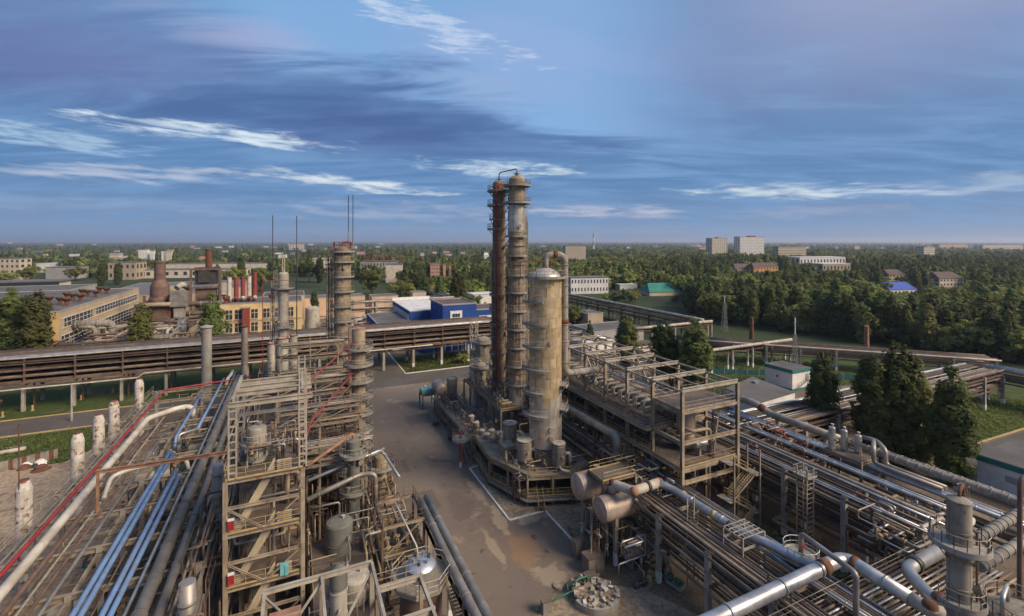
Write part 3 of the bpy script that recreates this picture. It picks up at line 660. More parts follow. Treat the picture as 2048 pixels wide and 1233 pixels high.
# ------------------------------------------------------------------ the wood and the town trees
def edge(u):      # nearest line of the green belt, by base row
    pts = [(1040, 560), (1130, 590), (1215, 606), (1408, 634), (1450, 648), (1700, 684), (1940, 712), (2140, 742)]
    for (a, b), (c, d) in zip(pts, pts[1:]):
        if u < c: return b + (d - b) * (u - a) / (c - a)
    return 742
def density(u, v):
    if u > 1080 or (u > 1040 and v < 540):
        if v > edge(u): return 0
        return .97 if v > 500 else .9
    if u > 800 and v < 606 - (u < 830) * 26: return .92 if v > 505 else .8
    if u > 700: return .8 if 500 < v < 560 else (.7 if v <= 500 else 0)
    if v < 500: return .62
    if v < 530: return .62
    if v < 556: return .42
    return 0
cand = []
z = 128.0
while z < 9000:
    sp = max(6.0, z * .0105 if z < 900 else z * .017); u = -60 + rnd.random() * 20; vb = 483 + FPX * CAMH / z
    while u < 2110:
        u += sp / z * FPX * rnd.uniform(.7, 1.3); zz_ = z * rnd.uniform(.982, 1.018); v = 483 + FPX * CAMH / zz_
        if rnd.random() > density(u, v): continue
        pop = rnd.random() < (.62 if (u > 1300 and (v > edge(u) - 24 or 532 < v < 590)) else .42 if u < 1040 else .14)
        h = rnd.uniform(13, 21) if pop else rnd.choice((rnd.uniform(6, 10), rnd.uniform(9, 13), rnd.uniform(12, 17))) * (1.0 if z < 900 else 1.1)
        vt = v - h * FPX / zz_; hw = h * (.14 if pop else .4) * FPX / zz_
        bad = False
        for (a, b, t_, b_, kp) in KEEP:
            if v >= b_ - .3 and u + hw > a and u - hw < b and vt < b_ - (b_ - t_) * kp: bad = True; break
            if b_ > v > b_ - 3 and a < u < b: bad = True; break
        if bad: continue
        cand.append((h * FPX / zz_, u, v, zz_, h, pop))
    z *= 1.021 if z < 900 else 1.036
cand.sort(key=lambda c: -c[0])
npop = nbr = 0; rest = []
def where(u, v):
    """say where in the wood or town a tree stands, by things one can find"""
    if u <= 1040:
        spot = 'at the left edge of the town' if u < 150 else 'behind the brown furnace stacks' if u < 420 else 'behind the yellow office block' if u < 600 else 'behind the tall tan column' if u < 720 else 'behind the blue hall' if u < 860 else 'left of the twin columns'
        row = 'nearer ' if v > 530 else 'mid-distance ' if v > 505 else 'far '
        return row, spot
    spot = 'right beside the great column' if u < 1230 else 'round the green-roofed shed' if u < 1400 else 'below the two skyline towers' if u < 1560 else 'left of the blue-roofed house' if u < 1740 else 'round the blue-roofed house' if u < 1860 else 'at the right edge of the wood'
    d = edge(u) - v
    row = 'front-row ' if d < 18 else 'second-rank ' if d < 45 else 'mid-wood ' if d < 85 else 'far '
    return row, spot
for c in cand:
    _, u, v, zc, h, pop = c
    if pop and npop < 270:
        npop += 1; tree('poplar', PZ(u, zc), h, 1, '%scolumnar poplar %s' % where(u, v), rnd.uniform(1.25, 1.9), 'poplars of the far woods')
    elif not pop and nbr < 285:
        nbr += 1; tree('broadleaf', PZ(u, zc), h, 1, '%sround-crowned tree %s' % where(u, v), rnd.uniform(.95, 1.35), 'round-crowned trees of the far woods')
    else: rest.append(c)
me = bpy.data.meshes.new('far_wood'); me.from_pydata([tuple(PZ(c[1], c[3])) for c in rest], [], [])
for nm, tp, vals in (('hh', 'FLOAT', [c[4] for c in rest]), ('ww', 'FLOAT', [c[4] * rnd.uniform(1.0, 1.5) for c in rest]), ('rz', 'FLOAT', [rnd.uniform(0, 6.28) for c in rest]),
                     ('idx', 'INT', [rnd.randrange(3) if c[5] else 3 + rnd.randrange(4) for c in rest])):
    me.attributes.new(nm, tp, 'POINT').data.foreach_set('value', vals)
wood = link('far_wood', me); tag(wood, 'far-off wood of poplars and round trees reaching to the horizon', 'wood', kind='stuff')
ng = bpy.data.node_groups.new('far_wood', 'GeometryNodeTree')
ng.interface.new_socket('Geometry', in_out='INPUT', socket_type='NodeSocketGeometry'); ng.interface.new_socket('Geometry', in_out='OUTPUT', socket_type='NodeSocketGeometry')
gt = NT(ng); gi = gt.new('NodeGroupInput'); go = gt.new('NodeGroupOutput'); iop = gt.new('GeometryNodeInstanceOnPoints'); g2i = gt.new('GeometryNodeGeometryToInstance')
proto = bpy.data.collections.new('crown_shapes')
# instance sources: far crowns merged from the low-detail meshes, placed under the ground sheet of the wood itself
for me_ in CROWN[('broadleaf', 0)][::-1] + CROWN[('poplar', 0)][::-1]:
    o = bpy.data.objects.new('crown_shape', me_); proto.objects.link(o)
    oi = gt.new('GeometryNodeObjectInfo'); oi.inputs[0].default_value = o; oi.inputs['As Instance'].default_value = False
    gt.l.new(oi.outputs['Geometry'], g2i.inputs[0])
def attr(nm, tp):
    a = gt.new('GeometryNodeInputNamedAttribute', data_type=tp); a.inputs[0].default_value = nm; return a.outputs[0]
cx = gt.new('ShaderNodeCombineXYZ'); gt.l.new(attr('ww', 'FLOAT'), cx.inputs[0]); gt.l.new(attr('ww', 'FLOAT'), cx.inputs[1]); gt.l.new(attr('hh', 'FLOAT'), cx.inputs[2])
cr = gt.new('ShaderNodeCombineXYZ'); gt.l.new(attr('rz', 'FLOAT'), cr.inputs[2])
gt.l.new(gi.outputs[0], iop.inputs['Points']); gt.l.new(g2i.outputs[0], iop.inputs['Instance']); iop.inputs['Pick Instance'].default_value = True
gt.l.new(attr('idx', 'INT'), iop.inputs['Instance Index']); gt.l.new(cr.outputs[0], iop.inputs['Rotation']); gt.l.new(cx.outputs[0], iop.inputs['Scale'])
gt.l.new(iop.outputs[0], go.inputs[0])
wood.modifiers.new('scatter', 'NODES').node_group = ng
# ------------------------------------------------------------------ builders for plant equipment
def pipe(parent, pts, r, m, n=10, bend=None, name='pipe', collar=0.0, band=None):
    """one pipe along pts; collar = spacing of flange rings"""
    pts = [Vector(p) for p in pts]; b = MB(); q_ = [pts[0]]
    for a, c in zip(pts, pts[1:]):          # long runs sag and wander a little
        k = int((c - a).length / 9)
        for i in range(1, k + 1 if k > 1 else 1):
            if i <= k - 1 or k == 0: q_.append(a.lerp(c, i / k) + V3(rnd.uniform(-1, 1), rnd.uniform(-1, 1), rnd.uniform(-1.4, .4)) * .035)
        q_.append(c)
    pts = q_
    b.tube(pts, r, n, bend if bend is not None else max(r * 2.2, .25))
    if collar:
        for a, c in zip(pts, pts[1:]):
            L = (c - a).length; k = int(L / collar)
            for i in range(1, k + 1):
                p = a.lerp(c, (i - .5 + rnd.uniform(-.15, .15)) / k); d = (c - a).normalized() * max(.05, r * .16)
                b.tube([p - d, p + d], r * 1.14, n)
    return part(name, b, m, parent)
def weighted(ms): return rnd.choices([m for m, _ in ms], [w for _, w in ms])[0]
DARKMIX = [('pipe_brown', 5), ('pipe_dark', 4), ('pipe_tan', 3), ('galv_dull', 2), ('steel_brown', 2), ('pipe_pale', 1)]
WARMMIX = [('pipe_tan', 4), ('pipe_brown', 5), ('galv_dull', 3), ('pipe_pale', 1), ('galv', 1), ('lagging', 2), ('pipe_dark', 4)]
GALVMIX = [('galv', 2), ('galv_dull', 5), ('pipe_pale', 2), ('pipe_tan', 3), ('pipe_brown', 3)]
def fill(b0, b1, z, mix, rmin=.07, rmax=.26, gap=.12, dens=1.0):
    out = []; b = b0
    while b < b1:
        r = rnd.uniform(rmin, rmax) if rnd.random() < .7 else rnd.uniform(rmin, (rmin + rmax) / 2)
        if b + 2 * r > b1: break
        if rnd.random() < dens: out.append((b + r, z + r, r, weighted(mix)))
        b += 2 * r + gap * rnd.uniform(.5, 2.0)
    return out
def rack(label, axis, a0, a1, b0, b1, pipes, levels, step=6.0, post='concrete', beam='steel_brown', ztop=None, name='pipe_rack', foot=True, pw=.45, loops=0.0, rails=None, brace=False, hidden_ends=True, collar=7.0):
    """pipe rack along 'x' or 'y'; pipes = (offset, height, radius, material)"""
    W_ = (lambda a, b, z: V3(a, b, z)) if axis == 'x' else (lambda a, b, z: V3(b, a, z))
    t = thing(name, label, 'pipe rack', W_(a0, b0, 0)); ztop = ztop or max(levels)
    k = max(1, round((a1 - a0) / step)); posts = [b0 + .3, b1 - .3] if b1 - b0 < 9 else [b0 + .3, (b0 + b1) / 2, b1 - .3]
    for i in range(k + 1):
        a = a0 + (a1 - a0) * i / k
        for b in posts:
            bar('post', post, t, W_(a, b, 0), W_(a, b, ztop), pw)
            if foot: bar('post_foot', 'white_paint', t, W_(a, b, .02), W_(a, b, 1.3), pw + .03)
        for z in levels: bar('cross_beam', beam, t, W_(a, b0, z - .16), W_(a, b1, z - .16), .26, .32, 'ibeam')
        if brace and i < k:
            a2 = a0 + (a1 - a0) * (i + 1) / k
            for b in (posts[0], posts[-1]): bar('brace', beam, t, W_(a, b, levels[0]), W_(a2, b, levels[-1]), .14, .14)
    for z in (levels[0], levels[-1]):
        for b in (b0 + .15, b1 - .15): bar('runner', beam, t, W_(a0, b, z - .45), W_(a1, b, z - .45), .22, .3, 'ibeam')
    for (b, z, r, m) in pipes:
        e0, e1 = a0 - rnd.uniform(.2, 1.5), a1 + rnd.uniform(.2, 1.5)
        if loops and rnd.random() < loops and a1 - a0 > 16:
            a = rnd.uniform(a0 + 5, a1 - 8); s = rnd.uniform(1.0, 1.8)
            pts = [W_(e0, b, z), W_(a, b, z), W_(a, b, z + s), W_(a + 2.2, b, z + s), W_(a + 2.2, b, z), W_(e1, b, z)]
        else: pts = [W_(e0, b, z), W_(e1, b, z)]
        pipe(t, pts, r, m, 8 if r < .2 else 12, collar=collar * rnd.uniform(.7, 1.5) if collar else 0)
    if rails:
        for b in rails: part('railing', MB().rail([W_(a0, b, levels[-1] + .1), W_(a1, b, levels[-1] + .1)], 1.05, 2.2), 'rail', t)
    return t
def ladder(parent, p, q, w=.5, out=(0, -1), cage=True, m='rail_grey'):
    """caged ladder from p up to q"""
    p, q = Vector(p), Vector(q); o = V3(out[0], out[1], 0).normalized(); s = V3(-o.y, o.x, 0) * (w / 2); b = MB()
    for k in (-1, 1): b.tube([p + s * k, q + s * k], .035, 4)
    L = (q - p).length; n = max(2, int(L / .38))
    for i in range(n):
        c = p.lerp(q, (i + .5) / n); b.tube([c - s, c + s], .018, 4, cap=False)
    if cage:
        nh = max(2, int((L - 2) / 1.0)); hoops = []
        for i in range(nh):
            c = p.lerp(q, (2.0 + (L - 2.0) * i / max(1, nh - 1)) / L)
            hp = [c + s * math.cos(a) * 1.35 + o * (.72 * math.sin(a)) for a in [math.pi * j / 6 for j in range(7)]]
            b.tube(hp, .022, 4, cap=False); hoops.append(hp)
        for j in (1, 3, 5): b.tube([hoops[0][j], hoops[-1][j]], .02, 4, cap=False)
    return part('ladder', b, m, parent)
def ring(parent, c, r0, r1, a0=0, a1=360, deck='grating', rail='rail_grey', brackets=True):
    b = MB(); b.annulus((c[0], c[1], c[2] - .14), r0 * .99, r1, .14, a0, a1, max(8, int((a1 - a0) / 12)))
    b.annulus((c[0], c[1], c[2] - .22), r1 - .02, r1 + .05, .40, a0, a1, max(8, int((a1 - a0) / 12)))
    o = part('platform', b, deck, parent); k = max(4, int((a1 - a0) / 24)); full = a1 - a0 > 359
    pts = [V3(c[0] + (r1 - .05) * math.cos(R(a0 + (a1 - a0) * i / k)), c[1] + (r1 - .05) * math.sin(R(a0 + (a1 - a0) * i / k)), c[2]) for i in range(k if full else k + 1)]
    part('railing', MB().rail(pts, 1.1, 9, full, .035), rail, o)
    if brackets:
        n = max(3, int((a1 - a0) / 45))
        for i in range(n + (0 if full else 1)):
            a = R(a0 + (a1 - a0) * i / n); d = V3(math.cos(a), math.sin(a), 0); q = Vector(c)
            rod('bracket', rail, o, q + d * r0 + V3(0, 0, -1.3), q + d * (r1 - .15) + V3(0, 0, -.15), .05, 'rod')
    return o
def tower(label, x, y, z0, z1, r, m, rings=(), name='column', top='dome', bands=2.2, lad=None, band_m=None, cat='column', deck='grating', rail='rail_grey', skirt=True, seams=True, manholes=3):
    t = thing(name, label, cat, (x, y, z0)); b = MB(); hd = r * .55
    if skirt: part('skirt', MB().lathe([(r * 1.12, 0), (r * 1.12, .25), (r * 1.02, .3), (r * 1.0, 1.6)], (x, y, z0), 24), 'concrete', t); zb = z0 + 1.6
    else: zb = z0
    zt = z1 - (hd if top == 'dome' else 0)
    k = max(1, round((zt - zb) / max(bands, .8))); pr = []
    for i in range(k):      # sheet courses, each lapping the one below
        za, zc = zb + (zt - zb) * i / k, zb + (zt - zb) * (i + 1) / k
        d = (.018 if i % 2 else 0.0); part('shell_course', MB().lathe([(r + d, za), (r + d, zc + .06)], (x, y, 0), 28, cap=False), m, t)
        if i: part('band', MB().annulus((x, y, za - .05), r * .99, r + .07, .12, n=28), band_m or m, t)
    if top == 'dome':
        part('head', MB().lathe([(r * math.cos(a), hd * math.sin(a)) for a in [math.pi / 2 * j / 6 for j in range(7)]], (x, y, zt), 24, smooth_prof=True), m, t)
        part('nozzle', MB().lathe([(r * .2, 0), (r * .2, hd * .5), (r * .34, hd * .5), (r * .34, hd * .65)], (x, y, z1 - .1), 12), m, t)
    else: part('head', MB().lathe([(r, 0), (r * 1.04, .02), (r * 1.04, .2), (r * .3, .42), (0, .45)], (x, y, zt), 24), m, t)
    for i in range(manholes):
        z = zb + (zt - zb) * (i + .5 + rnd.uniform(-.2, .2)) / manholes; a = R(rnd.uniform(200, 330)); d = V3(math.cos(a), math.sin(a), 0); p = V3(x, y, z)
        part('manhole', MB().tube([p + d * (r - .1), p + d * (r + .35), p + d * (r + .36), p + d * (r + .5)], [.3, .3, .4, .4], 12), 'steel_grey', t)
    for rg in rings: ring(t, (x, y, rg[0]), r, *rg[1:], deck=deck, rail=rail)
    if lad is not None:
        d = V3(math.cos(R(lad)), math.sin(R(lad)), 0); q = V3(x, y, 0) + d * (r + .25)
        zs = [z0 + .1] + [g[0] for g in rings] + ([] if rings and rings[-1][0] > zt - 1.5 else [zt])
        for za, zc in zip(zs, zs[1:]):
            if zc - za > 1.2: ladder(t, (q.x, q.y, za), (q.x, q.y, zc + .9), out=(d.x, d.y), m=rail)
    return t
def drum(parent, c, axis, L, r, m, n=24, head=.35, name='shell', courses=4):
    """horizontal vessel: shell courses and two heads"""
    c = Vector(c); a = V3(1, 0, 0) if axis == 'x' else V3(0, 1, 0)
    Rm = Matrix.Translation(c - a * (L / 2)) @ a.to_track_quat('Z', 'Y').to_matrix().to_4x4()
    for i in range(courses):
        d = .015 * (i % 2); part('shell_course', MB().lathe([(r + d, L * i / courses), (r + d, L * (i + 1) / courses + .03)], n=n, cap=False), m, parent, Rm)
    hd = [(r, 0), (r * .95, r * head * .45), (r * .55, r * head * .85), (0.0, r * head)]
    part('head', MB().lathe([(q, L + z) for q, z in hd], n=n), m, parent, Rm)
    part('head', MB().lathe([(q, -z) for q, z in hd][::-1], n=n), m, parent, Rm)
def stair(parent, p, q, w=.9, m='steel_tan', rm='rail_yellow', side=(0, 1), name='stair'):
    """a flight: stringers, treads and handrails"""
    p, q = Vector(p), Vector(q); s = V3(side[0], side[1], 0).normalized() * (w / 2)
    o = part(name, MB().bar(p - s, q - s, .07, .24), m, parent); bar('stringer', m, o, p + s, q + s, .07, .24)
    n = max(3, int(abs(q.z - p.z) / .21)); d = (q - p); d.z = 0; d = d.normalized() * .14
    for i in range(n):
        c = p.lerp(q, (i + .5) / n); bar('tread', m, o, c - s, c + s, .27, .05)
    for k in (-1, 1):
        b = MB(); b.tube([p + s * k + V3(0, 0, 1.0), q + s * k + V3(0, 0, 1.0)], .035, 4); b.tube([p + s * k + V3(0, 0, .55), q + s * k + V3(0, 0, .55)], .028, 4)
        for i in range(5):
            c = p.lerp(q, i / 4) + s * k; b.tube([c, c + V3(0, 0, 1.0)], .03, 4)
        part('handrail', b, rm, o)
    return o
def frame(label, xs, ys, levels, col='steel_grey', beam='steel_grey', cw=.3, bw=.3, decks=(), braces=(), rails=(), rail='rail', deckm='deck', name='steel_frame', z0=0.0, ztop=None, cat='steel frame', skip=()):
    """orthogonal steel frame; decks = level indexes, braces = (side, bay, storey, kind)"""
    t = thing(name, label, cat, (xs[0], ys[0], z0)); zt = ztop or levels[-1]
    for i, x in enumerate(xs):
        for j, y in enumerate(ys):
            if 0 < i < len(xs) - 1 and 0 < j < len(ys) - 1: continue
            bar('post', col, t, (x, y, z0), (x, y, zt), cw, cw, 'ibeam')
    for z in levels:
        for y in ys: 
            for a, b in zip(xs, xs[1:]): bar('beam', beam, t, (a + cw / 2, y, z - bw / 2), (b - cw / 2, y, z - bw / 2), bw * .6, bw, 'ibeam')
        for x in xs:
            for a, b in zip(ys, ys[1:]): bar('beam', beam, t, (x, a + cw / 2, z - bw / 2), (x, b - cw / 2, z - bw / 2), bw * .6, bw, 'ibeam')
    for d in decks:
        z = levels[d] if isinstance(d, int) else d[0]
        x0, x1, y0, y1 = (xs[0], xs[-1], ys[0], ys[-1]) if isinstance(d, int) else d[1:]
        o = part('deck', MB().box(((x0 + x1) / 2, (y0 + y1) / 2, z + .04), (x1 - x0 + .3, y1 - y0 + .3, .06)), deckm, t)
        part('railing', MB().rail([(x0, y0, z + .07), (x1, y0, z + .07), (x1, y1, z + .07), (x0, y1, z + .07)], 1.05, 1.7, True), rail, o)
    for (p, q) in braces: bar('brace', beam, t, p, q, .16, .16, 'ibeam')
    return t
def scribble(label, box, n, mix, rmin=.05, rmax=.16, name='process_piping', seg=(2, 5), lmin=.8, lmax=5.0, valves=.5):
    """small-bore process piping in a box: right-angled runs with valves"""
    x0, x1, y0, y1, z0, z1 = box; t = thing(name, label, 'piping', (x0, y0, 0)); lo, hi = V3(x0, y0, z0), V3(x1, y1, z1)
    for i in range(n):
        p = V3(rnd.uniform(x0, x1), rnd.uniform(y0, y1), rnd.uniform(z0, z1)); pts = [p.copy()]; last = -1
        for k in range(rnd.randint(*seg)):
            ax = rnd.choice([a for a in (0, 1, 2, 2, 1) if a != last]); L = rnd.uniform(lmin, lmax) * rnd.choice((-1, 1)); q = pts[-1].copy()
            q[ax] = min(hi[ax], max(lo[ax], q[ax] + L))
            if abs(q[ax] - pts[-1][ax]) < .3: continue
            pts.append(q); last = ax
        if len(pts) < 2: continue
        r = rnd.uniform(rmin, rmax); o = pipe(t, pts, r, weighted(mix), 6 if r < .1 else 8, bend=r * 2.5)
        if rnd.random() < valves:
            c = pts[0].lerp(pts[1], .5); d = (pts[1] - pts[0]).normalized() * .16
            part('valve', MB().tube([c - d, c - d * .3, c + d * .3, c + d], [r * 2.0, r * 1.1, r * 1.1, r * 2.0], 8).tube([c, c + V3(0, 0, r * 2 + .3)], .035, 5).annulus((c.x, c.y, c.z + r * 2 + .28), .11, .17, .04, n=10), 'valve', t)
    return t
def pump(label, x, y, z=0.0, rz=0.0, m='green_paint'):
    t = thing('pump', label, 'pump', (x, y, z), rz=rz); M = WM[t]
    part('base', MB().box((0, 0, .15), (2.0, .8, .3)), 'concrete', t, M)
    part('motor', MB().tube([(-.85, 0, .72), (-.1, 0, .72)], .34, 14), m, t, M)
    part('shaft', MB().tube([(-.1, 0, .72), (.3, 0, .72)], .1, 8), 'galv_dull', t, M)
    part('casing', MB().tube([(.3, 0, .72), (.4, 0, .72), (.7, 0, .72), (.8, 0, .72)], [.3, .45, .45, .28], 14), m, t, M)
    part('outlet', MB().tube([(.55, 0, 1.1), (.55, 0, 1.9), (.55, .8, 1.9)], .1, 8, .2), 'pipe_tan', t, M)
    return t
def vessel(label, x, y, z0, h, r, m, name='vessel', legs=.0, cat='vessel', rail=None, cone=False):
    t = thing(name, label, cat, (x, y, z0)); zb = z0 + legs; hd = r * .3
    if legs:
        for a in (45, 135, 225, 315): bar('leg', 'steel_grey', t, (x + r * .8 * math.cos(R(a)), y + r * .8 * math.sin(R(a)), z0), (x + r * .8 * math.cos(R(a)), y + r * .8 * math.sin(R(a)), zb + .3), .16)
    part('shell', MB().lathe([(r * .3, zb - (hd if legs else 0)), (r * .8, zb - (hd * .6 if legs else 0)), (r, zb + .01), (r, zb + h - hd)], (x, y, 0), 24), m, t)
    part('head', MB().lathe([(r, 0), (r * .92, hd * .45), (r * .6, hd * .85), (0, hd)], (x, y, zb + h - hd), 24), m, t)
    for zz in (.3, .7): part('band', MB().annulus((x, y, zb + (h - hd) * zz), r * .98, r + .05, .1, n=24), m, t)
    part('nozzle', MB().lathe([(.12, 0), (.12, .3), (.22, .3), (.22, .38)], (x + r * .3, y, zb + h - hd * .2), 10), 'pipe_pale', t)
    part('nozzle', MB().tube([(x, y - r * .9, zb + h * .45), (x, y - r - .35, zb + h * .45)], .14, 10), 'pipe_pale', t)
    return t
# ------------------------------------------------------------------ the column unit right of the road
BX, BY = 36.9, 66.9
t = thing('great_column', 'thick golden sheet-clad column with patched silver lower courses beside the road', 'column', (BX, BY, 4.5))
part('skirt', MB().lathe([(2.75, 0), (2.75, .3), (2.3, .35), (2.25, 2.4), (2.62, 3.0)], (BX, BY, 4.5), 32), 'steel_grey', t)
part('core', MB().lathe([(2.5, 7.2), (2.5, 34.4)], (BX, BY, 0), 32), 'rust', t)
NC, NP_, ZA, ZB = 17, 14, 7.2, 34.2
hc = (ZB - ZA) / NC
pm = {}
for kind in ('clad_gold', 'clad_silver'):
    for k in range(3):
        b = MB(); da = 360.0 / NP_; rr = 2.60 + .02 * k
        b.annulus((0, 0, .012), 2.52, rr, hc - .035 + .03 * (k == 1), .35, da - .35, 4); pm[(kind, k)] = b.mesh(kind, 'cladding_panel')
for i in range(NC):
    for j in range(NP_):
        sil = i < 6 and rnd.random() < (.95 if i < 4 else .75 if i == 4 else .35)
        M = Matrix.Translation((BX, BY, ZA + hc * i)) @ Matrix.Rotation(R(360 / NP_ * (j + .5 * (i % 2) + rnd.uniform(-.03, .03))), 4, 'Z')
        link('cladding_panel', pm[('clad_silver' if sil else 'clad_gold', rnd.randrange(3))], M, t)
part('head', MB().lathe([(2.62, 0), (2.3, .5), (1.5, 1.1), (.7, 1.45), (.5, 1.5)], (BX, BY, ZB), 32), 'clad_silver', t)
o = ring(t, (BX, BY, ZB + .05), 2.6, 3.35, 0, 360, rail='rail', deck='grating')
for k, z in enumerate((30.5, 26.9, 23.3, 19.7, 16.1, 12.5)):
    ring(t, (BX, BY, z), 2.62, 3.8, 150 if k % 2 else 165, 250 if k % 2 else 235, rail='rail_grey')
for k, z in enumerate((17.0, 13.2)): ring(t, (BX, BY, z), 2.62, 3.7, -60, 20, rail='rail_grey')
q = V3(BX - 2.95, BY - 1.2, 0)
for za, zc in ((7, 12.5), (12.5, 16.1), (16.1, 19.7), (19.7, 23.3), (23.3, 26.9), (26.9, 30.5), (30.5, 34.3)): ladder(t, (q.x, q.y, za), (q.x, q.y, zc + .8), out=(-.9, -.4))
for z in (9.0, 10.4, 24.0): part('manhole', MB().tube([(BX - .5, BY - 2.5, z), (BX - .55, BY - 2.85, z)], .35, 14), 'steel_grey', t)
OX, OY = BX + 3.05, BY - 1.0
oh = thing('overhead_pipe', 'fat lagged pipe arching from the great column head down its right side', 'pipe', (OX, OY, 18))
pipe(oh, [(BX, BY, ZB + 1.3), (BX, BY, ZB + 3.6), (OX, OY, ZB + 3.6), (OX, OY, 18.4), (48, OY - .5, 18.4)], .56, 'lagging', 16, bend=1.25, collar=3.0, name='pipe')
part('gasket_band', MB().tube([((BX + OX) / 2 - .3, (BY + OY) / 2 + .1, ZB + 3.6), ((BX + OX) / 2 + .35, (BY + OY) / 2 - .1, ZB + 3.6)], .62, 16), 'rust', oh)
for z in (31, 27.5, 24.2, 22): part('clamp', MB().bar((BX + 2.2, OY, z), (OX + .65, OY, z), .3, .35), 'rust', oh)
part('clamp', MB().tube([(OX, OY, 26.6), (OX, OY, 27.3)], .66, 14), 'rust', oh)
hd_ = thing('access_gantry', 'rusty railed gantry at the head of the great column', 'gantry', (BX, BY, ZB))
part('beam', MB().bar((BX - 4.2, BY + .4, ZB + 2.6), (BX + 3.2, BY - .8, ZB + 2.6), .18, .22), 'rust', hd_)
for dx in (-4, -1.5, 1.0, 3.0): bar('post', 'rust', hd_, (BX + dx, BY + .35 - dx * .16, ZB + .1), (BX + dx, BY + .35 - dx * .16, ZB + 2.6), .09)

# twin slim columns
AX, AY, CX, CY = 39.9, 84.0, 38.4, 89.5
ra = [(z, 2.35, 150, 300) for z in (12, 15.6, 19.2, 22.8, 26.4, 30.0, 33.4, 37.2, 41)] + [(47.6, 2.7, 0, 360), (51.0, 2.7, 0, 360)]
tower('right-hand tall slim column of the twin pair, pale bare band near its top', AX, AY, 8, 53.0, 1.65, 'tower', ra, lad=300, bands=2.0, band_m='steel_tan', rail='rail', manholes=7)
t = thing('bare_cladding', 'bright bare sheet patch wrapped round the right-hand twin column', 'cladding', (AX, AY, 41.3))
for i in range(3):
    for j in range(8): part('cladding_panel', MB().annulus((AX, AY, 41.8 + i * 1.75), 1.68, 1.715 + .006 * (j % 3), 1.72, 45 * j + .6, 45 * j + 44.4, 4), 'clad_silver', t)
rc = [(z, 2.0, 120, 280) for z in (11, 17.0, 23.0, 29.0)] + [(42.5, 2.4, 90, 270), (47.4, 2.4, 90, 270), (50.4, 2.4, 0, 360)]
tower('left-hand tall rusty column of the twin pair with red risers', CX, CY, 8, 52.6, 1.3, 'tower_rust', rc, lad=210, bands=2.4, band_m='steel_brown', rail='steel_brown', manholes=5)
for lb, dx, dy, zt in (('bright red riser pipe on the left edge of the twin columns', -1.5, -1.9, 51.5), ('red riser pipe running up between the twin columns', .55, -4.6, 50.5)):
    t = thing('riser_pipe', lb, 'pipe', (CX + dx, CY + dy, 8)); pipe(t, [(CX + dx, CY + dy, 8.3), (CX + dx, CY + dy, zt), (CX + dx + 1.2, CY + dy, zt)], .15, 'pipe_red', 8, collar=3.5)
t = thing('zigzag_bracing', 'rusty zigzag lattice tying the twin columns together', 'bracing', (39, 86, 8))
z = 12.0; s = 1
while z < 51:
    bar('strut', 'steel_brown', t, (39.0 - .3 * s, 87.0, z), (39.2 + .3 * s, 85.9, z + 1.7), .12, .12); z += 1.7; s = -s
    bar('tie', 'steel_brown', t, (CX + 1.0, CY - 1.0, z), (AX - .8, AY + 1.4, z), .10, .14)
t = thing('head_gantry', 'railed pipe gantry bridging the heads of the twin columns', 'gantry', (CX, CY, 51))
part('pipe', MB().tube([(CX, CY, 52.6), (CX, CY, 54.2), (AX, AY, 54.4), (AX, AY, 53.0)], .12, 8, .6), 'dull_red', t)
part('railing', MB().rail([(CX - 2, CY + .3, 51.2), (CX + 1, CY - 2, 51.2), (AX - 1, AY + 2.2, 51.6), (AX + 2.2, AY, 51.6)], 1.6, 1.2), 'rail', t)
for k in range(4): rod('vertical_pipe', ('galv_dull', 'lagging', 'pipe_tan', 'galv_dull')[k], t, (AX + 1.9, AY - .9 + .5 * k, 9), (AX + 1.9, AY - .9 + .5 * k, 44 + k), .11)

t = thing('column_piping', 'cluster of rusty risers, ladders and small pipes wrapping the twin columns', 'piping', (39, 86, 8))
for k in range(16):
    a = R(130 + k * 9); rr = 1.55 + .35 * (k % 3); X_, Y_, r_ = (AX, AY, 1.65) if k % 2 else (CX, CY, 1.3); zt = rnd.uniform(24, 40)
    q = V3(X_ + (r_ + .22) * math.cos(a), Y_ + (r_ + .22) * math.sin(a), 0); pipe(t, [q + V3(0, 0, rnd.uniform(8.5, 20)), q + V3(0, 0, zt), V3(X_ + r_ * .7 * math.cos(a), Y_ + r_ * .7 * math.sin(a), zt + .3)], rnd.uniform(.05, .13), rnd.choice(['steel_brown', 'pipe_tan', 'galv_dull', 'rail', 'pipe_tan']), 6, bend=.3, collar=4)
for k, z in enumerate(range(12, 40, 3)): ladder(t, (AX - 1.9 + .4 * (k % 2), AY - 1.2, z), (AX - 1.9 + .4 * (k % 2), AY - 1.2, z + 3.0), .5, (-.8, -.6), m='steel_brown')
for k, z in enumerate((14, 20.5, 26, 32, 37, 44.5)): ring(t, (CX, CY, z), 1.3, 2.0, 130 + 10 * (k % 2), 260, rail='steel_tan', deck='steel_grey')
for k, z in enumerate((14, 21, 28, 35.3, 39)): part('stiffener_ring', MB().annulus((AX, AY, z), 1.62, 1.86, .12, n=28), 'steel_brown', t)
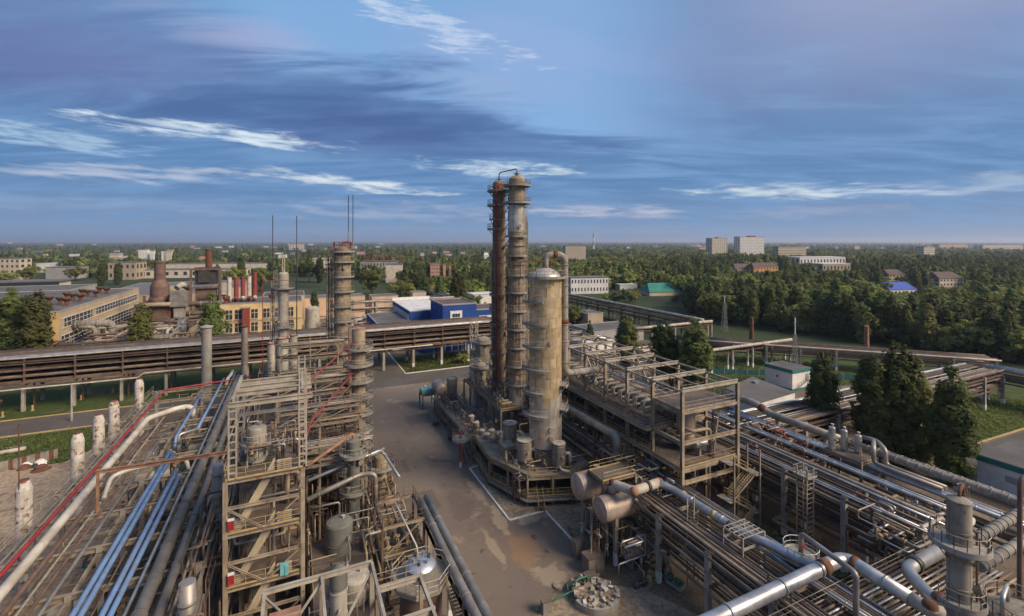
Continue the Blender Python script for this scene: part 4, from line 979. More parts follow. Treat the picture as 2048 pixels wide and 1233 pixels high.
# small grey cluster left of the twins
tower('short grey column with a lattice mast at the far end of the unit', 39.5, 101.5, 4, 18.0, 1.55, 'tower_grey', [(8.5, 2.7, 120, 330), (12.5, 2.7, 120, 330), (16.8, 2.6, 0, 360)], lad=240, bands=1.8)
t = thing('lattice_mast', 'slim grey lattice mast at the far end of the column unit', 'mast', (37.3, 102.6, 0)); zt = 22.0
for dx, dy in ((0, 0), (1.4, 0), (0, 1.4), (1.4, 1.4)): bar('leg', 'rail_grey', t, (37 + dx, 102 + dy, 4), (37 + dx, 102 + dy, zt), .14)
for i in range(9):
    za, zc = 4 + i * 2, 6 + i * 2
    for a, b in (((0, 0), (1.4, 0)), ((0, 0), (0, 1.4)), ((1.4, 0), (1.4, 1.4))): bar('brace', 'rail_grey', t, (37 + a[0], 102 + a[1], za), (37 + b[0], 102 + b[1], zc), .08); bar('brace', 'rail_grey', t, (37 + a[0], 102 + a[1], zc), (37 + b[0], 102 + b[1], zc), .08)
tower('squat grey column behind the red risers', 36.8, 96.5, 4, 13.5, 1.4, 'tower_grey', [(12.6, 2.3, 0, 360)], lad=200, bands=1.6)

# raised exchanger gallery in front of the twins
t = frame('raised gallery of small exchangers along the foot of the twin columns', [35.4, 41.0], [81.6, 85.9, 90.2, 94.5, 98.8, 103.0], [8.0], col='steel_grey', beam='steel_tan', decks=[0], rail='rail_yellow', deckm='deck', name='exchanger_gallery', cat='gallery')
for i in range(14):
    y = 82.6 + i * 1.42
    e = thing('exchanger', 'small tan exchanger with bent pipe, number %s along the raised gallery' % ['one', 'two', 'three', 'four', 'five', 'six', 'seven', 'eight', 'nine', 'ten', 'eleven', 'twelve', 'thirteen', 'fourteen'][i], 'exchanger', (36.6, y, 8.1))
    part('body', MB().tube([(36.0, y, 8.7), (36.1, y, 8.7), (38.0, y, 8.7), (38.1, y, 8.7)], [.22, .32, .32, .22], 12), 'pipe_tan', e)
    part('return_pipe', MB().tube([(36.3, y, 8.9), (36.3, y, 9.7 + .15 * (i % 3)), (36.3, y + .6, 9.7 + .15 * (i % 3)), (36.3, y + .6, 8.3)], .12, 8, .3), weighted([('valve', 3), ('pipe_tan', 3), ('pipe_pale', 2)]), e)
    for dx in (.4, 1.5): part('saddle', MB().box((36 + dx, y, 8.25), (.16, .5, .35)), 'steel_grey', e)
scribble('dense small piping on the gallery at the foot of the twin columns', (36, 40.8, 82.5, 102, 8.2, 11.2), 60, WARMMIX, .05, .13, lmax=3.0)

# two-level deck in front of the great column
UP, LO = 4.6, 1.5
dk = [(28.9, 71.4), (31.8, 63.3), (39.1, 60.9), (42.5, 62.5), (42.5, 74), (35.4, 80.5), (29.6, 80.5)]
t = thing('operating_deck', 'two-level railed deck with chamfered corner round the foot of the great column', 'deck', (31.8, 63.3, 0))
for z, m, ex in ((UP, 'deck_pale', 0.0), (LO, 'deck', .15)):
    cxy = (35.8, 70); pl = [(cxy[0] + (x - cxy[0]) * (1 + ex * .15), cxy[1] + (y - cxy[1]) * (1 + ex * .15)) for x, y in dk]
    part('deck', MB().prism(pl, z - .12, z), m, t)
    for (a, b) in zip(pl, pl[1:] + pl[:1]): bar('edge_beam', 'steel_grey', t, (*a, z - .42), (*b, z - .42), .22, .58, 'ibeam')
    part('railing', MB().rail([(*p, z) for p in (pl[6], pl[0], pl[1], pl[2], pl[3])], 1.05, 1.5), 'rail_yellow', t)
for (x, y) in dk + [(30.4, 67.3), (35.5, 62.1), (36, 75), (39, 68), (33, 70)]: bar('post', 'steel_grey', t, (x, y, 0), (x, y, UP - .1), .3, .3, 'ibeam')
part('drain_pipe', MB().tube([(dk[0][0] - .3, dk[0][1] - .2, .95), (dk[1][0] - .3, dk[1][1] - .4, .95), (dk[2][0], dk[2][1] - .5, .95), (42, 61.3, .95)], .22, 10, .4), 'lagging', t)
stair(t, (33.0, 60.9, 0.05), (33.9, 63.3, LO), .9, 'steel_brown', 'rail_yellow', (1, -.35))
stair(t, (36.4, 63.4, LO), (36.6, 65.0, UP), .8, 'steel_grey', 'rail_yellow', (1, 0))
b = MB()
for lb, x, y, h, r, m in (('pale green flat-topped pot at the front of the deck', 37.1, 62.9, 3.1, .98, 'tower_grey'), ('pale grey pot with white elbow left of the great column', 33.0, 66.7, 2.9, 1.15, 'tower_grey'),
                          ('grey pot further back on the deck beside the great column', 33.4, 73.2, 3.2, 1.15, 'tower')):
    v = vessel(lb, x, y, UP, h, r, m, name='pot_vessel', legs=1.0); part('lid', MB().lathe([(r * 1.04, 0), (r * 1.04, .12), (0, .2)], (x, y, UP + 1.0 + h), 24), 'tower_pale', v)
    part('elbow_pipe', MB().tube([(x + r * .8, y - .3, UP + h * .8), (x + r + .7, y - .4, UP + h * .8), (x + r + .8, y - .4, UP + .6)], .26, 12, .5), 'pipe_white', v)
    part('elbow_pipe', MB().tube([(x - .4, y - r * .7, UP + .9), (x - .5, y - r - .7, UP + .8), (x + .7, y - r - 1.0, UP + .5)], .17, 10, .4), 'pipe_white', v)
for i, (x, y) in enumerate(((31.6, 76.2), (31.2, 78.2), (31.0, 80.2), (32.8, 77.2), (32.6, 79.4), (31.3, 84), (31.6, 87.5))):
    v = vessel('small grey pot with a domed lid on the side deck, %s from the road corner' % ['first', 'second', 'third', 'fourth', 'fifth', 'sixth', 'seventh'][i], x, y, 3.4, 1.5, .55, 'tower_grey', name='small_pot', legs=.5)
    part('lid', MB().lathe([(.6, 0), (.6, .15), (.2, .3)], (x, y, 5.4), 16), 'tower_pale', v)
t = frame('long low side deck behind the railings along the road', [29.2, 35.0], [80.8, 86, 91, 96, 101, 106], [1.4, 3.4], col='steel_grey', beam='steel_grey', decks=[0, 1], rail='rail', name='side_deck', cat='deck')
cabin = thing('switch_cabin', 'small grey cabin with a barred opening on the deck', 'cabin', (31.4, 70.2, UP)); part('wall', MB().box((31.6, 70.4, UP + 1.0), (1.8, 2.4, 2.0)), 'steel_grey', cabin)
part('opening', MB().box((32.2, 69.18, UP + 1.1), (.9, .06, .7)), 'dark_metal', cabin); part('roof', MB().box((31.6, 70.4, UP + 2.05), (2.0, 2.6, .12)), 'deck_pale', cabin)
scribble('rusty small piping on the upper deck round the great column', (30, 42, 62, 80, UP + .1, UP + 2.4), 45, WARMMIX, .05, .12, lmax=3.0)
scribble('piping under the deck of the great column', (30, 42, 63, 80, .4, UP - .5), 40, DARKMIX, .06, .16)
scribble('small piping round the grey pots on the side deck', (29.4, 35, 81, 106, .4, 5.2), 70, WARMMIX, .05, .14, lmax=4.0)

# horizontal vessels at the far road corner
t = thing('feed_drum', 'round-ended tan drum on tall legs at the far road corner', 'drum', (31.2, 108.5, 0)); drum(t, (31.2, 108.5, 5.2), 'y', 3.6, 1.5, 'drum', head=.6, courses=3)
for y in (107.4, 109.6):
    for x in (30.3, 32.1): bar('leg', 'concrete', t, (x, y, 0), (x, y, 4.4), .3)
v = vessel('grey upright drum next to the tan drum at the far road corner', 33.6, 106.5, 2.6, 5.0, 1.25, 'tower_grey', name='upright_drum', legs=.4)
t = frame('low railed landing with a teal lid at the far road corner', [27.6, 30.6], [110.5, 113.5], [3.2], decks=[0], rail='rail', name='landing', cat='platform'); cube('teal_lid', 'teal_pale', t, (29.1, 112, 3.9), (3.2, 2.2, .9))
t = thing('fire_monitor_stand', 'red and white post with a railed round basket beside the road', 'stand', P(921, 935)); p = P(921, 935)
rod('post', 'dull_red', t, p, p + V3(0, 0, 5.0), .2); rod('post_foot', 'white_paint', t, p, p + V3(0, 0, 1.0), .22); ring(t, (p.x, p.y, 5.1), .1, 1.5, rail='rail'); part('monitor', MB().tube([(p.x, p.y, 5.2), (p.x, p.y, 6.2), (p.x - .6, p.y - .3, 6.5)], .13, 8, .3), 'pipe_red', t)
stair(t, (p.x + 1.2, p.y + 1.0, .1), (p.x + .4, p.y + 1.4, 5.0), .7, 'steel_brown', 'rail')
for i, (u, v_) in enumerate(((871, 850), (902, 880))):
    p = P(u, v_); t = thing('barrow', ['dark blue barrow on the road beside the kerb', 'dark handcart on the road near the monitor stand'][i], 'cart', p)
    part('tray', MB().prism([(p.x - .5, p.y - 1), (p.x + .5, p.y - 1), (p.x + .35, p.y + 1), (p.x - .35, p.y + 1)], .5, .95), ['pipe_blue', 'dark_metal'][i] if i else 'dark_metal', t)
    for s in (-.55, .55): part('wheel', MB().tube([(p.x + s - .06, p.y - .2, .3), (p.x + s + .06, p.y - .2, .3)], .3, 12), 'dark_metal', t)

# ------------------------------------------------------------------ the long open steel frame with the coolers
XL, XR = 45.9, 56.1; YS = [46.3 + 5.6 * i for i in range(11)]
t = thing('open_steel_frame', 'long open tan steel frame with bare roof beams right of the great column', 'steel frame', (XL, YS[0], 0))
for y in YS:
    for x in (XL, XR):
        bar('post', 'steel_tan', t, (x, y, 0), (x, y, 20.3), .42, .42, 'ibeam')
    bar('roof_beam', 'steel_pale', t, (XL, y, 20.5), (XR, y, 20.5), .28, .55, 'ibeam')
    for z in (13.8, 10.2, 8.6): bar('beam', 'steel_tan', t, (XL + .25, y, z - .3), (XR - .25, y, z - .3), .26, .5, 'ibeam')
for x in (XL, XR):
    for a, b_ in zip(YS, YS[1:]):
        bar('eave_beam', 'steel_pale', t, (x, a, 20.3), (x, b_, 20.3), .16, .26, 'ibeam')
        for z in (13.8, 10.2): bar('beam', 'steel_tan', t, (x, a + .25, z - .3), (x, b_ - .25, z - .3), .24, .55, 'ibeam')
for x in (XL + 3.4, XR - 3.4):
    for a, b_ in zip(YS, YS[1:]): bar('purlin', 'steel_pale', t, (x, a + .1, 20.6), (x, b_ - .1, 20.6), .12, .18)
for i in (3, 6):
    for x in (XL, XR): bar('brace', 'steel_pale', t, (x, YS[i] + .3, 14), (x, YS[i + 1] - .2, 20.1), .16); bar('brace', 'steel_pale', t, (x, YS[i + 1] - .3, 14), (x, YS[i] + .2, 20.1), .16)
for z, x0, x1, y0, y1, m in ((17.7, XL, XR, 46.3, 51.9, 'deck'), (13.8, XL - 1.3, XR, 51.9, 102.3, 'deck'), (10.2, XL - .2, XR + .4, 46.3, 102.3, 'deck')):
    o = part('deck', MB().box(((x0 + x1) / 2, (y0 + y1) / 2, z + .03), (x1 - x0, y1 - y0, .1)), m, t)
    part('railing', MB().rail([(x0, y0, z + .08), (x1, y0, z + .08), (x1, y1, z + .08), (x0, y1, z + .08)], 1.05, 1.5, True), 'rail_yellow' if z == 10.2 else 'rail', o)
    part('fascia', MB().bar((x0 - .05, y0 - .1, z - .2), (x1 + .05, y0 - .1, z - .2), .08, .42), 'steel_tan', o)
    part('fascia', MB().bar((x0 - .1, y0, z - .2), (x0 - .1, y1, z - .2), .08, .4), 'steel_tan', o)
stair(t, (52.2, 47.3, 10.3), (54.9, 48.6, 17.7), 1.0, 'steel_brown', 'rail', (0, 1))
for a, b_, z0, z1 in ((0, 1, 0, 2.6), (1, 0, 2.6, 5.2), (0, 1, 5.2, 7.8), (1, 0, 7.8, 10.2)):
    xa, xb = (53.5, 57.6); xs = (xa, xb) if a == 0 else (xb, xa); stair(t, (xs[0], 45.2 + .6 * a, z0), (xs[1], 45.2 + .6 * a, z1), 1.0, 'steel_grey', 'rail_yellow', (0, 1))
    cube('landing', 'grating', t, (xs[1] + (.5 if a == 0 else -.5), 45.5, z1 - .05), (1.2, 2.2, .1))
for x, y in ((53.2, 44.4), (58.2, 44.4), (58.2, 46.4)): bar('stair_post', 'steel_grey', t, (x, y, 0), (x, y, 11.2), .18)
# air cooler bank: fat header and bent tubes
ac = thing('cooler_header', 'long fat pale header pipe lying on the cooler deck of the open frame', 'header', (49, 60, 15)); pipe(ac, [(48.2, 52.6, 15.9), (48.2, 100, 15.9)], .62, 'lagging', 16, collar=5.6)
for i in range(17):
    y = 53.4 + i * 1.75; c = thing('cooler_bend', 'U-shaped lagged return bend of the cooler bank, %s from the near end' % ['fourth', 'fifth', 'sixth', 'seventh', 'eighth', 'ninth', 'tenth', 'eleventh', 'twelfth', 'thirteenth', 'fourteenth', 'fifteenth', 'sixteenth', 'last'][i - 3] if i > 2 else ['nearest U-shaped lagged return bend of the cooler bank', 'second nearest U-shaped lagged return bend of the cooler bank', 'third nearest U-shaped lagged return bend of the cooler bank'][i], 'pipe bend', (46, y, 14), 'return bends of the cooler bank')
    for k, dz in enumerate((0, .55)): part('bent_pipe', MB().tube([(48.0, y + k * .5, 15.2 + dz), (45.6 - .1 * k, y + k * .5, 15.2 + dz), (45.6 - .1 * k, y + k * .5, 17.0 - dz * .4), (48.0, y + k * .5, 17.0 - dz * .4)][::1], .17, 10, .5), 'lagging', c)
for i in range(9):
    y = 54 + i * 5.4; c = thing('cooler_box', 'rusty finned cooler box on the middle deck, %s from the near end' % ['first', 'second', 'third', 'fourth', 'fifth', 'sixth', 'seventh', 'eighth', 'ninth'][i], 'cooler', (51.5, y, 13.9))
    part('casing', MB().box((52.3, y, 14.6), (5.0, 4.4, .8)), 'steel_brown', c); part('inspection_lid', MB().box((52.3, y, 15.05), (3.6, 3.0, .1)), 'steel_grey', c); part('tube_bundle', MB().box((52.3, y, 14.1), (5.2, 4.0, .35)), 'rust', c)
scribble('piping and cable runs on the cooler deck', (49, 55.5, 53, 100, 16, 19), 45, GALVMIX, .05, .14, lmax=9)
scribble('dense piping on the yellow-railed deck of the open frame', (46.5, 55.5, 47, 98, 10.4, 13.2), 90, WARMMIX, .06, .2, lmax=7)
scribble('dark piping under the open steel frame', (46.2, 55.8, 47, 98, .5, 9.6), 110, DARKMIX, .08, .24, lmax=8)
v = vessel('upright tan pot at the near end of the open frame, under the top landing', 50.8, 50.6, 10.3, 5.4, 1.3, 'drum', name='upright_pot', legs=.6)
t = thing('silver_exchanger', 'short silver exchanger on the yellow-railed deck', 'exchanger', (50.6, 47.9, 10.3)); drum(t, (51.8, 48.2, 11.9), 'x', 3.4, .5, 'galv', head=.3, courses=3)
for dx in (-1.1, 1.1): part('saddle', MB().box((51.8 + dx, 48.2, 10.9), (.3, .8, 1.0)), 'steel_grey', t)
t = thing('tan_elbow_pipe', 'tan pipe bending round the upright pot at the near end', 'pipe', (49, 47, 14)); pipe(t, [(48.2, 50, 14.4), (48.4, 47.2, 14.4), (51.5, 46.9, 14.4), (51.5, 46.9, 12.4)], .24, 'pipe_tan', 10, bend=.6)
t = thing('silver_transfer_pipe', 'thick silver pipe running past the deck below the cooler bank', 'pipe', (43, 90, 11)); pipe(t, [(43, 98, 10.8), (43, 58.6, 11.2), (43.4, 56.8, 11.2), (43.4, 56.8, 6.4)], .62, 'galv_dull', 16, bend=1.5, collar=6)
for y in (95, 84, 73, 62): bar('support', 'steel_brown', t, (43, y, 0), (43, y, 10.2), .3)
rack('rack of brown pipes in the gap between the deck and the open frame', 'y', 52, 100, 42.9, 45.6, fill(43, 45.5, 3.6, DARKMIX, .1, .25) + fill(43, 45.5, 5.4, DARKMIX, .1, .22) + fill(43, 45.4, 7.4, WARMMIX, .1, .22), [3.5, 5.3, 7.3], 8, 'steel_brown', foot=False, pw=.25)
DEEPMIX = [('pipe_dark', 6), ('pipe_brown', 3), ('steel_brown', 3), ('pipe_tan', .6)]
# ------------------------------------------------------------------ horizontal drums and the pipe bundle running towards the camera
for lb, cy, cz, r, L, x0 in (('fat tan horizontal drum with conical ends on concrete legs, nearer the deck', 53.2, 7.2, 1.75, 6.6, 34.6), ('fat tan horizontal drum with conical ends on tall white-footed legs', 48.2, 6.7, 1.55, 6.0, 34.7)):
    t = thing('horizontal_drum', lb, 'drum', (x0, cy, 0)); drum(t, (x0 + L / 2, cy, cz), 'x', L, r, 'drum', n=14, head=.55, courses=5)
    for dx in (1.2, L - 1.3):
        part('saddle', MB().box((x0 + dx, cy, cz - r * .75), (.45, r * 1.7, r * .9)), 'steel_grey', t)
        for dy in (-r * .62, r * .62): bar('leg', 'concrete', t, (x0 + dx, cy + dy, 0), (x0 + dx, cy + dy, cz - r * 1.1), .42); bar('leg_foot', 'white_paint', t, (x0 + dx, cy + dy, .02), (x0 + dx, cy + dy, 1.6), .45)
    part('nozzle', MB().lathe([(.3, 0), (.3, .5), (.42, .5), (.42, .62)], (x0 + L * .4, cy, cz + r - .1), 14), 'steel_grey', t)
t = frame('yellow-railed walkway over the two tan drums', [35.6, 40.8], [49.4, 52.6], [9.3], col='steel_grey', beam='steel_grey', decks=[0], rail='rail_yellow', deckm='deck', name='drum_walkway', cat='walkway', z0=0)
stair(t, (32.6, 47.0, .05), (35.2, 50.2, 5.0), .9, 'steel_brown', 'rail_yellow', (.8, -.6)); cube('landing', 'grating', t, (35.6, 50.9, 5.0), (1.6, 1.6, .1))
t = thing('vapour_pipe', 'white pipe with rusty elbows zigzagging above the tan drums', 'pipe', P(1228, 975, 9.2))
vp = [P(1225, 985, 8.4), P(1226, 968, 9.4), P(1268, 983, 9.6), P(1318, 965, 9.6)]; pipe(t, [vp[0], vp[1], vp[2], vp[3]], .55, 'pipe_pale', 16, bend=.7)
for p in (vp[1], vp[2], vp[3]): part('elbow_wrap', MB().lathe([(.2, -.54), (.5, -.36), (.58, 0), (.5, .36), (.2, .54)], p, 14, smooth_prof=True), 'rust_pale' if p is vp[2] else 'rust', t)
part('band', MB().tube([vp[2].lerp(vp[3], .48), vp[2].lerp(vp[3], .58)], .66, 14), 'dark_metal', t)
t = thing('silver_main', 'long silver pipe running from the drums down to the lower right', 'pipe', (42.6, 46, 0)); e = P(1319, 967, 9.6)
pipe(t, [e, (42.6, e.y - 1.5, 9.2), (42.9, 34.2, 9.2), (43.8, 32.4, 9.2), (44.2, 29.2, 9.2), (44.4, 27.4, 9.8)], .46, 'galv_bright', 18, bend=1.0, collar=4.5)
for y, m in ((43.2, 'rail_yellow'), (38.6, 'rail_yellow'), (36.4, 'rust')): part('marker_band', MB().tube([(42.72, y, 9.2), (42.76, y - .5, 9.2)], .48, 18), m, t)
pb = fill(38.6, 46.4, 4.4, DARKMIX, .08, .22, .2) + fill(38.6, 46.4, 6.2, WARMMIX, .08, .2, .2) + fill(38.6, 41.6, 8.0, [('galv', 3), ('galv_dull', 3), ('pipe_tan', 2), ('pipe_brown', 2)], .08, .2, .12) + fill(43.6, 46.6, 8.0, [('galv_bright', 2), ('galv', 3), ('pipe_brown', 3), ('galv_dull', 2)], .06, .16, .08)
rack('dense bundle of tan and silver pipes running from the drums to the lower right', 'y', 21, 50, 38.4, 46.8, pb, [4.3, 6.1, 7.9], 7.2, 'concrete', 'steel_grey', loops=.12, pw=.5, collar=4.0)
for lb, u, vb, z1 in (('caged ladder tower left in the pipe bundle', 1290, 1128, 7.5), ('tall caged ladder tower in the middle of the pipe bundle', 1388, 1192, 9.8), ('thin caged ladder beside the tan drum', 1315, 1112, 8.5)):
    p = P(u, vb); t = thing('ladder_tower', lb, 'ladder', p); ladder(t, p, p + V3(0, 0, z1), .7, (-.6, -.8), m='rail')
    for dx in (-.5, .5): bar('post', 'rail', t, p + V3(dx, .5, 0), p + V3(dx, .5, z1 + 1), .12)
t = frame('railed grid platform over the pipe bundle', [41.0, 44.2], [33.2, 35.6], [8.9], col='rail_grey', beam='rail_grey', cw=.14, bw=.2, name='grid_platform', cat='platform', decks=[], z0=6.2, ztop=9.9)
for i in range(7): bar('grid_bar', 'rail_grey', t, (41 + .52 * i, 33.2, 9.9), (41 + .52 * i, 35.6, 9.9), .07)
for i in range(5): bar('grid_bar', 'rail_grey', t, (41, 33.2 + .58 * i, 9.94), (44.2, 33.2 + .58 * i, 9.94), .07)
t = thing('dark_rod_pipe', 'dark blue steel rod with a bright sleeve slanting by the pipe bundle', 'pipe', P(1277, 1040, 5)); pipe(t, [P(1277, 1042, 5.4), P(1358, 1108, 4.6)], .16, 'dark_metal', 8); a, c = P(1318, 1072, 5.1), P(1326, 1079, 5.05); part('sleeve', MB().tube([a, c], .24, 10), 'galv', t)
scribble('tangled brown piping and frames below the tan drums', (34, 41, 43, 55, .4, 5.2), 60, WARMMIX, .06, .17, lmax=4)
scribble('small piping between drums and the open frame', (41, 46, 46, 58, 4, 9), 60, WARMMIX, .07, .2, lmax=5)
t = thing('exchanger', 'tan horizontal exchanger on the ground below the drums', 'exchanger', P(1265, 1130)); p = P(1268, 1132); drum(t, (p.x + .8, p.y, 1.7), 'x', 4.0, .62, 'drum', courses=3)
for dx in (-.6, 2.0): part('saddle', MB().box((p.x + dx, p.y, .6), (.35, 1.0, 1.2)), 'concrete', t)
for i, (u, v_) in enumerate(((1280, 1180), (1300, 1165), (1330, 1150), (1350, 1172))): p = P(u, v_); pump('small pump set on the dirt below the drums, %s from the road' % ['first', 'second', 'third', 'fourth'][i], p.x, p.y, 0, .6 * i, ['dark_metal', 'valve', 'galv_dull', 'green_paint'][i])
p = P(1190, 1196); t = thing('ruined_tank', 'broken round concrete tank base littered with white debris beside the road', 'tank base', p)
part('ring_wall', MB().annulus((p.x, p.y, 0), 2.35, 2.75, .8, 185, 345, n=20), 'concrete', t); part('floor', MB().lathe([(2.36, .1), (2.36, .7), (0, .75)], (p.x, p.y, 0), 30), 'slab', t)
for i in range(70):
    a, q = rnd.uniform(0, 6.28), 2.7 * math.sqrt(rnd.random()); o = part('rubble', MB().box((0, 0, 0), (rnd.uniform(.2, .8), rnd.uniform(.2, .5), rnd.uniform(.1, .3)), rnd.uniform(0, 3)), rnd.choice(['concrete_white', 'concrete', 'slab', 'dark_metal', 'concrete']), t, Matrix.Translation((p.x + q * math.cos(a), p.y + q * math.sin(a), rnd.uniform(.75, 1.0))) @ Matrix.Rotation(rnd.uniform(-.5, .5), 4, 'X'))
t = thing('manhole_cover', 'pale round concrete cover beside the green pipes', 'cover', P(1117, 1174)); part('lid', MB().lathe([(.62, 0), (.62, .22), (0, .27)], P(1117, 1174), 20), 'slab', t)
t = thing('green_pipework', 'green painted pipe rails crossing to the round tank base', 'piping', P(1100, 1195)); a = P(1070, 1218, .6); c = P(1150, 1180, .6); d = P(1165, 1155, 1.6)
pipe(t, [a, c, c + V3(0, 0, 1), d], .1, 'green_paint', 8); pipe(t, [P(1130, 1170, 1.2), P(1175, 1152, 1.4)], .09, 'green_paint', 8); pipe(t, [P(1135, 1190, 0), P(1135, 1170, 1.2)], .08, 'green_paint', 8)
for i, (u, v_, w, h, m) in enumerate(((1158, 1112, 1.5, 2.0, 'galv_dull'), (1186, 1140, 2.2, 1.9, 'steel_grey'), (1092, 1225, 1.0, 1.3, 'galv'), (1180, 1168, 1.3, 1.1, 'green_paint'))):
    p = P(u, v_); t = thing('cabinet', ['pale steel cabinet at the foot of the yellow stair', 'long grey-green cabinet below the tan drums', 'grey box on the pad by the green pipes', 'green cased machine on the tank base edge'][i], 'cabinet', p)
    part('body', MB().box((p.x, p.y, h / 2), (w, w * .7, h)), m, t); part('top', MB().box((p.x, p.y, h + .05), (w + .15, w * .7 + .15, .1)), 'deck', t)

# ------------------------------------------------------------------ crossing rack and right-hand column at the lower right
t = thing('silver_crossing_main', 'thick silver pipe crossing the lower right corner with rusty collars', 'pipe', (32, 27, 0))
pipe(t, [(24, 27.2, 9.8), (46.9, 27.4, 9.8), (47.6, 26.9, 9.8), (47.2, 21.8, 9.8)], .6, 'galv_bright', 20, bend=1.0, collar=5)
part('rust_collar', MB().tube([(44.0, 27.37, 9.8), (44.9, 27.38, 9.8)], .68, 18), 'rust', t); part('rust_collar', MB().tube([(47.55, 26.6, 9.8), (47.53, 26.1, 9.8)], .66, 18), 'rust', t)
for x in (33.0, 38.3, 43.2): part('marker_band', MB().lathe([(.61, 0), (.61, .42)], n=6, a0=-50, a1=40), 'rail_yellow', t, Matrix.Translation((x, 27.28, 9.8)) @ V3(1, 0, 0).to_track_quat('Z', 'Y').to_matrix().to_4x4())
t = thing('rust_capped_pipe', 'two short white pipes ending in rust-streaked elbows by the right column', 'pipe', (47, 21, 9))
pipe(t, [(47.2, 21.8, 9.8), (47.15, 20.2, 9.8), (48.6, 19.6, 9.5)], .56, 'pipe_pale', 18, bend=.9); pipe(t, [(60, 24.0, 10), (50.6, 23.8, 10), (48.9, 21.0, 9.7), (48.9, 19.4, 9.2)], .56, 'galv', 18, bend=.9)
for p in ((47.2, 20.5, 10.0), (48.95, 20.6, 10.0)): part('rust_cap', MB().lathe([(.2, -.58), (.5, -.4), (.61, 0), (.5, .34), (.2, .5)], p, 16, smooth_prof=True), 'pipe_white', t); part('rust_top', MB().lathe([(.59, .1), (.5, .38), (.25, .54), (0, .57)], p, 16, smooth_prof=True), 'rust', t)
part('gasket_band', MB().tube([(52.0, 23.85, 10), (52.6, 23.85, 10)], .66, 18), 'dark_metal', t)
cb = fill(20.4, 26.2, 7.6, [('galv_bright', 3), ('galv', 3), ('pipe_brown', 2), ('pipe_tan', 2), ('dull_red', .6)], .06, .16, .16) + fill(20.4, 26.4, 5.9, DARKMIX, .08, .22, .2) + fill(20.4, 26.4, 4.2, DEEPMIX, .08, .22, .14)
rack('crossing rack of silver pipes in the lower right corner', 'x', 26, 62, 20.2, 26.8, cb, [4.1, 5.8, 7.5], 6, 'concrete', 'steel_brown', pw=.5, rails=[26.6], collar=4)
t = thing('propped_pipe', 'slim grey pipe slanting down across the crossing rack on a post', 'pipe', P(1602, 1067, 11)); a, c = P(1602, 1067, 11.0), P(1712, 1147, 11.6); pipe(t, [a - V3(0, 0, 4), a, c, c - V3(0, 0, 1), c - V3(0, 0, 9)], .24, 'galv_dull', 12, bend=.5)
p = P(1602, 1112, 9.0); t = thing('octagonal_basket', 'white railed octagonal basket on a post beside the silver main', 'platform', p); ring(t, (p.x, p.y, 9.0), .12, 1.6, rail='white_paint'); rod('post', 'dark_metal', t, (p.x, p.y, 0), (p.x, p.y, 9.2), .3)
part('red_wheel', MB().annulus((p.x + .3, p.y, 9.9), .2, .32, .06, n=12), 'pipe_red', t)
tx, ty = 45.3, 17.9
tower('streaked concrete-grey column with round platform at the right edge', tx, ty, 0, 20.4, .72, 'tower_grey', [(17.4, 1.75, 0, 360)], lad=10, bands=2.0, top='flat', deck='concrete', rail='rail', manholes=2)
t = thing('column_cap_pipe', 'brown pipe bending over the head of the right column', 'pipe', (tx, ty, 20)); pipe(t, [(tx, ty, 20.2), (tx, ty, 21.1), (tx + 1.1, ty + .2, 21.5), (tx + 1.1, ty + .2, 17.6)], .12, 'rust', 8, bend=.4)
ring(t, (tx, ty, 13.2), .74, 1.5, 150, 330, rail='rail'); part('gauge', MB().tube([(tx + 1.0, ty - .35, 18.9), (tx + 1.0, ty - .45, 18.9)], .28, 16), 'white_paint', t); rod('riser', 'steel_brown', t, (tx + .7, ty - .75, 0), (tx + .7, ty - .75, 18.4), .08)
t = vessel('flat-topped round grey tank in the lower right corner', 51.2, 16.2, 0, 11.4, 2.5, 'tower_grey', name='round_tank'); part('roof_railing', MB().rail([V3(51.2 + 2.4 * math.cos(R(a)), 16.2 + 2.4 * math.sin(R(a)), 11.0) for a in range(0, 360, 30)], 1.1, 9, True, .04), 'rail', t)
part('loop_pipe', MB().tube([(49.6, 17, 10.6), (49.6, 17, 12.4), (51.6, 17.4, 12.6), (51.6, 17.4, 11)], .16, 10, .5), 'galv', t)
t = thing('tall_vent_pipe', 'dark brown upright vent pipe at the right edge', 'pipe', P(2040, 1110, 14)); p = P(2040, 1110, 14); pipe(t, [(p.x, p.y, 0), (p.x, p.y, 20.2), (p.x + 1, p.y - .2, 20.6)], .17, 'steel_brown', 10, bend=.4)

# ------------------------------------------------------------------ the brown pipe street along the right
py = fill(60.2, 68.6, 9.2, [('galv_bright', 4), ('galv', 2), ('pipe_brown', 3), ('pipe_tan', 1)], .1, .24, .3, .75) + fill(60.2, 68.6, 7.5, DEEPMIX, .08, .26, .2) + fill(60.2, 68.6, 5.9, DEEPMIX, .08, .24, .2) + fill(60.2, 68.6, 4.3, DEEPMIX, .1, .24, .2)
rack('wide street of brown and silver pipes stacked in levels beyond the open frame', 'y', 27, 96, 60, 69, py, [4.2, 5.8, 7.4, 9.1], 8, 'concrete', 'steel_brown', pw=.55, loops=.05, collar=6)
t = thing('ladder_tower', 'square lattice ladder tower standing against the brown pipe street', 'ladder tower', (59.2, 38.6, 0))
for dx, dy in ((0, 0), (1.3, 0), (0, 1.3), (1.3, 1.3)): bar('leg', 'rail', t, (58.4 + dx, 38 + dy, 0), (58.4 + dx, 38 + dy, 11.3), .13)
for i in range(18):
    z = .6 * i + .3
    for a, b_ in (((0, 0), (1.3, 0)), ((0, 0), (0, 1.3))): bar('rung', 'rail', t, (58.4 + a[0], 38 + a[1], z), (58.4 + b_[0], 38 + b_[1], z), .06)
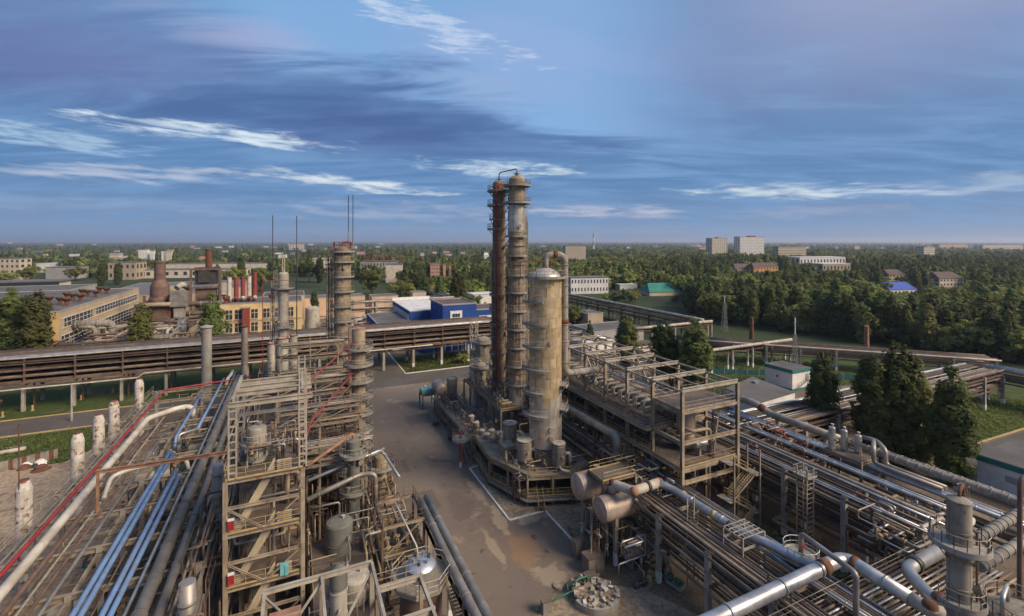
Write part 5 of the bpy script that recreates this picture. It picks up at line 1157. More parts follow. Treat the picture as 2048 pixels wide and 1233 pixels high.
cube('platform', 'grating', t, (59.05, 38.65, 10.2), (1.9, 1.9, .12)); part('railing', MB().rail([(58.1, 37.7, 10.2), (60, 37.7, 10.2), (60, 39.6, 10.2), (58.1, 39.6, 10.2)], 1.05, 1, True), 'rail_grey', t)
t = thing('ground_pipe', 'tan pipe kinking over the dirt below the brown pipe street', 'pipe', P(1545, 1045, 1)); pipe(t, [P(1600, 1018, 1.6), P(1546, 1040, 1.6), P(1602, 1072, 1.6)], .25, 'pipe_tan', 10, bend=.4)
sheet('concrete_pad', [(57, 42), (60, 42), (60, 50), (57, 50)], .02, 'slab')
scribble('loose piping where the pipe street meets the crossing rack', (56, 68, 26, 32, 4, 9.6), 50, GALVMIX, .07, .2, lmax=5)
# big pipe beyond the street
t = thing('lagged_main', 'thick silver and lagged main running beyond the pipe street', 'pipe', (75, 60, 0)); pipe(t, [(74.4, 64, 11.0), (74.6, 57.4, 11.0), (75.2, 55.6, 9.9), (75.2, 43, 9.9)], .62, 'galv_dull', 16, bend=1.1, collar=5)
pipe(t, [(75.3, 43, 9.9), (75.6, 23.6, 9.9), (58, 23.2, 10.0)], .5, 'lagging', 16, bend=.9, collar=1.1); pipe(t, [(76.8, 40, 9.6), (77, 21.6, 9.6), (58, 21.4, 9.6)], .46, 'lagging', 16, bend=.9, collar=1.2)
for y in (62, 54, 46, 38, 30): bar('support', 'concrete', t, (75.2, y, 0), (75.2, y, 9.3), .45); 
part('elbow_wrap', MB().lathe([(.2, -.7), (.66, -.4), (.72, 0), (.66, .4), (.2, .7)], (74.7, 56.6, 10.6), 14, smooth_prof=True), 'rust', t)
rack('pair of bright blue-grey pipes in front of the lagged main', 'y', 22, 60, 71.4, 74.2, [(72.0, 8.9, .3, 'galv_bright'), (72.8, 8.9, .3, 'galv_bright'), (73.6, 8.9, .22, 'galv_dull')] + fill(71.5, 74.1, 6.8, DARKMIX, .08, .2), [6.7, 8.5], 7, 'steel_grey', 'steel_grey', foot=False, pw=.3)
t = frame('small valve platform with silver pots in front of the poplar clump', [70.6, 74.4], [38.4, 43.4], [9.4], col='steel_grey', beam='steel_grey', decks=[0], rail='rail', name='valve_platform', cat='platform')
for i, (x, y, h) in enumerate(((71.2, 42.6, 3.2), (72.7, 41.8, 2.8), (73.6, 40.4, 2.4))): vessel('slim silver pot on the valve platform, %s from the left' % ['first', 'second', 'third'][i], x, y, 9.45, h, .42, 'galv', name='slim_pot', legs=.3)
t = thing('loop_pipes', 'two grey pipes looping over beside the silver pots', 'pipe', (73, 38, 9)); 
for k in (0, 1): pipe(t, [(72.0 + .9 * k, 30, 9.6), (72.0 + .9 * k, 37.6 - k, 9.6), (72.0 + .9 * k, 37.6 - k, 11.6), (74.4, 38.8 - k * .4, 11.9), (75.2, 41, 11.4)], .28, 'galv_dull', 12, bend=.7)
scribble('red and rusty valve gear behind the valve platform', (66, 74, 42, 55, 6, 9.8), 40, [('dull_red', 3), ('galv_dull', 3), ('pipe_tan', 3)], .06, .16, lmax=3)
# rack along x behind the poplars
px = fill(54, 62.5, 7.8, [('galv_bright', 3), ('galv_dull', 2), ('pipe_brown', 4), ('pipe_dark', 3)], .1, .3, .2, .95) + fill(54, 62.5, 6.2, DEEPMIX, .1, .3, .12) + fill(54, 62.5, 4.6, DEEPMIX, .1, .3, .15)
rack('broad pipe rack running behind the poplar clump to the right edge', 'x', 64, 158, 53.8, 62.8, px, [4.5, 6.1, 7.7], 9, 'concrete', 'steel_brown', pw=.6, collar=7)
rack('pipe rack turning off beyond the right edge lawn', 'y', 8, 57, 158, 165, fill(158.3, 164.8, 7.8, GALVMIX, .1, .3, .2) + fill(158.3, 164.8, 5.6, DARKMIX, .1, .3, .15), [5.5, 7.7], 9, 'concrete', 'steel_brown', pw=.6)
def slanted_rack(label, p, q, width, pipes, levels, **kw):
    p, q = Vector(p), Vector(q); t = rack(label, 'x', 0, (q - p).length, 0, width, pipes, levels, **kw); d = q - p
    t.matrix_basis = Matrix.Translation(p) @ Matrix.Rotation(math.atan2(d.y, d.x), 4, 'Z'); return t
slanted_rack('long low rack of brown pipes along the edge of the wood', (124, 116, 0), (178, 62, 0), 9, fill(.3, 8.6, 6.3, DEEPMIX + [('pipe_pale', 1.5)], .1, .32, .2) + fill(.3, 8.6, 4.3, DEEPMIX, .1, .3, .15), [4.2, 6.2], step=10, post='concrete', beam='steel_brown', pw=.6)
rack('pale single main on white-footed posts in front of the low brown rack', 'x', 96, 150, 103, 105.4, [(103.6, 7.0, .5, 'pipe_pale'), (104.8, 6.6, .3, 'galv')], [6.2], 9, 'concrete', 'steel_brown', pw=.5)
rack('distant dark rack capped by one pale pipe at the edge of the wood', 'y', 139, 300, 147, 151, [(147.6, 8.6, .6, 'pipe_pale')] + fill(148.4, 150.8, 7.6, DARKMIX, .15, .35, .1) + fill(147, 150.8, 5.6, DARKMIX, .15, .35, .1) + fill(147, 150.8, 3.8, DARKMIX, .15, .35, .1), [3.7, 5.5, 7.5], 10, 'steel_brown', 'steel_brown', foot=False, pw=.5)
rack('pale pipe branch turning back from the distant rack', 'x', 112, 150, 135.5, 138, [(136, 8.2, .55, 'pipe_pale'), (137.3, 8.0, .35, 'pipe_tan')], [7.5], 10, 'concrete', 'steel_brown', pw=.5)
t = thing('teal_fence', 'long low teal fence in front of the low brown rack', 'fence', (100, 112, 0))
for i in range(22): 
    a, c = V3(102, 113, 0).lerp(V3(160, 72, 0), i / 22), V3(102, 113, 0).lerp(V3(160, 72, 0), (i + .96) / 22); bar('fence_panel', 'teal', t, a + V3(0, 0, .75), c + V3(0, 0, .75), .06, 1.3); bar('fence_post', 'concrete', t, a, a + V3(0, 0, 1.6), .14)
# houses at the right
def teal_house(lb, x0, x1, y0, y1, h, name='equipment_house'):
    t = block(lb, x0, x1, y0, y1, h, 'wall_white', name=name, parapet=0)
    cube('plinth', 'teal', t, ((x0 + x1) / 2, (y0 + y1) / 2, .35), (x1 - x0 + .1, y1 - y0 + .1, .7)); cube('teal_band', 'teal', t, ((x0 + x1) / 2, (y0 + y1) / 2, h - .35), (x1 - x0 + .3, y1 - y0 + .3, .9)); cube('roof', 'asphalt_roof', t, ((x0 + x1) / 2, (y0 + y1) / 2, h + .12), (x1 - x0 + .1, y1 - y0 + .1, .08)); return t
t = teal_house('white box house with teal roof edge on the lawn', 119.8, 127.2, 81.8, 89.8, 5.6); part('stair_rail', MB().rail([(121, 81.6, .4), (126, 81.4, 2.6)], 1, 1.2), 'dark_metal', t); cube('door', 'wall_grey', t, (125.8, 81.72, 3.2), (1.1, .1, 2.1)); cube('wall_lamp', 'dark_metal', t, (119.65, 86, 3.2), (.3, .5, .5))
t = teal_house('long white house with a teal band at the right edge', 100.9, 114, 14, 37.6, 5.2, name='control_house'); 
for y in (33.5, 30.2, 26): cube('vent_grille', 'wall_grey', t, (100.86, y, 2.9), (.1, 1.5, 1.0)); 
cube('door', 'galv_dull', t, (100.86, 28.2, 1.5), (.1, 1.6, 2.6))
rp = [P(1450, 778, 4), P(1505, 754, 4), P(1590, 785, 4), P(1520, 806, 4)]; t = thing('flat_shed', 'low shed with a dark felt roof between the frame and the white box house', 'shed', (rp[0].x, rp[0].y, 0))
part('wall', MB().prism([p[:2] for p in rp], 0, 3.8), 'wall_white', t); part('roof', MB().prism([(p.x, p.y) for p in rp], 3.85, 4.05), 'asphalt_roof', t); cube('roof_hatch', 'galv', t, (*P(1512, 765, 4.2).xy, 4.3), (1.6, 1.0, .5))
def lattice(lb, p, h, w, m, name='lattice_mast', rodl=0):
    t = thing(name, lb, 'mast', p); p = Vector(p); n = max(3, int(h / 2))
    for dx, dy in ((-1, -1), (1, -1), (1, 1), (-1, 1)): bar('leg', m, t, p + V3(dx * w / 2, dy * w / 2, 0), p + V3(dx * w * .18, dy * w * .18, h), .12)
    for i in range(n):
        za, zc = h * i / n, h * (i + 1) / n; wa, wc = w / 2 * (1 - .64 * i / n), w / 2 * (1 - .64 * (i + 1) / n)
        for a, b_ in (((-1, -1), (1, -1)), ((1, -1), (1, 1)), ((1, 1), (-1, 1)), ((-1, 1), (-1, -1))): bar('brace', m, t, p + V3(a[0] * wa, a[1] * wa, za), p + V3(b_[0] * wc, b_[1] * wc, zc), .07); bar('brace', m, t, p + V3(a[0] * wc, a[1] * wc, zc), p + V3(b_[0] * wc, b_[1] * wc, zc), .06)
    if rodl: rod('aerial', 'white_paint', t, p + V3(0, 0, h), p + V3(0, 0, h + rodl), .16, 'rod')
    return t
lattice('grey lattice aerial mast beside the white box house', P(1590, 748), 12, 1.6, 'rail_grey', rodl=5)
lattice('thin lattice mast at the edge of the wood', P(1449, 664), 13, 2.2, 'rail_grey', rodl=3)
for lb, u, vb, h in (('rust-red post beside the low brown rack, left one', 1503, 708, 13), ('rust-tan post beside the low brown rack, right one', 1733, 725, 12)):
    p = P(u, vb); t = thing('steel_stack', lb, 'post', p); part('shaft', MB().lathe([(.75, 0), (.7, h), (.55, h + .05)], p, 14), 'rust_pale' if 'tan' in lb else 'rust', t); part('base_flange', MB().lathe([(1.1, 0), (1.1, .4), (.8, .45)], p, 14), 'concrete', t)
t = thing('far_chimney', 'slim banded chimney on the horizon right of the twin columns', 'chimney', PZ(1187, 1500)); p = PZ(1187, 1500)
for i in range(6): part('shaft_band', MB().lathe([(3.2 - .25 * i, i * 13), (2.95 - .25 * i, i * 13 + 13)], p, 12), 'wall_white' if i % 2 else 'wall_grey', t)
t = block('low grey shed left of the distant rack', 104, 128, 150, 166, 5, 'wall_grey', name='works_shed'); block('tan brick works house under the distant rack', 116, 124, 172, 182, 8, 'wall_tan', name='works_house'); block('white low shed behind the open steel frame', 92, 106, 138, 150, 4, 'wall_white', 'roof_white', name='works_shed')
slanted_rack('tan conveyor-like pipe bridge behind the open steel frame', (76, 152, 0), (96, 132, 0), 2.5, fill(.2, 2.3, 6.5, WARMMIX, .2, .4), [6.3], step=7, pw=.5)
scribble('scrap heap of rusty piping below the pale pipe branch', (100, 125, 120, 136, .2, 2.5), 60, DARKMIX + [('white_paint', 1)], .1, .35, lmax=6)
# ------------------------------------------------------------------ left foreground pipe rack over the sandy yard
for i, y in enumerate((73.2, 88.0, 96.0, 103.0, 117.5)):
    t = thing('peeling_column', ['nearest', 'second', 'third', 'fourth', 'farthest'][i] + ' white concrete column with peeling rusty top beside the sand', 'column', (-28.6, y, 0))
    part('shaft', MB().lathe([(.82, 0), (.78, 11.2)], (-28.6, y, 0), 8), 'concrete_white', t); part('taper', MB().lathe([(.80, 11.2), (.55, 12.1), (.5, 12.2)], (-28.6, y, 0), 8), 'concrete_white', t); part('cap', MB().lathe([(.5, 12.2), (.44, 12.35)], (-28.6, y, 0), 8), 'rust', t)
for i, (x, y, h) in enumerate(((-20.2, 139, 18.2), (-11.8, 137.6, 18.0))):
    t = thing('capped_column', ['pale concrete column with a flared cap in front of the long rack', 'grey column with a rusty cap in front of the long rack'][i], 'column', (x, y, 0)); r = 1.15 if not i else .75
    part('shaft', MB().lathe([(r, 0), (r, h)], (x, y, 0), 16), 'concrete' if not i else 'tower_grey', t); part('cap', MB().lathe([(r * .95, h), (r * 1.3, h + .2), (r * 1.3, h + .45), (0, h + .9)], (x, y, 0), 16), 'concrete' if not i else 'rust', t)
LR = thing('yard_pipe_rack', 'concrete-beamed pipe rack running from the lower left corner over the sandy yard', 'pipe rack', (-18, 18, 0))
k = 0
for y in [18 + 7.4 * i for i in range(15)]:
    for x in (-26.6, -18.5, -8.6): bar('post', 'concrete', LR, (x, y, 0), (x, y, 8.2), .5)
    bar('cross_beam', 'steel_grey', LR, (-27.4, y, 8.0), (-8.0, y, 8.0), .34, .55, 'ibeam')
for x in (-26.9, -18.6, -8.3): bar('runner', 'steel_grey', LR, (x, 16, 7.5), (x, 123, 7.5), .25, .4, 'ibeam')
for y in [21.7 + 14.8 * i for i in range(7)]: bar('tie_beam', 'steel_grey', LR, (-27, y, 7.75), (-18.5, y, 7.75), .14, .22)
for i in range(1, 13, 3):
    a = 18 + 7.4 * i; bar('brace', 'steel_grey', LR, (-26.8, a, 7.75), (-18.7, a + 7.4, 7.75), .12, .12)
part('railing', MB().rail([(-27.3, 40, 8.3), (-27.3, 122, 8.3)], 1.0, 3.7), 'rail', LR)
def lone(label, pts, r, m, bend=None, collar=0, name='pipe_run', n=12, bands=()):
    t = thing(name, label, 'pipe', (pts[0][0], pts[0][1], 0)); pipe(t, pts, r, m, n, bend=bend, collar=collar); return t
lone('long bright red pipe running up from the lower left corner and turning right', [(-24.9, 14, 9.0), (-24.7, 119, 9.0), (-8.0, 121.5, 9.3), (-7.8, 121.5, 7.5), (3, 124, 7.5)], .17, 'pipe_red', .5, 9)
lone('thick cream pipe beside the red pipe, bending right at its far end', [(-23.7, 14, 8.9), (-23.5, 101.5, 8.9), (-19.6, 104.6, 9.2), (-17.4, 104.6, 9.2), (-17.4, 104.6, 7.0)], .46, 'pipe_white', 1.3, 12, n=16)
lone('brown pipe under the cream pipe', [(-22.4, 14, 8.5), (-22.4, 96, 8.5)], .24, 'steel_brown', None, 5)
lone('thin grey conduit left of the red pipe', [(-26.2, 14, 8.5), (-26.2, 121, 8.5)], .09, 'galv_dull', None, 6); lone('second thin grey conduit left of the red pipe', [(-25.7, 14, 8.4), (-25.7, 121, 8.4)], .07, 'rail', None, 6)
for lb, x, y0, y1 in (('leftmost light blue pipe of the near four', -16.9, 14, 84.5), ('second light blue pipe of the near four', -16.3, 14, 83.5), ('third light blue pipe of the near four', -14.7, 14, 77), ('rightmost light blue pipe of the near four', -14.0, 14, 75)):
    t = lone(lb, [(x, y0, 8.75), (x, y1, 8.75)], .24, 'pipe_blue', None, 11, 'blue_pipe'); part('end_flange', MB().tube([(x, y1, 8.75), (x, y1 + .25, 8.75), (x, y1 + .26, 8.75), (x, y1 + .8, 8.5)], [.3, .3, .22, .22], 12), 'galv', t)
lone('light blue pipe of the far pair, left one, ending in a silver bend', [(-17.4, 114, 8.9), (-17.2, 90, 8.9), (-17.2, 89, 7.6)], .22, 'pipe_blue', .4, 0, 'blue_pipe'); lone('light blue pipe of the far pair, right one', [(-14.7, 124, 8.9), (-14.7, 92.5, 8.9)], .22, 'pipe_blue', .4, 0, 'blue_pipe')
lone('silver hooked pipe end between the blue pipes', [(-14.7, 92.4, 8.9), (-17.0, 91, 8.9), (-17.0, 90.6, 7.4)], .22, 'galv', .5, 0, 'silver_bend')
lone('thick dark grey lagged pipe right of the blue pipes', [(-11.7, 14, 8.95), (-11.9, 124, 8.95)], .56, 'lag_grey', None, 4, n=16); lone('second dark grey lagged pipe right of the first', [(-10.3, 14, 8.8), (-10.5, 124, 8.8)], .40, 'lag_grey', None, 5, n=14)
lone('thin silver pipe between blue and grey pipes', [(-13.0, 14, 8.6), (-13.0, 130, 8.6)], .15, 'galv', None, 6); lone('thin tan pipe right of the grey pipes', [(-9.5, 14, 8.6), (-9.5, 120, 8.6)], .13, 'pipe_tan', None, 6); lone('thin grey pipe at the inner edge of the yard rack', [(-9.0, 14, 8.6), (-9.0, 118, 8.6)], .1, 'galv_dull', None, 6)
for i, x in enumerate((-21.4, -20.6, -19.6)): lone('slim rusty pipe on the yard rack, %s right of the brown one' % ['first', 'second', 'third'][i], [(x, 14, 8.45), (x, 110 - 8 * i, 8.45)], .1 + .03 * i, ['rail', 'steel_brown', 'galv_dull'][i], None, 5)
lone('white capped pipe end at the far end of the yard rack', [(-13.4, 128, 9.4), (-13.4, 124.4, 9.4), (-13.9, 122.6, 9.0), (-13.9, 121, 8.0)], .34, 'pipe_white', .6)
t = thing('rusty_beam', 'rusty orange beam reaching across the yard rack to the stair tower', 'beam', (-21, 70, 0)); bar('beam', 'rust_pale', t, (-21.2, 70.2, 13.0), (-6.4, 69.4, 13.1), .3, .4, 'ibeam'); bar('post', 'rust_pale', t, (-21, 70.2, 8.2), (-21, 70.2, 13), .25)
t = thing('cream_bend', 'cream pipe bend beside the rusty beam', 'pipe', (-20.5, 74, 0)); pipe(t, [(-21, 72, 8.9), (-21, 74.6, 10.4), (-19.6, 75.4, 10.6), (-13.5, 76.4, 10.6), (-13.2, 76.4, 9)], .25, 'pipe_white', 12, bend=.7)
scribble('small piping and valves slung below the yard rack', (-20, -9, 30, 120, 5.5, 8.0), 45, WARMMIX, .06, .17, lmax=8)
scribble('piping and steelwork low in the sandy yard', (-22, -9.5, 36, 122, .3, 3.4), 90, WARMMIX, .07, .22, lmax=5)
for i in range(16):
    x, y = rnd.uniform(-23, -11), 44 + i * 4.9; pump('pump set under the yard rack, %s along from the near end' % ['first', 'second', 'third', 'fourth', 'fifth', 'sixth', 'seventh', 'eighth', 'ninth', 'tenth', 'eleventh', 'twelfth', 'thirteenth', 'fourteenth', 'fifteenth', 'last'][i], x, y, 0, rnd.choice((0, 1.57, .8)), rnd.choice(['galv_dull', 'green_paint', 'steel_grey', 'valve', 'teal']))
for i, (x, y) in enumerate(((-20, 62), (-17, 81), (-20.5, 92), (-15, 101), (-20, 110))):
    t = thing('ground_drum', 'grey horizontal drum under the yard rack, %s from the near end' % ['first', 'second', 'third', 'fourth', 'fifth'][i], 'drum', (x, y, 0)); drum(t, (x, y, 2.4), 'x', 4.4, .9, rnd.choice(['tower_grey', 'tower_pale', 'galv_dull']), courses=3)
    for dx in (-1.4, 1.4): part('saddle', MB().box((x + dx, y, .9), (.35, 1.4, 1.8)), 'concrete', t)
for i, (x, y, m) in enumerate(((-22, 50, 'white_paint'), (-23.5, 45, 'dark_metal'), (-21, 58, 'dark_metal'))):
    t = thing('tarpaulin', ['crumpled white sheet lying on the yard ground', 'dark crumpled sheeting at the lower left', 'dark oil-stained mat in the yard'][i], 'sheet', (x, y, 0)); b = MB(); n = 7; g = random.Random(i)
    vs = [(x + (a / n - .5) * 5 + g.uniform(-.3, .3), y + (c / n - .5) * 4 + g.uniform(-.3, .3), .06 + .35 * g.random()) for a in range(n + 1) for c in range(n + 1)]
    b.add(vs, [(a * (n + 1) + c, (a + 1) * (n + 1) + c, (a + 1) * (n + 1) + c + 1, a * (n + 1) + c + 1) for a in range(n) for c in range(n)], True); part('sheeting', b, m, t)
# scrap and fence on the sand
t = thing('corrugated_fence', 'rusty corrugated fence across the sand at the left', 'fence', (-62, 106, 0))
for i in range(14): a, c = P(-10 + i * 9, 948 - i * 2.2), P(-10 + i * 9 + 8.6, 948 - (i + 1) * 2.2); bar('fence_sheet', 'galv_dull' if i % 3 else 'rust', t, a + V3(0, 0, .9), c + V3(0, 0, .9), .08, 1.8)
for i in range(9):
    p = P(62 + rnd.uniform(-14, 22), 936 + rnd.uniform(-8, 6)); t = thing('sand_heap', 'lump of %s rubble on the sand by the corrugated fence, number %s of the pile' % (['white', 'dark', 'brown'][i % 3], ['one', 'two', 'three', 'four', 'five', 'six', 'seven', 'eight', 'nine'][i]), 'rubble', p)
    b = MB(); g = random.Random(i); s = g.uniform(.5, 1.3); pr = [(s * (1 - j / 5) ** .6 * g.uniform(.8, 1.2), s * .8 * j / 5) for j in range(6)]; b.lathe(pr, p, 9); part('lump', b, ['white_paint', 'dark_metal', 'rust'][i % 3], t)
lone('white fallen pipe lying on the lawn edge', [P(-20, 910, .3), P(52, 897, .3)], .4, 'pipe_white', None)
# lamp post, rods
for lb, u, vb, h, r in (('thin rusty lightning rod at the lower left', 38, 1180, 19, .07), ):
    p = P(u, vb); t = thing('lightning_rod', lb, 'rod', p); rod('rod', 'rust', t, p, p + V3(0, 0, h), r, 'rod'); rod('socket', 'concrete', t, p, p + V3(0, 0, 2), r * 3)
p = P(143, 842); t = thing('lamp_post', 'pale concrete lamp post standing on the left lawn edge', 'lamp post', p); part('pole', MB().lathe([(.25, 0), (.14, 8.2)], p, 10), 'concrete', t); part('arm', MB().tube([p + V3(0, 0, 8.1), p + V3(-14, 1.5, 8.3)], .09, 6), 'galv', t)
for i, u in enumerate((5, 65, 162, 225)):
    p = P(u, 836 - u * .22); t = thing('bollard', 'yellow and white bollard by the left road, %s from the edge' % ['first', 'second', 'third', 'fourth'][i], 'bollard', p); part('post', MB().lathe([(.22, 0), (.22, 1.2), (0, 1.3)], p, 10), 'rail_yellow', t); part('base', MB().box(p + V3(0, 0, .1), (.6, .6, .2)), 'concrete', t)

# ------------------------------------------------------------------ stair tower
X0, X1, Y0, Y1 = -6.1, 0.7, 52.4, 60.2
LV = [1.3, 3.9, 6.5, 9.1, 11.7, 14.4, 16.9]; br = []
xm = (X0 + X1) / 2
for i in (5, 3, 1): br += [((X0 + .2, Y0 - .05, LV[i] - .2), (xm, Y0 - .05, LV[i - 1] - .1)), ((X1 - .2, Y0 - .05, LV[i] - .2), (xm, Y0 - .05, LV[i - 1] - .1)), ((X1 + .05, Y0 + .2, LV[i]), (X1 + .05, Y1 - .2, LV[i - 1]))]
ST = frame('tan steel stair tower with X braces and zigzag stairs in the left foreground', [X0, X1], [Y0, Y1], LV, col='steel_tan', beam='steel_tan', cw=.4, bw=.3, decks=[2, 4, 6], braces=br, rail='rail_yellow', deckm='deck', name='stair_tower', cat='steel frame')
for n_, (za, zc) in enumerate(((1.3, 6.5), (6.5, 11.7), (11.7, 16.95))):
    xa, xb, yy = -4.9, -1.9, 53.6
    o = stair(ST, (xa, yy, za), (xb, yy, zc), 1.1, 'steel_pale', 'rail_yellow', (0, 1))
    for j in range(6): bar('guard_slat', 'pipe_pale' if j % 3 else 'rail_yellow', o, (xa, yy - .62, za + .15 + .2 * j), (xb, yy - .62, zc + .15 + .2 * j), .05, .11)
    for sx, zz in ((-1.0, zc - .1), (-5.5, za + .05)):
        cube('landing', 'grating', ST, (sx, 54.0, zz), (1.3, 2.2, .1))
        for j in range(6): bar('slat', 'rail_yellow' if j % 3 == 0 else 'pipe_pale', ST, (sx - .68, 52.72, zz + .12 + .2 * j), (sx + .68, 52.72, zz + .12 + .2 * j), .05, .12)
for j in range(16):       # ribbed screen behind the stairs
    bar('rib_panel', 'steel_grey', ST, (-5.2 + .21 * j, 56.0, 1.0), (-5.2 + .21 * j, 56.0, 16.5), .17, .09)
for (x, y, h) in ((X1, Y0, 27.0), (X0 + .6, Y0, 24.3), (X1, Y1, 26.6), (X0 + .6, Y1, 24.3)):
    for dx in (-.32, .32):
        bar('mast_leg', 'steel_pale', ST, (x + dx, y, 17), (x + dx, y, h), .14)
    for j in range(int((h - 17) / .75)): bar('mast_rung', 'steel_pale', ST, (x - .32, y, 17.6 + .75 * j), (x + .32, y, 17.6 + .75 * j), .1, .16)
for y, z in ((Y0, 24.2), (Y0 + 2.8, 24.4), (Y0 + 5.2, 24.3), (Y1, 24.2)): bar('portal_beam', 'steel_pale', ST, (X0 + .3, y, z), (X1 + .9, y, z), .3, .5, 'ibeam')
for x in (X0 + .6, X1): bar('portal_beam', 'steel_pale', ST, (x, Y0, 24.6), (x, Y1 + 1, 24.6), .25, .4, 'ibeam')
bar('portal_beam', 'steel_pale', ST, (X0 + .6, Y0 + 1.4, 22.7), (X1, Y0 + 1.4, 22.7), .2, .3); bar('brace', 'steel_pale', ST, (X0 + .6, Y1, 22), (X1, Y1, 24), .14)
t = vessel('white domed pot on the top deck of the stair tower', -3.6, 55.6, 17.0, 3.6, .88, 'tower_pale', name='white_pot', legs=.2); ring(t, (-3.6, 55.6, 19.0), .9, 1.5, 90, 330, rail='rail_grey')
scribble('tangled pipes and valves on the top deck of the stair tower', (X0 + .8, X1 - .4, Y0 + 1, Y1 - .2, 17.1, 19.2), 45, WARMMIX, .05, .13, lmax=3); scribble('piping inside the stair tower', (X0 + .4, X1 - .3, Y0 + 3.5, Y1 - .3, .5, 16.4), 60, DARKMIX, .07, .2, lmax=6)
t = thing('extinguisher', 'red fire box on the left post of the stair tower, upper one', 'fire box', (-5.7, 52.2, 12)); part('case', MB().box((-5.6, 52.1, 12.8), (.5, .3, .9)), 'pipe_red', t); part('lid', MB().box((-5.6, 52.1, 13.3), (.56, .36, .1)), 'white_paint', t)
t = thing('extinguisher', 'red fire box on the left post of the stair tower, lower one', 'fire box', (-5.7, 52.2, 7)); part('case', MB().box((-5.6, 52.1, 7.6), (.5, .3, .9)), 'pipe_red', t); part('lid', MB().box((-5.6, 52.1, 8.1), (.56, .36, .1)), 'white_paint', t)
t = thing('blue_cloth', 'pale blue cloth hung over the yellow rail of the stair tower', 'cloth', (-.9, 52.3, 7)); part('cloth', MB().box((-1.0, 52.28, 7.15), (.75, .1, 1.25)), 'teal_pale', t); part('fold', MB().box((-.8, 52.2, 7.0), (.3, .06, 1.0)), 'teal_pale', t)
for lb, pts, r in (('grey ventilation duct with an elbow left of the stair tower', [(-8.2, 47, 11.5), (-8.2, 47, 5.6), (-7.2, 46.4, 4.6), (-7.2, 46.4, 0)], .62), ('tall grey duct left of the stair tower', [(-8.0, 62.5, 14.6), (-8.0, 62.5, 9.5), (-7.2, 62.2, 8.5), (-7.2, 62.2, 0)], .58)):
    t = lone(lb, pts, r, 'galv_dull', .9, 2.2, 'duct', 16)

# ------------------------------------------------------------------ columns of the left unit
tower('mid-height tan column ringed by eight round platforms at the road edge', 10.0, 85.7, 0, 24.6, 1.15, 'tower', [(z, 2.5, 0, 360) for z in (4.4, 7.3, 10.2, 13.0, 15.8, 18.6, 21.4)], lad=200, bands=1.9, top='flat', rail='rail_grey')
tower('tall tan column with red-topped head and lightning rods in the left unit', 9.3, 108, 0, 38.4, 1.75, 'tower', [(z, 2.45, 0, 360) for z in (8, 12, 16, 19.6, 22.8, 26, 29.2, 32.4, 35.6)] + [(37.8, 2.6, 0, 360)], lad=200, bands=2.0, top='flat', rail='rail', manholes=6)
t = thing('ladder_shaft', 'dark vertical shaft of piping on the left side of the tall tan column', 'piping', (6.6, 108.6, 0))
for k in range(7): rod('riser', weighted(DARKMIX), t, (6.2 + .32 * (k % 4), 108.2 + .5 * (k // 4), 0), (6.2 + .32 * (k % 4), 108.2 + .5 * (k // 4), 37.4 - .6 * k), .11)
for z in range(3, 37, 2): bar('tie', 'steel_brown', t, (6.0, 108.1, z), (7.5, 108.1, z), .1, .14)
t = thing('red_head_frame', 'red frame on the head of the tall tan column', 'frame', (9.3, 108, 38.4)); part('railing', MB().rail([(7.6, 106.5, 38.5), (11, 106.5, 38.5), (11, 109.5, 38.5), (7.6, 109.5, 38.5)], 1.3, 1.0, True, .06), 'dull_red', t); part('head_pipe', MB().tube([(9.3, 108, 38.4), (9.3, 108, 39.8), (10.8, 108, 39.8)], .2, 8, .4), 'dull_red', t)
for lb, x, y, z0, z1 in (('left lightning rod of the close pair on the tall tan column', 10.5, 107.6, 38, 50), ('right lightning rod of the close pair on the tall tan column', 11.4, 107.2, 36, 50), ('left lightning rod beside the slim domed column', -4.6, 118, 14, 45.8), ('right lightning rod beside the slim domed column', 0.3, 118, 14, 45.8)):
    t = thing('lightning_rod', lb, 'rod', (x, y, z0)); rod('rod', 'dark_metal', t, (x, y, z0), (x, y, z1), .085, 'rod'); rod('lower_tube', 'steel_grey', t, (x, y, z0), (x, y, z0 + (z1 - z0) * .35), .13)
tower('slim pale domed column with twin vent pipes in the left unit', -2.4, 116.8, 8, 33.2, 1.05, 'tower_pale', [(14.6, 1.9, 0, 360), (21.0, 2.1, 0, 360), (29.6, 2.3, 0, 360)], lad=200, bands=2.4)
t = thing('vent_pipes', 'twin slim vent pipes above the domed column', 'pipe', (-2.4, 116.8, 33)); rod('vent', 'tower_pale', t, (-2.6, 116.8, 32.8), (-2.6, 116.8, 37.6), .13); rod('vent', 'tower_pale', t, (-2.2, 116.8, 32.8), (-2.2, 116.8, 36.8), .11)
lattice('thin lattice ladder frame left of the domed column', V3(-4.6, 117.4, 8), 23, 1.2, 'rail', 'ladder_mast')
t = frame('open staging frame carrying the domed column', [-6.5, 3.0], [112.5, 120], [6.0, 10.4], col='steel_tan', beam='steel_tan', decks=[0, 1], rail='rail', name='staging_frame'); 
for i, (x, y, h, r, m) in enumerate(((-4.6, 113.6, 7.4, .85, 'tower_pale'), (-2.5, 113.2, 8.4, 1.15, 'tower_pale'), (-.3, 113.4, 8.8, .75, 'tower_pale'))):
    v = vessel('pale upright vessel with a red head flange on the staging frame, %s' % ['left', 'middle', 'right'][i], x, y, 10.5, h, r, m, name='upright_vessel', legs=.3); part('red_flange', MB().annulus((x, y, 10.8 + h - .35), r * .8, r * 1.06, .25, n=18), 'dull_red', v)
lone('red riser pipe beside the staging frame', [(-6.3, 112.3, 6), (-6.3, 112.3, 31.5), (-1, 113.5, 31.5)], .07, 'dull_red', .4, 4); lone('red riser up the ringed column', [(8.2, 83.8, 4), (8.2, 83.8, 25.3), (11.6, 84.2, 25.6)], .07, 'dull_red', .4, 4)
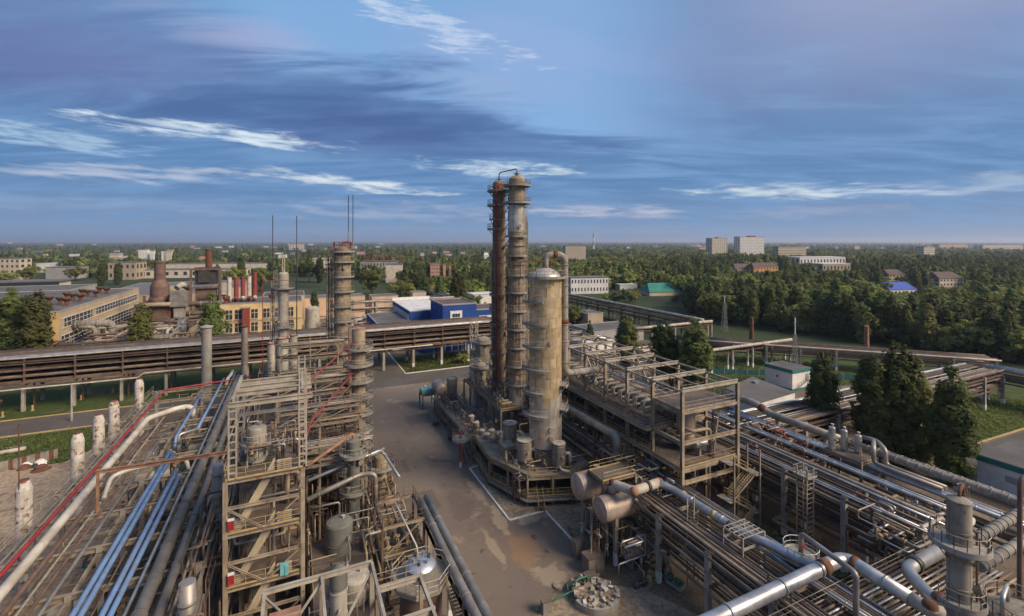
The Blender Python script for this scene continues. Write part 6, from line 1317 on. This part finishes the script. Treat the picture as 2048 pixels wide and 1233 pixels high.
for i, (z0, z1, m) in enumerate(((20.5, 22.8, 'dull_red'), (14.6, 17.6, 'dull_red'), (13.8, 15.9, 'steel_brown'))): lone('%s brown-red pipe crossing to the ringed column' % ['upper', 'middle', 'lower'][i], [(1.0, 62 + 6 * i, z0 - 2), (2.0, 72, z0), (9.2, 84.6, z1)], .14, m, .5)
lone('rust-orange pipe running from the stair tower to the grey-green column', [(1.2, 60, 13.6), (7.0, 65.2, 14.6), (7.0, 65.2, 13.4)], .2, 'rust_pale', .5)
tower('grey-green column with two railed rings in front of the ringed column', 7.0, 65.0, 0, 13.5, .78, 'tower_green', [(7.2, 1.7, 90, 330), (12.0, 1.75, 0, 360)], lad=170, bands=3.2, top='flat')
tower('stout grey column between the two ringed columns', 4.2, 90.5, 0, 13.2, 1.7, 'tower_grey', [(9.5, 2.8, 0, 360)], lad=250, bands=1.8)
for i, (x, y, h, r, m) in enumerate(((3.6, 74.0, 9.5, 1.7, 'tower_grey'), (6.6, 78, 8.0, 1.2, 'tower_green'), (1.0, 80, 8.5, 1.2, 'tower_grey'), (4.6, 57.5, 7.4, 1.5, 'tower_green'), (5.5, 49.0, 6.4, 1.35, 'tower_pale'), (8.6, 71.0, 5.6, 1.0, 'tower'), (8.0, 57.0, 5.0, 1.1, 'tower_green'))):
    vessel(['big grey vessel behind the rust-orange pipe', 'green-grey vessel beside the ringed column', 'grey vessel deep behind the stair tower', 'dark vessel between stair tower and grey-green column', 'pale vessel behind the foreground truss', 'tan pot at the foot of the ringed column', 'dark pot below the grey-green column'][i], x, y, 0, h, r, m, name='process_vessel', legs=.6)
t = vessel('grey-capped white bottle vessel behind the foreground truss', 3.6, 45.6, 4.0, 5.6, .75, 'tower_pale', name='bottle_vessel', legs=.3); part('cap', MB().lathe([(.78, 0), (.78, 1.5), (.5, 1.8), (.2, 2.0)], (3.6, 45.6, 8.4), 18), 'tower_green', t)
p = V3(11.6, 72.0, 0); t = vessel('railed pot with silver pipes at the road edge', 11.6, 72.0, 0, 6.2, 1.0, 'tower', name='railed_pot', legs=2.0); ring(t, (11.6, 72.0, 6.4), .9, 2.0, rail='steel_brown')
lone('bright silver pipe bending over the railed pot', [(7.5, 70.2, 8.4), (11.2, 71.2, 8.8), (12.2, 72.4, 8.8), (12.2, 73.6, 7.4)], .2, 'galv', .5); lone('bright silver pipe passing behind the grey-green column', [(1.4, 64.0, 10.0), (11.0, 68.6, 10.2), (11.6, 68.8, 9.4), (12.4, 62, 9.0)], .2, 'galv', .4); lone('thick grey pipe bending down right of the grey-green column', [(1.2, 60.5, 9.4), (7.6, 63.0, 10.0), (9.4, 62.4, 10.0), (9.4, 62.4, 5.0)], .3, 'galv_dull', .7, 2)
for lb, xs, ys, lv, dk_ in (('dark two-level pipe staging behind the grey-green column', [1.4, 5.2, 9.0], [68, 76, 84], [4.5, 8.6], [0, 1]), ('pipe staging between the tall column and the ringed column', [2.0, 8.0], [88, 96, 104], [4.8, 9.0], [0, 1]), ('low staging behind the stair tower', [-6.0, 0.5], [64, 74, 84, 94, 104], [5.0, 8.8], [0, 1]), ('low staging right of the stair tower', [1.6, 7.6], [44, 52, 60], [4.4], [0])):
    frame(lb, xs, ys, lv, col='steel_grey', beam='steel_grey', decks=dk_, rail='rail_yellow' if 'right of' in lb else 'rail', name='pipe_staging')
for lb, bx, n_, mx in (('dark piping behind the grey-green column', (1.5, 9.5, 66, 86, .5, 10.5), 170, DEEPMIX), ('piping between the tall tan column and the ringed column', (0, 11, 86, 110, .5, 12), 90, DARKMIX), ('piping on the staging behind the stair tower', (-7, 1, 62, 108, 1, 12), 200, DARKMIX), ('piping right of the stair tower', (1.2, 9, 46, 64, .5, 6.5), 90, WARMMIX), ('piping along the road edge of the left unit', (9, 13.2, 52, 84, .4, 4.8), 110, WARMMIX), ('piping round the staging of the domed column', (-7, 4, 108, 122, 4, 13), 60, WARMMIX), ('piping at the near end of the left unit', (-7, 13, 26, 46, .5, 6), 80, DARKMIX)):
    scribble(lb, bx, n_, mx, .045, .16, lmax=5)
for i, (y, zs, x1) in enumerate(((66, [11.2, 13.0], 8.4), (75, [13.2, 15.4], 9.2), (84, [15.0, 17.2], 8.6), (94, [13.0, 16.0], 9.0), (102, [17.0, 19.4], 8.0))):
    rack('%s thin pipe bridge crossing from the stair tower side to the ringed columns' % ['nearest', 'second', 'third', 'fourth', 'farthest'][i], 'x', -2.5, x1, y, y + 2.2, fill(y + .1, y + 2.1, zs[0] + .05, DARKMIX, .05, .13, .12) + fill(y + .1, y + 2.1, zs[1] + .05, WARMMIX, .05, .13, .15), zs, 5.5, 'steel_grey', 'steel_grey', foot=False, pw=.2, brace=True, collar=2.5, ztop=zs[1] + 1.0, rails=[y + .1])
scribble('thin conduits and cables strung along the yard rack', (-22, -9, 20, 118, 8.0, 8.6), 60, DEEPMIX, .03, .07, lmin=4, lmax=22, valves=.2)
scribble('thin dark piping left of the stair tower', (-9, -6.3, 30, 76, 1, 12), 70, DEEPMIX, .05, .14, lmax=9)
# valve frame at the road edge
t = frame('brown railed valve frame with yellow rails at the road edge', [8.6, 13.2], [52.2, 57.6], [5.4, 8.8], col='steel_brown', beam='steel_tan', cw=.22, bw=.26, decks=[0], braces=[((8.6, 52.2, 5.4), (13.2, 52.2, 8.8))], rail='rail_yellow', deckm='deck', name='valve_staging'); part('railing', MB().rail([(8.6, 52.2, 8.8), (13.2, 52.2, 8.8), (13.2, 57.6, 8.8), (8.6, 57.6, 8.8)], 1.1, 1.2, True, .035), 'steel_brown', t)
for i in range(12):
    x, y = 9.3 + 1.1 * (i % 4), 53 + 1.6 * (i // 4); e = thing('valve_assembly', 'tan valve assembly in the valve frame, %s column %s row' % (['first', 'second', 'third', 'fourth'][i % 4], ['front', 'middle', 'rear'][i // 4]), 'valve', (x, y, 5.45))
    part('body', MB().tube([(x, y - .5, 6.3), (x, y - .2, 6.3), (x, y + .2, 6.3), (x, y + .5, 6.3)], [.3, .18, .18, .3], 10), 'valve', e); part('bend', MB().tube([(x, y + .5, 6.3), (x, y + .8, 6.3), (x, y + .8, 5.4)], .16, 8, .25), 'pipe_tan', e); part('stem', MB().tube([(x, y, 6.3), (x, y, 7.1)], .06, 6), 'galv_dull', e); part('handwheel', MB().annulus((x, y, 7.05), .16, .26, .06, n=12), 'valve', e)
# octagonal platform tank
ox, oy, oz = 10.9, 44.3, 8.0; og = [(ox + 2.75 * math.cos(R(22.5 + 45 * i)), oy + 2.75 * math.sin(R(22.5 + 45 * i))) for i in range(8)]
t = thing('octagon_platform', 'tan octagonal railed platform round a shiny domed tank by the road', 'platform', (ox, oy, 0)); part('deck', MB().prism(og, oz - .35, oz), 'deck_pale', t); part('railing', MB().rail([(*p, oz) for p in og], 1.1, 1.3, True, .045), 'pipe_pale', t)
stair(t, (ox + 3.0, oy - 7.6, 2.0), (ox + 2.3, oy - 2.2, oz - .05), .9, 'steel_tan', 'rail_yellow', (1, 0))
t = thing('domed_tank', 'shiny silver-domed round tank standing through the octagonal platform', 'tank', (ox, oy, 0)); part('shell', MB().lathe([(2.0, 0), (2.0, 7.6)], (ox, oy, 0), 28), 'steel_brown', t); part('upper_shell', MB().lathe([(1.35, 7.6), (1.35, 9.0), (1.42, 9.0), (1.42, 9.15)], (ox, oy, 0), 28), 'galv_dull', t)
part('dome', MB().lathe([(1.4, 9.15), (1.2, 9.4), (.7, 9.6), (0, 9.68)], (ox, oy, 0), 28, smooth_prof=True), 'shiny', t)
for i in range(6): a = i * 1.05; part('nozzle', MB().lathe([(.13, 0), (.13, .45), (.2, .45), (.2, .52)], (ox + .75 * math.cos(a), oy + .75 * math.sin(a), 9.4), 10), 'galv' if i % 2 else 'dark_metal', t)
lone('white pipe rising from the silver dome', [(ox - .2, oy + .6, 9.5), (ox - .2, oy + .8, 10.4), (ox - 1.4, oy + 5.5, 12.6)], .09, 'pipe_white', .3)
rack('pair of thick silver pipes along the left edge of the road', 'y', 14, 56, 13.3, 15.1, [(13.75, 8.6, .42, 'galv_dull'), (14.65, 8.6, .42, 'galv_dull')], [8.1], 8, 'concrete', 'steel_grey', pw=.45, collar=6)
# foreground truss
t = thing('foreground_truss', 'pale flat roof truss close to the camera at the bottom', 'truss', (-1.5, 20, 15)); h = 15.0
xs = [-2.0, 1.8, 5.4]
for y in (37.7, 30.5, 24): 
    for a, b_ in zip(xs, xs[1:]): bar('truss_beam', 'steel_pale', t, (a, y, h), (b_, y, h), .22, .36, 'ibeam')
for x in xs: 
    for a, b_ in ((37.7, 30.5), (30.5, 24), (24, 18)): bar('truss_beam', 'steel_pale', t, (x, a, h - .05), (x, b_, h - .05), .2, .28, 'ibeam')
for a, b_ in (((-2, 37.5), (1.8, 30.7)), ((1.8, 37.5), (-2, 30.7)), ((1.8, 30.5), (5.4, 37.4)), ((1.8, 30.2), (5.2, 24.4)), ((5.3, 30.2), (2, 24.3))): bar('truss_brace', 'steel_pale', t, (*a, h - .2), (*b_, h - .2), .13, .13)
for x in xs: bar('post', 'steel_grey', t, (x, 37.7, 0), (x, 37.7, h - .2), .35, .35, 'ibeam')
t = thing('side_truss', 'lower pale truss right of the foreground truss', 'truss', (5.6, 28, 12.6)); 
for y in (38.4, 34.6, 30.4): bar('truss_beam', 'steel_pale', t, (5.8, y, 12.2), (9.6, y, 12.2), .28, .4, 'ibeam')
for x in (5.9, 9.4): bar('truss_beam', 'steel_pale', t, (x, 38.4, 12.2), (x, 22, 12.2), .24, .34, 'ibeam'); bar('post', 'steel_grey', t, (x, 38.2, 0), (x, 38.2, 12), .3)
part('railing', MB().rail([(5.8, 38.4, 12.4), (9.4, 38.4, 12.4)], 1.1, 1.2), 'rail', t)
t = thing('plywood_sheet', 'pinkish board laid on the foreground truss', 'board', (-1, 34, 15.3)); part('board', MB().box((-.6, 34.2, 15.32), (1.9, 1.4, .08)), 'rust_pale', t); part('batten', MB().box((-.6, 34.2, 15.4), (1.7, .12, .08)), 'pipe_tan', t)
# ------------------------------------------------------------------ the long rack crossing behind both units
px = []
for z, mx, de in ((6.4, DEEPMIX, .9), (7.9, DEEPMIX, .9), (9.4, DEEPMIX, .95), (10.9, DEEPMIX, .95), (12.3, [('galv', 1.2), ('galv_dull', 1), ('pipe_brown', 3), ('pipe_dark', 4), ('steel_brown', 2)], .95)):
    px += fill(148.3, 157.5, z, mx, .16, .46, .05, de)
    px.append((148.0, z + .25, rnd.uniform(.1, .2), 'pipe_pale' if z > 12 else rnd.choice(['pipe_brown', 'pipe_tan', 'pipe_brown'])))
rack('long multi-level rack of dark brown pipes crossing behind the left unit', 'x', -150, 62, 147.8, 157.8, px, [6.3, 7.8, 9.3, 10.8, 12.2], 9.2, 'steel_brown', 'pipe_brown', ztop=12.4, pw=.3, collar=8, loops=.06, foot=False)
part_ = rack('second brown pipe rack stepping down in front at the left edge', 'x', -150, -62, 143.4, 147.2, fill(143.6, 147, 8.4, [('pipe_tan', 3), ('pipe_brown', 4), ('galv', 1)], .12, .34, .15) + fill(143.6, 147, 6.6, DEEPMIX, .12, .3, .12) + fill(143.6, 147, 4.9, DEEPMIX, .15, .4, .1) + fill(143.6, 147, 3.2, DEEPMIX, .15, .4, .1), [3.1, 4.8, 6.5, 8.3], 9.2, 'steel_brown', 'steel_brown', pw=.5, foot=False)  # lower two levels: dark pipes added to stand in for shade under the rack
t = thing('rack_piers', 'row of concrete piers with white feet carrying the long rack', 'piers', (-140, 148, 0))
for i in range(24):
    for y in (148.2, 157.4): bar('pier', 'concrete', t, (-150 + 9.2 * i, y, 0), (-150 + 9.2 * i, y, 5.7), .62); bar('pier_foot', 'white_paint' if i > 19 else 'concrete', t, (-150 + 9.2 * i, y, .02), (-150 + 9.2 * i, y, 1.4), .66)
lone('pale pipe slung low along the front of the long rack', [(-150, 146.6, 5.6), (-36, 147.0, 5.6), (-35, 147, 6.6), (40, 147.3, 6.8)], .18, 'pipe_white', .5, 10)
for i in range(9): bar('stay', 'steel_grey', part_, (-150 + 10 * i, 143.5, 8.3), (-146 + 10 * i, 147.6, 12), .1)

# ------------------------------------------------------------------ ochre window hall and its neighbours
hx, ya, yb, hh = -68.0, 195.0, 279.0, 17.4
t = block('long ochre factory hall with bands of white-framed windows and dark roof', -118, hx, ya, yb, hh, 'wall_hall', name='window_hall', parapet=.5)
cube('end_wall', 'wall_ochre', t, (-93, ya - .12, 8.6), (50.0, .2, 17.0))
for a, b_, z0, z1, nx in ((199, 222, 12.2, 15.0, 7), (226, 276, 12.6, 15.2, 16)): wins(t, '+x', a, b_, z0, z1, nx, 1, .94, .96, hx, frame='white_paint', out=.08)
for a, b_, z0, z1, nx in ((197, 276, 2.0, 9.6, 22),):
    wins(t, '+x', a, b_, z0, z1, nx, 3, .95, .94, hx, frame='white_paint', out=.08)
for z in (12.0, 15.15, 1.9, 4.5, 7.1, 9.7): bar('window_sill', 'white_paint', t, (hx + .14, 197, z), (hx + .14, 277, z), .2, .14)
for i in range(14):
    x, y = -72 - (i % 3) * 3.6 - rnd.uniform(0, 1.5), 199 + i * 4.6 + rnd.uniform(-1, 1)
    v = thing('roof_vent', 'rust-brown roof ventilator on the ochre hall, %s from the near end' % ['first', 'second', 'third', 'fourth', 'fifth', 'sixth', 'seventh', 'eighth', 'ninth', 'tenth', 'eleventh', 'twelfth', 'thirteenth', 'last'][i], 'ventilator', (x, y, hh))
    part('stem', MB().box((x, y, hh + .9), (.9, .9, 1.7)), 'rust', v); part('hood', MB().lathe([(.6, 0), (1.35, 1.0), (1.35, 1.35), (0, 1.5)], (x, y, hh + 1.5), 4), 'rust', v)
block('grey-roofed annex with a white eave left of the ochre hall', -190, -121, 205, 262, 15.5, 'wall_white', 'roof_grey', name='annex_hall'); block('peeling white hall behind the ochre hall', -150, -96, 285, 320, 17, 'wall_grey', 'asphalt_roof', name='annex_hall')
t = block('long brick hall with a raised glazed roof lantern', -190, -110, 330, 360, 14, 'wall_brick', 'roof_grey', name='lantern_hall'); cube('lantern', 'wall_cream', t, (-140, 345, 16), (46, 12, 4)); cube('lantern_glazing', 'glass', t, (-140, 338.9, 16.2), (44, .2, 2.4)); cube('lantern_roof', 'roof_grey', t, (-140, 345, 18.3), (48, 14, .6))
t = block('wide low works hall with green-brown roof behind the furnaces', -92, -30, 292, 380, 12.5, 'wall_tan', 'roof_grey', name='works_hall'); cube('skylight', 'wall_tan', t, (-60, 320, 13.6), (12, 10, 2))
t = block('pink and white striped low building behind the furnaces', -64, -52, 252, 330, 10, 'wall_pink', 'roof_grey', name='striped_building')
for i in range(18): cube('pier', 'wall_white', t, (-51.9, 254 + i * 4.2, 6.5), (.3, 1.4, 5.5))
# ducts on the hall wall
t = thing('wall_duct', 'fat lagged duct bending off the wall of the ochre hall', 'duct', (-66, 210, 0)); pipe(t, [(-68, 205, 12.0), (-60, 205, 12.0), (-58, 206.5, 11.4), (-58, 207, 3)], 1.25, 'lagging', 16, bend=2.4, collar=2.5); pipe(t, [(-66, 204, 11), (-62, 204, 11), (-61, 204, 3)], .7, 'lagging', 12, bend=1.4)
for i, (x, y, m) in enumerate(((-66, 188, 'rust'), (-46, 183, 'lagging'), (-38, 182, 'lagging'), (-56, 185, 'lagging'))):
    t = thing('ground_duct', ['rusty elbow duct at the corner of the ochre hall', 'fat pale duct curving to the ground, middle one', 'fat pale duct curving to the ground, right one', 'fat tan duct curving to the ground, left one'][i], 'duct', (x, y, 0)); pipe(t, [(x + (-5 if i else -3), y + 6, 7.5), (x, y + 3, 7.5), (x + 1, y, 6.5), (x + 1, y - .4, 0)], 1.35, m, 16, bend=2.6, collar=3)
scribble('jumble of ducts and beams between the hall and the furnaces', (-66, -28, 184, 235, .5, 9), 120, DARKMIX + [('lagging', 4)], .15, .55, lmax=14, lmin=3)
# furnaces
def boxes(t, items):
    for nm, m, c, d in items: cube(nm, m, t, c, d)
t = thing('furnace', 'rust-brown furnace with a stepped conical stack, left one', 'furnace', (-51, 236, 0))
boxes(t, [('casing', 'steel_brown', (-51, 238, 8), (9, 9, 14)), ('frame_post', 'rust', (-55.2, 233.6, 9), (.8, .8, 18)), ('frame_post', 'rust', (-46.8, 233.6, 9), (.8, .8, 18)), ('side_duct', 'galv_dull', (-43.4, 234, 16.2), (6, 5, 6)), ('side_leg', 'concrete', (-43.4, 234, 6.5), (3.6, 3.2, 13))])
part('cone', MB().lathe([(4.0, 15), (4.0, 16), (3.5, 17), (3.4, 21.5), (2.2, 24.0)], (-51, 238, 0), 10), 'steel_brown', t); part('stack', MB().lathe([(2.0, 24), (2.0, 31.0), (2.3, 31.0), (2.3, 31.8)], (-51, 238, 0), 14), 'steel_brown', t); part('platform', MB().box((-51, 238, 14.6), (12, 12, .6)), 'steel_brown', t)
pipe(t, [(-58, 233, 14), (-54, 232, 14.4), (-46, 232, 14.4)], .9, 'pipe_tan', 12, bend=1.2)
t = thing('furnace', 'black-brown boxy furnace with a thin chimney, right one', 'furnace', (-38, 248, 0))
boxes(t, [('casing', 'steel_brown', (-36, 250, 10), (8, 8, 18)), ('dark_front', 'dark_metal', (-36, 245.9, 11), (5.5, .4, 8)), ('top_box', 'dark_metal', (-36, 250, 24.5), (8.6, 8, 7.4)), ('dark_box', 'dark_metal', (-36.6, 245.4, 24.5), (4.5, .4, 5.4)), ('side_box', 'tower_pale', (-29.6, 248, 18.5), (4.2, 5, 5)), ('side_leg', 'concrete', (-29.6, 248, 8), (3, 3, 16))] + [('frame_post', 'steel_brown', (-36 + dx, 245.2, 14), (.8, .8, 28)) for dx in (-5.5, 5.5)] + [('girder', 'steel_brown', (-36, 245.2, z), (12, .6, .8)) for z in (12, 19.6, 27.6)])
part('stack', MB().lathe([(1.3, 28), (1.3, 36), (1.5, 36), (1.5, 36.6)], (-35.5, 250, 0), 12), 'rust', t); pipe(t, [(-46, 242, 20), (-44.5, 244, 21.5), (-43, 250, 19)], 1.2, 'tower_pale', 12, bend=2)
for k, (z, m) in enumerate(((13.4, 'pipe_tan'), (9.2, 'pipe_tan'))): lone(['upper fat yellowish duct below the right furnace', 'lower fat yellowish duct below the right furnace'][k], [(-43, 238, z), (-26, 236, z), (-25, 236, z - 2 * (1 - k))], 1.05, m, 1.6, 4)
t = thing('steam_vent', 'lagged blowdown drum with white foot between the furnaces', 'drum', (-41, 216, 0)); drum(t, (-44, 214, 4.4), 'x', 5.5, 1.9, 'lagging', courses=3); part('saddle', MB().box((-44, 214, 1.4), (3, 2.6, 2.8)), 'concrete', t)
def smoke_mat():
    m = bpy.data.materials.new('steam'); m.use_nodes = True; t = NT(m.node_tree); t.n.clear(); o = t.new('ShaderNodeOutputMaterial'); v = t.new('ShaderNodeVolumePrincipled')
    v.inputs['Color'].default_value = (.95, .95, 1, 1); pos = t.new('ShaderNodeNewGeometry').outputs['Position']
    t.put(v.inputs['Density'], t.math('MULTIPLY', t.smooth(t.noise(pos, .5, 4), .42, .7), 1.1)); t.l.new(v.outputs[0], o.inputs['Volume']); MAT['steam'] = m
smoke_mat()
s = link('steam', MB().lathe([(.2, 0), (1.3, 1.5), (1.9, 3.5), (1.5, 6), (.9, 8.5), (.2, 10.5)], (-38.6, 211, 3.5), 14, smooth_prof=True).mesh('steam')); tag(s, 'wisp of white steam beside the blowdown drum', 'steam', kind='stuff')
t = thing('pipe_bridge_house', 'small tan house with two white windows under the furnace ducts', 'house', (-34, 216, 0)); part('wall', MB().box((-30, 217, 4), (14, 6, 8)), 'wall_tan', t)
for dx in (-2.4, .4): cube('window', 'glass', t, (-30 + dx, 213.95, 5), (1.8, .15, 1.8)); cube('window_frame', 'white_paint', t, (-30 + dx, 213.98, 5), (2.5, .1, 2.5))
# yellow office block
t = block('yellow two-storey office block with paired windows and a red duct on its wall', -26.5, 2.5, 211, 232, 15.4, 'wall_yellow', 'asphalt_roof', name='yellow_office')
for z0, z1 in ((9.6, 13.2), (4.6, 8.0)):
    for x in (-23.3, -20.2, -14.6, -10.4, -6.2, -1.8): cube('window', 'glass', t, (x, 210.95, (z0 + z1) / 2), (2.2, .2, z1 - z0)); cube('mullion', 'wall_cream', t, (x, 210.82, (z0 + z1) / 2), (.16, .06, z1 - z0)); cube('transom', 'wall_cream', t, (x, 210.82, z0 + (z1 - z0) * .6), (2.2, .06, .16)); cube('window_sill', 'wall_cream', t, (x, 210.75, z0 - .15), (2.6, .4, .2))
cube('string_course', 'wall_tan', t, (-12, 210.9, 8.7), (29, .25, .3))
d = thing('red_wall_duct', 'tall red duct on the front of the yellow office block', 'duct', (-17.4, 210, 0)); part('duct', MB().box((-17.4, 209.7, 7), (2.4, 2.2, 14)), 'dull_red', d); part('cap', MB().box((-17.4, 209.7, 14.2), (2.9, 2.7, .5)), 'wall_tan', d)
for i, (x, m, h) in enumerate(((-24.2, 'pipe_white', 9.4), (-21.8, 'dull_red', 9.4), (-19.4, 'dull_red', 9.4), (-17.2, 'pipe_white', 9.6), (-15.2, 'dull_red', 11.4))):
    v = thing('roof_chimney', '%s roof chimney on the yellow office block, %s from the left' % ('cream' if m == 'pipe_white' else 'red', ['first', 'second', 'third', 'fourth', 'last and tallest'][i]), 'chimney', (x, 220, 15.4)); part('pipe', MB().lathe([(.85, 0), (.85, h), (.95, h), (.95, h + .3)], (x, 220, 15.6), 14), m, v); part('elbow', MB().tube([(x, 219, 16.4), (x + .3, 217.6, 16.6), (x + .4, 217, 17.6)], .7, 10, .8), 'dull_red' if i % 2 else 'pipe_white', v)
for i, x in enumerate((-24.5, -8.5)): v = thing('roof_vent', ['low red roof vent at the left end of the yellow office', 'dark brown roof vent near the middle of the yellow office'][i], 'ventilator', (x, 214, 15.5)); part('stem', MB().box((x, 214, 16.2), (1, 1, 1.4)), 'dull_red', v); part('hood', MB().lathe([(.7, 0), (1.3, .5), (1.3, 1.4), (.4, 1.9)], (x, 214, 16.9), 6), 'rust', v)
block('tan shed with a barrel roof behind the yellow office', -14, 4, 246, 268, 14, 'wall_peach', 'roof_brown', name='barrel_shed'); t = block('beige laboratory block with window rows behind the furnaces', -38, -24, 268, 296, 17, 'wall_beige', 'roof_grey', name='laboratory'); wins(t, '-y', -37, -25, 4, 16, 4, 3, .5, .5, 268)
block('long ochre workshop with vents behind the domed column', 2, 34, 262, 276, 10.5, 'wall_peach', 'roof_grey', name='workshop'); block('small beige pump house behind the tall tan column', 38, 52, 264, 276, 9.5, 'wall_peach', 'asphalt_roof', name='pump_house'); block('grey-roofed beige store behind the blue building', 52, 76, 250, 262, 8.5, 'wall_beige', 'asphalt_roof', name='store'); block('flat beige store beside the grey-roofed store', 62, 70, 272, 280, 10, 'wall_beige', 'roof_grey', name='store')
for i, (x, y, h, r) in enumerate(((6, 196, 15, 2.6), (12, 190, 12, 1.6), (-6, 232, 18, 1.3), (16, 205, 10, 2.2))): vessel(['pale storage vessel with cap behind the domed column', 'slim pale storage vessel left of the tall tan column', 'slim vessel behind the yellow office', 'squat pale storage vessel behind the tall tan column'][i], x, y, 0, h, r, 'tower_pale', name='storage_vessel')
rack('pale-beamed pipe bridge behind the blue building', 'x', 22, 72, 226, 231, fill(226.2, 230.8, 11.6, DARKMIX, .15, .4, .2) + fill(226.2, 230.8, 8.0, DARKMIX, .15, .4, .2) + [(226.1, 12.0, .4, 'pipe_pale'), (226.1, 9.0, .35, 'pipe_pale')], [7.9, 11.5], 12, 'steel_pale', 'steel_brown', foot=False, pw=.8)
rack('silver-topped rack running away behind the blue building', 'y', 232, 320, 74, 82, fill(74.2, 81.8, 8.4, GALVMIX, .15, .4, .2) + fill(74.2, 81.8, 6.4, DARKMIX, .15, .4, .2), [6.3, 8.3], 12, 'concrete', 'steel_brown', pw=.6)
scribble('pale wreckage of pipes and tanks beside the blue hall', (8, 38, 172, 222, .3, 7), 150, [('pipe_white', 5), ('pipe_pale', 5), ('pipe_tan', 3), ('pipe_brown', 2)], .15, .6, lmax=10, lmin=2)
for i in range(7): x, y = 12 + 3.6 * i, 178 + rnd.uniform(0, 34); t = thing('white_tank', 'white horizontal tank in the yard beside the blue hall, %s from the left' % ['first', 'second', 'third', 'fourth', 'fifth', 'sixth', 'seventh'][i], 'tank', (x, y, 0)); drum(t, (x, y, 2.6), 'x', 7, 1.3, 'pipe_white', courses=3); part('saddle', MB().box((x, y, .8), (3, 1.6, 1.6)), 'concrete', t)
# blue building
B1 = block('blue office block with a big white-framed window behind the long rack', 48.6, 61.6, 165, 182, 16.6, 'wall_blue', 'roof_brown', name='blue_office', parapet=.5)
wx0 = 57.0 - 3.4
cube('window_surround', 'white_paint', B1, (wx0, 164.9, 11.4), (4.6, .3, 6.2)); wins(B1, '-y', wx0 - 1.5, wx0 + 1.5, 9.2, 13.6, 3, 3, .8, .8, 164.7, out=.08); cube('window_surround', 'white_paint', B1, (wx0, 164.9, 4.2), (4.6, .3, 3.4)); wins(B1, '-y', wx0 - 1.6, wx0 + 1.6, 3.0, 5.4, 4, 1, .7, .9, 164.7, out=.08)
B2 = block('lower blue office wing with a white window panel', 61.8, 73, 166, 180, 14.0, 'wall_blue', 'roof_brown', name='blue_wing', parapet=.4); cube('window_panel', 'white_paint', B2, (66.6, 165.9, 10.6), (7.4, .3, 2.6)); wins(B2, '-y', 63.2, 65, 9.6, 11.6, 1, 1, .9, .9, 165.7, out=.08); wins(B2, '-y', 68.6, 70.2, 9.6, 11.6, 1, 1, .9, .9, 165.7, out=.08)
t = block('white-roofed blue hall with white wall piers', 40.6, 57.5, 183, 218, 12.4, 'wall_blue', 'roof_white', name='blue_hall', parapet=.3); cube('end_parapet', 'white_paint', t, (49, 218.2, 13.0), (17.4, .6, 2.2))
for i in range(13): cube('wall_pier', 'white_paint', t, (40.4, 184.5 + i * 2.6, 6.4), (.5, 1.1, 9.6))
for i in range(12): cube('window', 'glass', t, (40.5, 185.8 + i * 2.6, 7), (.2, 1.2, 2.6))
cube('rear_wing', 'asphalt_roof', t, (50, 174, 9.0), (18, 17.5, .4)); cube('rear_wing_wall', 'wall_blue', t, (44.4, 174, 4.4), (7.2, 17.0, 8.8))
for i in range(6): cube('wall_pier', 'white_paint', t, (40.7, 166.6 + i * 2.8, 4.6), (.3, .9, 7.0))
t = block('low blue annex with a dark roof left of the blue hall', 27.5, 40, 178, 206, 9.2, 'wall_blue', 'asphalt_roof', name='blue_annex'); wins(t, '-y', 28.2, 39.5, 5.2, 8.0, 5, 1, .5, .8, 178); 
for i in range(9): cube('wall_pier', 'white_paint', B2 if i > 5 else B1, (49.4 + 2.55 * i, 164.86 if i < 5 else 165.86, 3.6), (.5, .2, 7.0))
# white ribbed office block in the trees
t = town('white ribbed office block with open galleries behind the round tree', 768, 803, 530, 566, 'wall_cream', deep=14, nx=0, nz=0, keep=.1, name='gallery_office'); 
t2 = town('long white-ribbed block with red roof frames behind the round tree', 715, 792, 524, 560, 'wall_grey', 'roof_brown', deep=24, nx=12, nz=3, keep=.3, name='ribbed_block')
for i in range(10): p = P(722 + i * 8, 556); z_ = p.xy.dot(FWD.xy); q = p + FWD * 14; bar('roof_post', 'dull_red', t2, q + V3(0, 0, (560 - 526) * z_ / FPX), q + V3(0, 0, (560 - 514 + 3 * (i % 2)) * z_ / FPX), .7)
t = thing('water_tower', 'slim concrete water tower among the poplars left of the twin columns', 'water tower', P(938, 566)); p = P(938, 566); part('shaft', MB().lathe([(1.3, 0), (1.2, 13)], p, 12), 'concrete', t); part('tank', MB().lathe([(1.4, 13), (2.3, 13.8), (2.3, 15.6), (1.6, 16)], p, 14), 'concrete', t)
block('white works house left of the near poplars behind the blue office', 96, 112, 262, 276, 8, 'wall_white', 'roof_white', name='works_house'); block('pale teal roofed depot in the trees behind the blue office', 88, 110, 284, 306, 6, 'wall_grey', 'teal_pale', name='teal_depot')
b = thing('round_bush', 'round dark bush on the lawn in front of the blue office', 'bush', P(924, 726)); p = P(924, 726)
part('foliage', CROWN[('broadleaf', 1)][0], None, b, Matrix.Translation(p - V3(0, 0, 1.6)) @ Matrix.Diagonal((5.2, 5.2, 5.2, 1)))
part('stem', MB().tube([p, p + V3(0, 0, 1.5)], .15, 6), 'bark', b)
# ------------------------------------------------------------------ air
hm = bpy.data.materials.new('haze'); hm.use_nodes = True; t = NT(hm.node_tree); t.n.clear(); o = t.new('ShaderNodeOutputMaterial'); v = t.new('ShaderNodeVolumePrincipled')
v.inputs['Color'].default_value = (.78, .86, 1, 1); v.inputs['Density'].default_value = HAZE; v.inputs['Anisotropy'].default_value = .3; t.l.new(v.outputs[0], o.inputs['Volume']); MAT['haze'] = hm
if HAZE > 0: tag(link('haze', MB().box((0, 0, 69.5), (130000, 130000, 141)).mesh('haze')), kind='stuff')
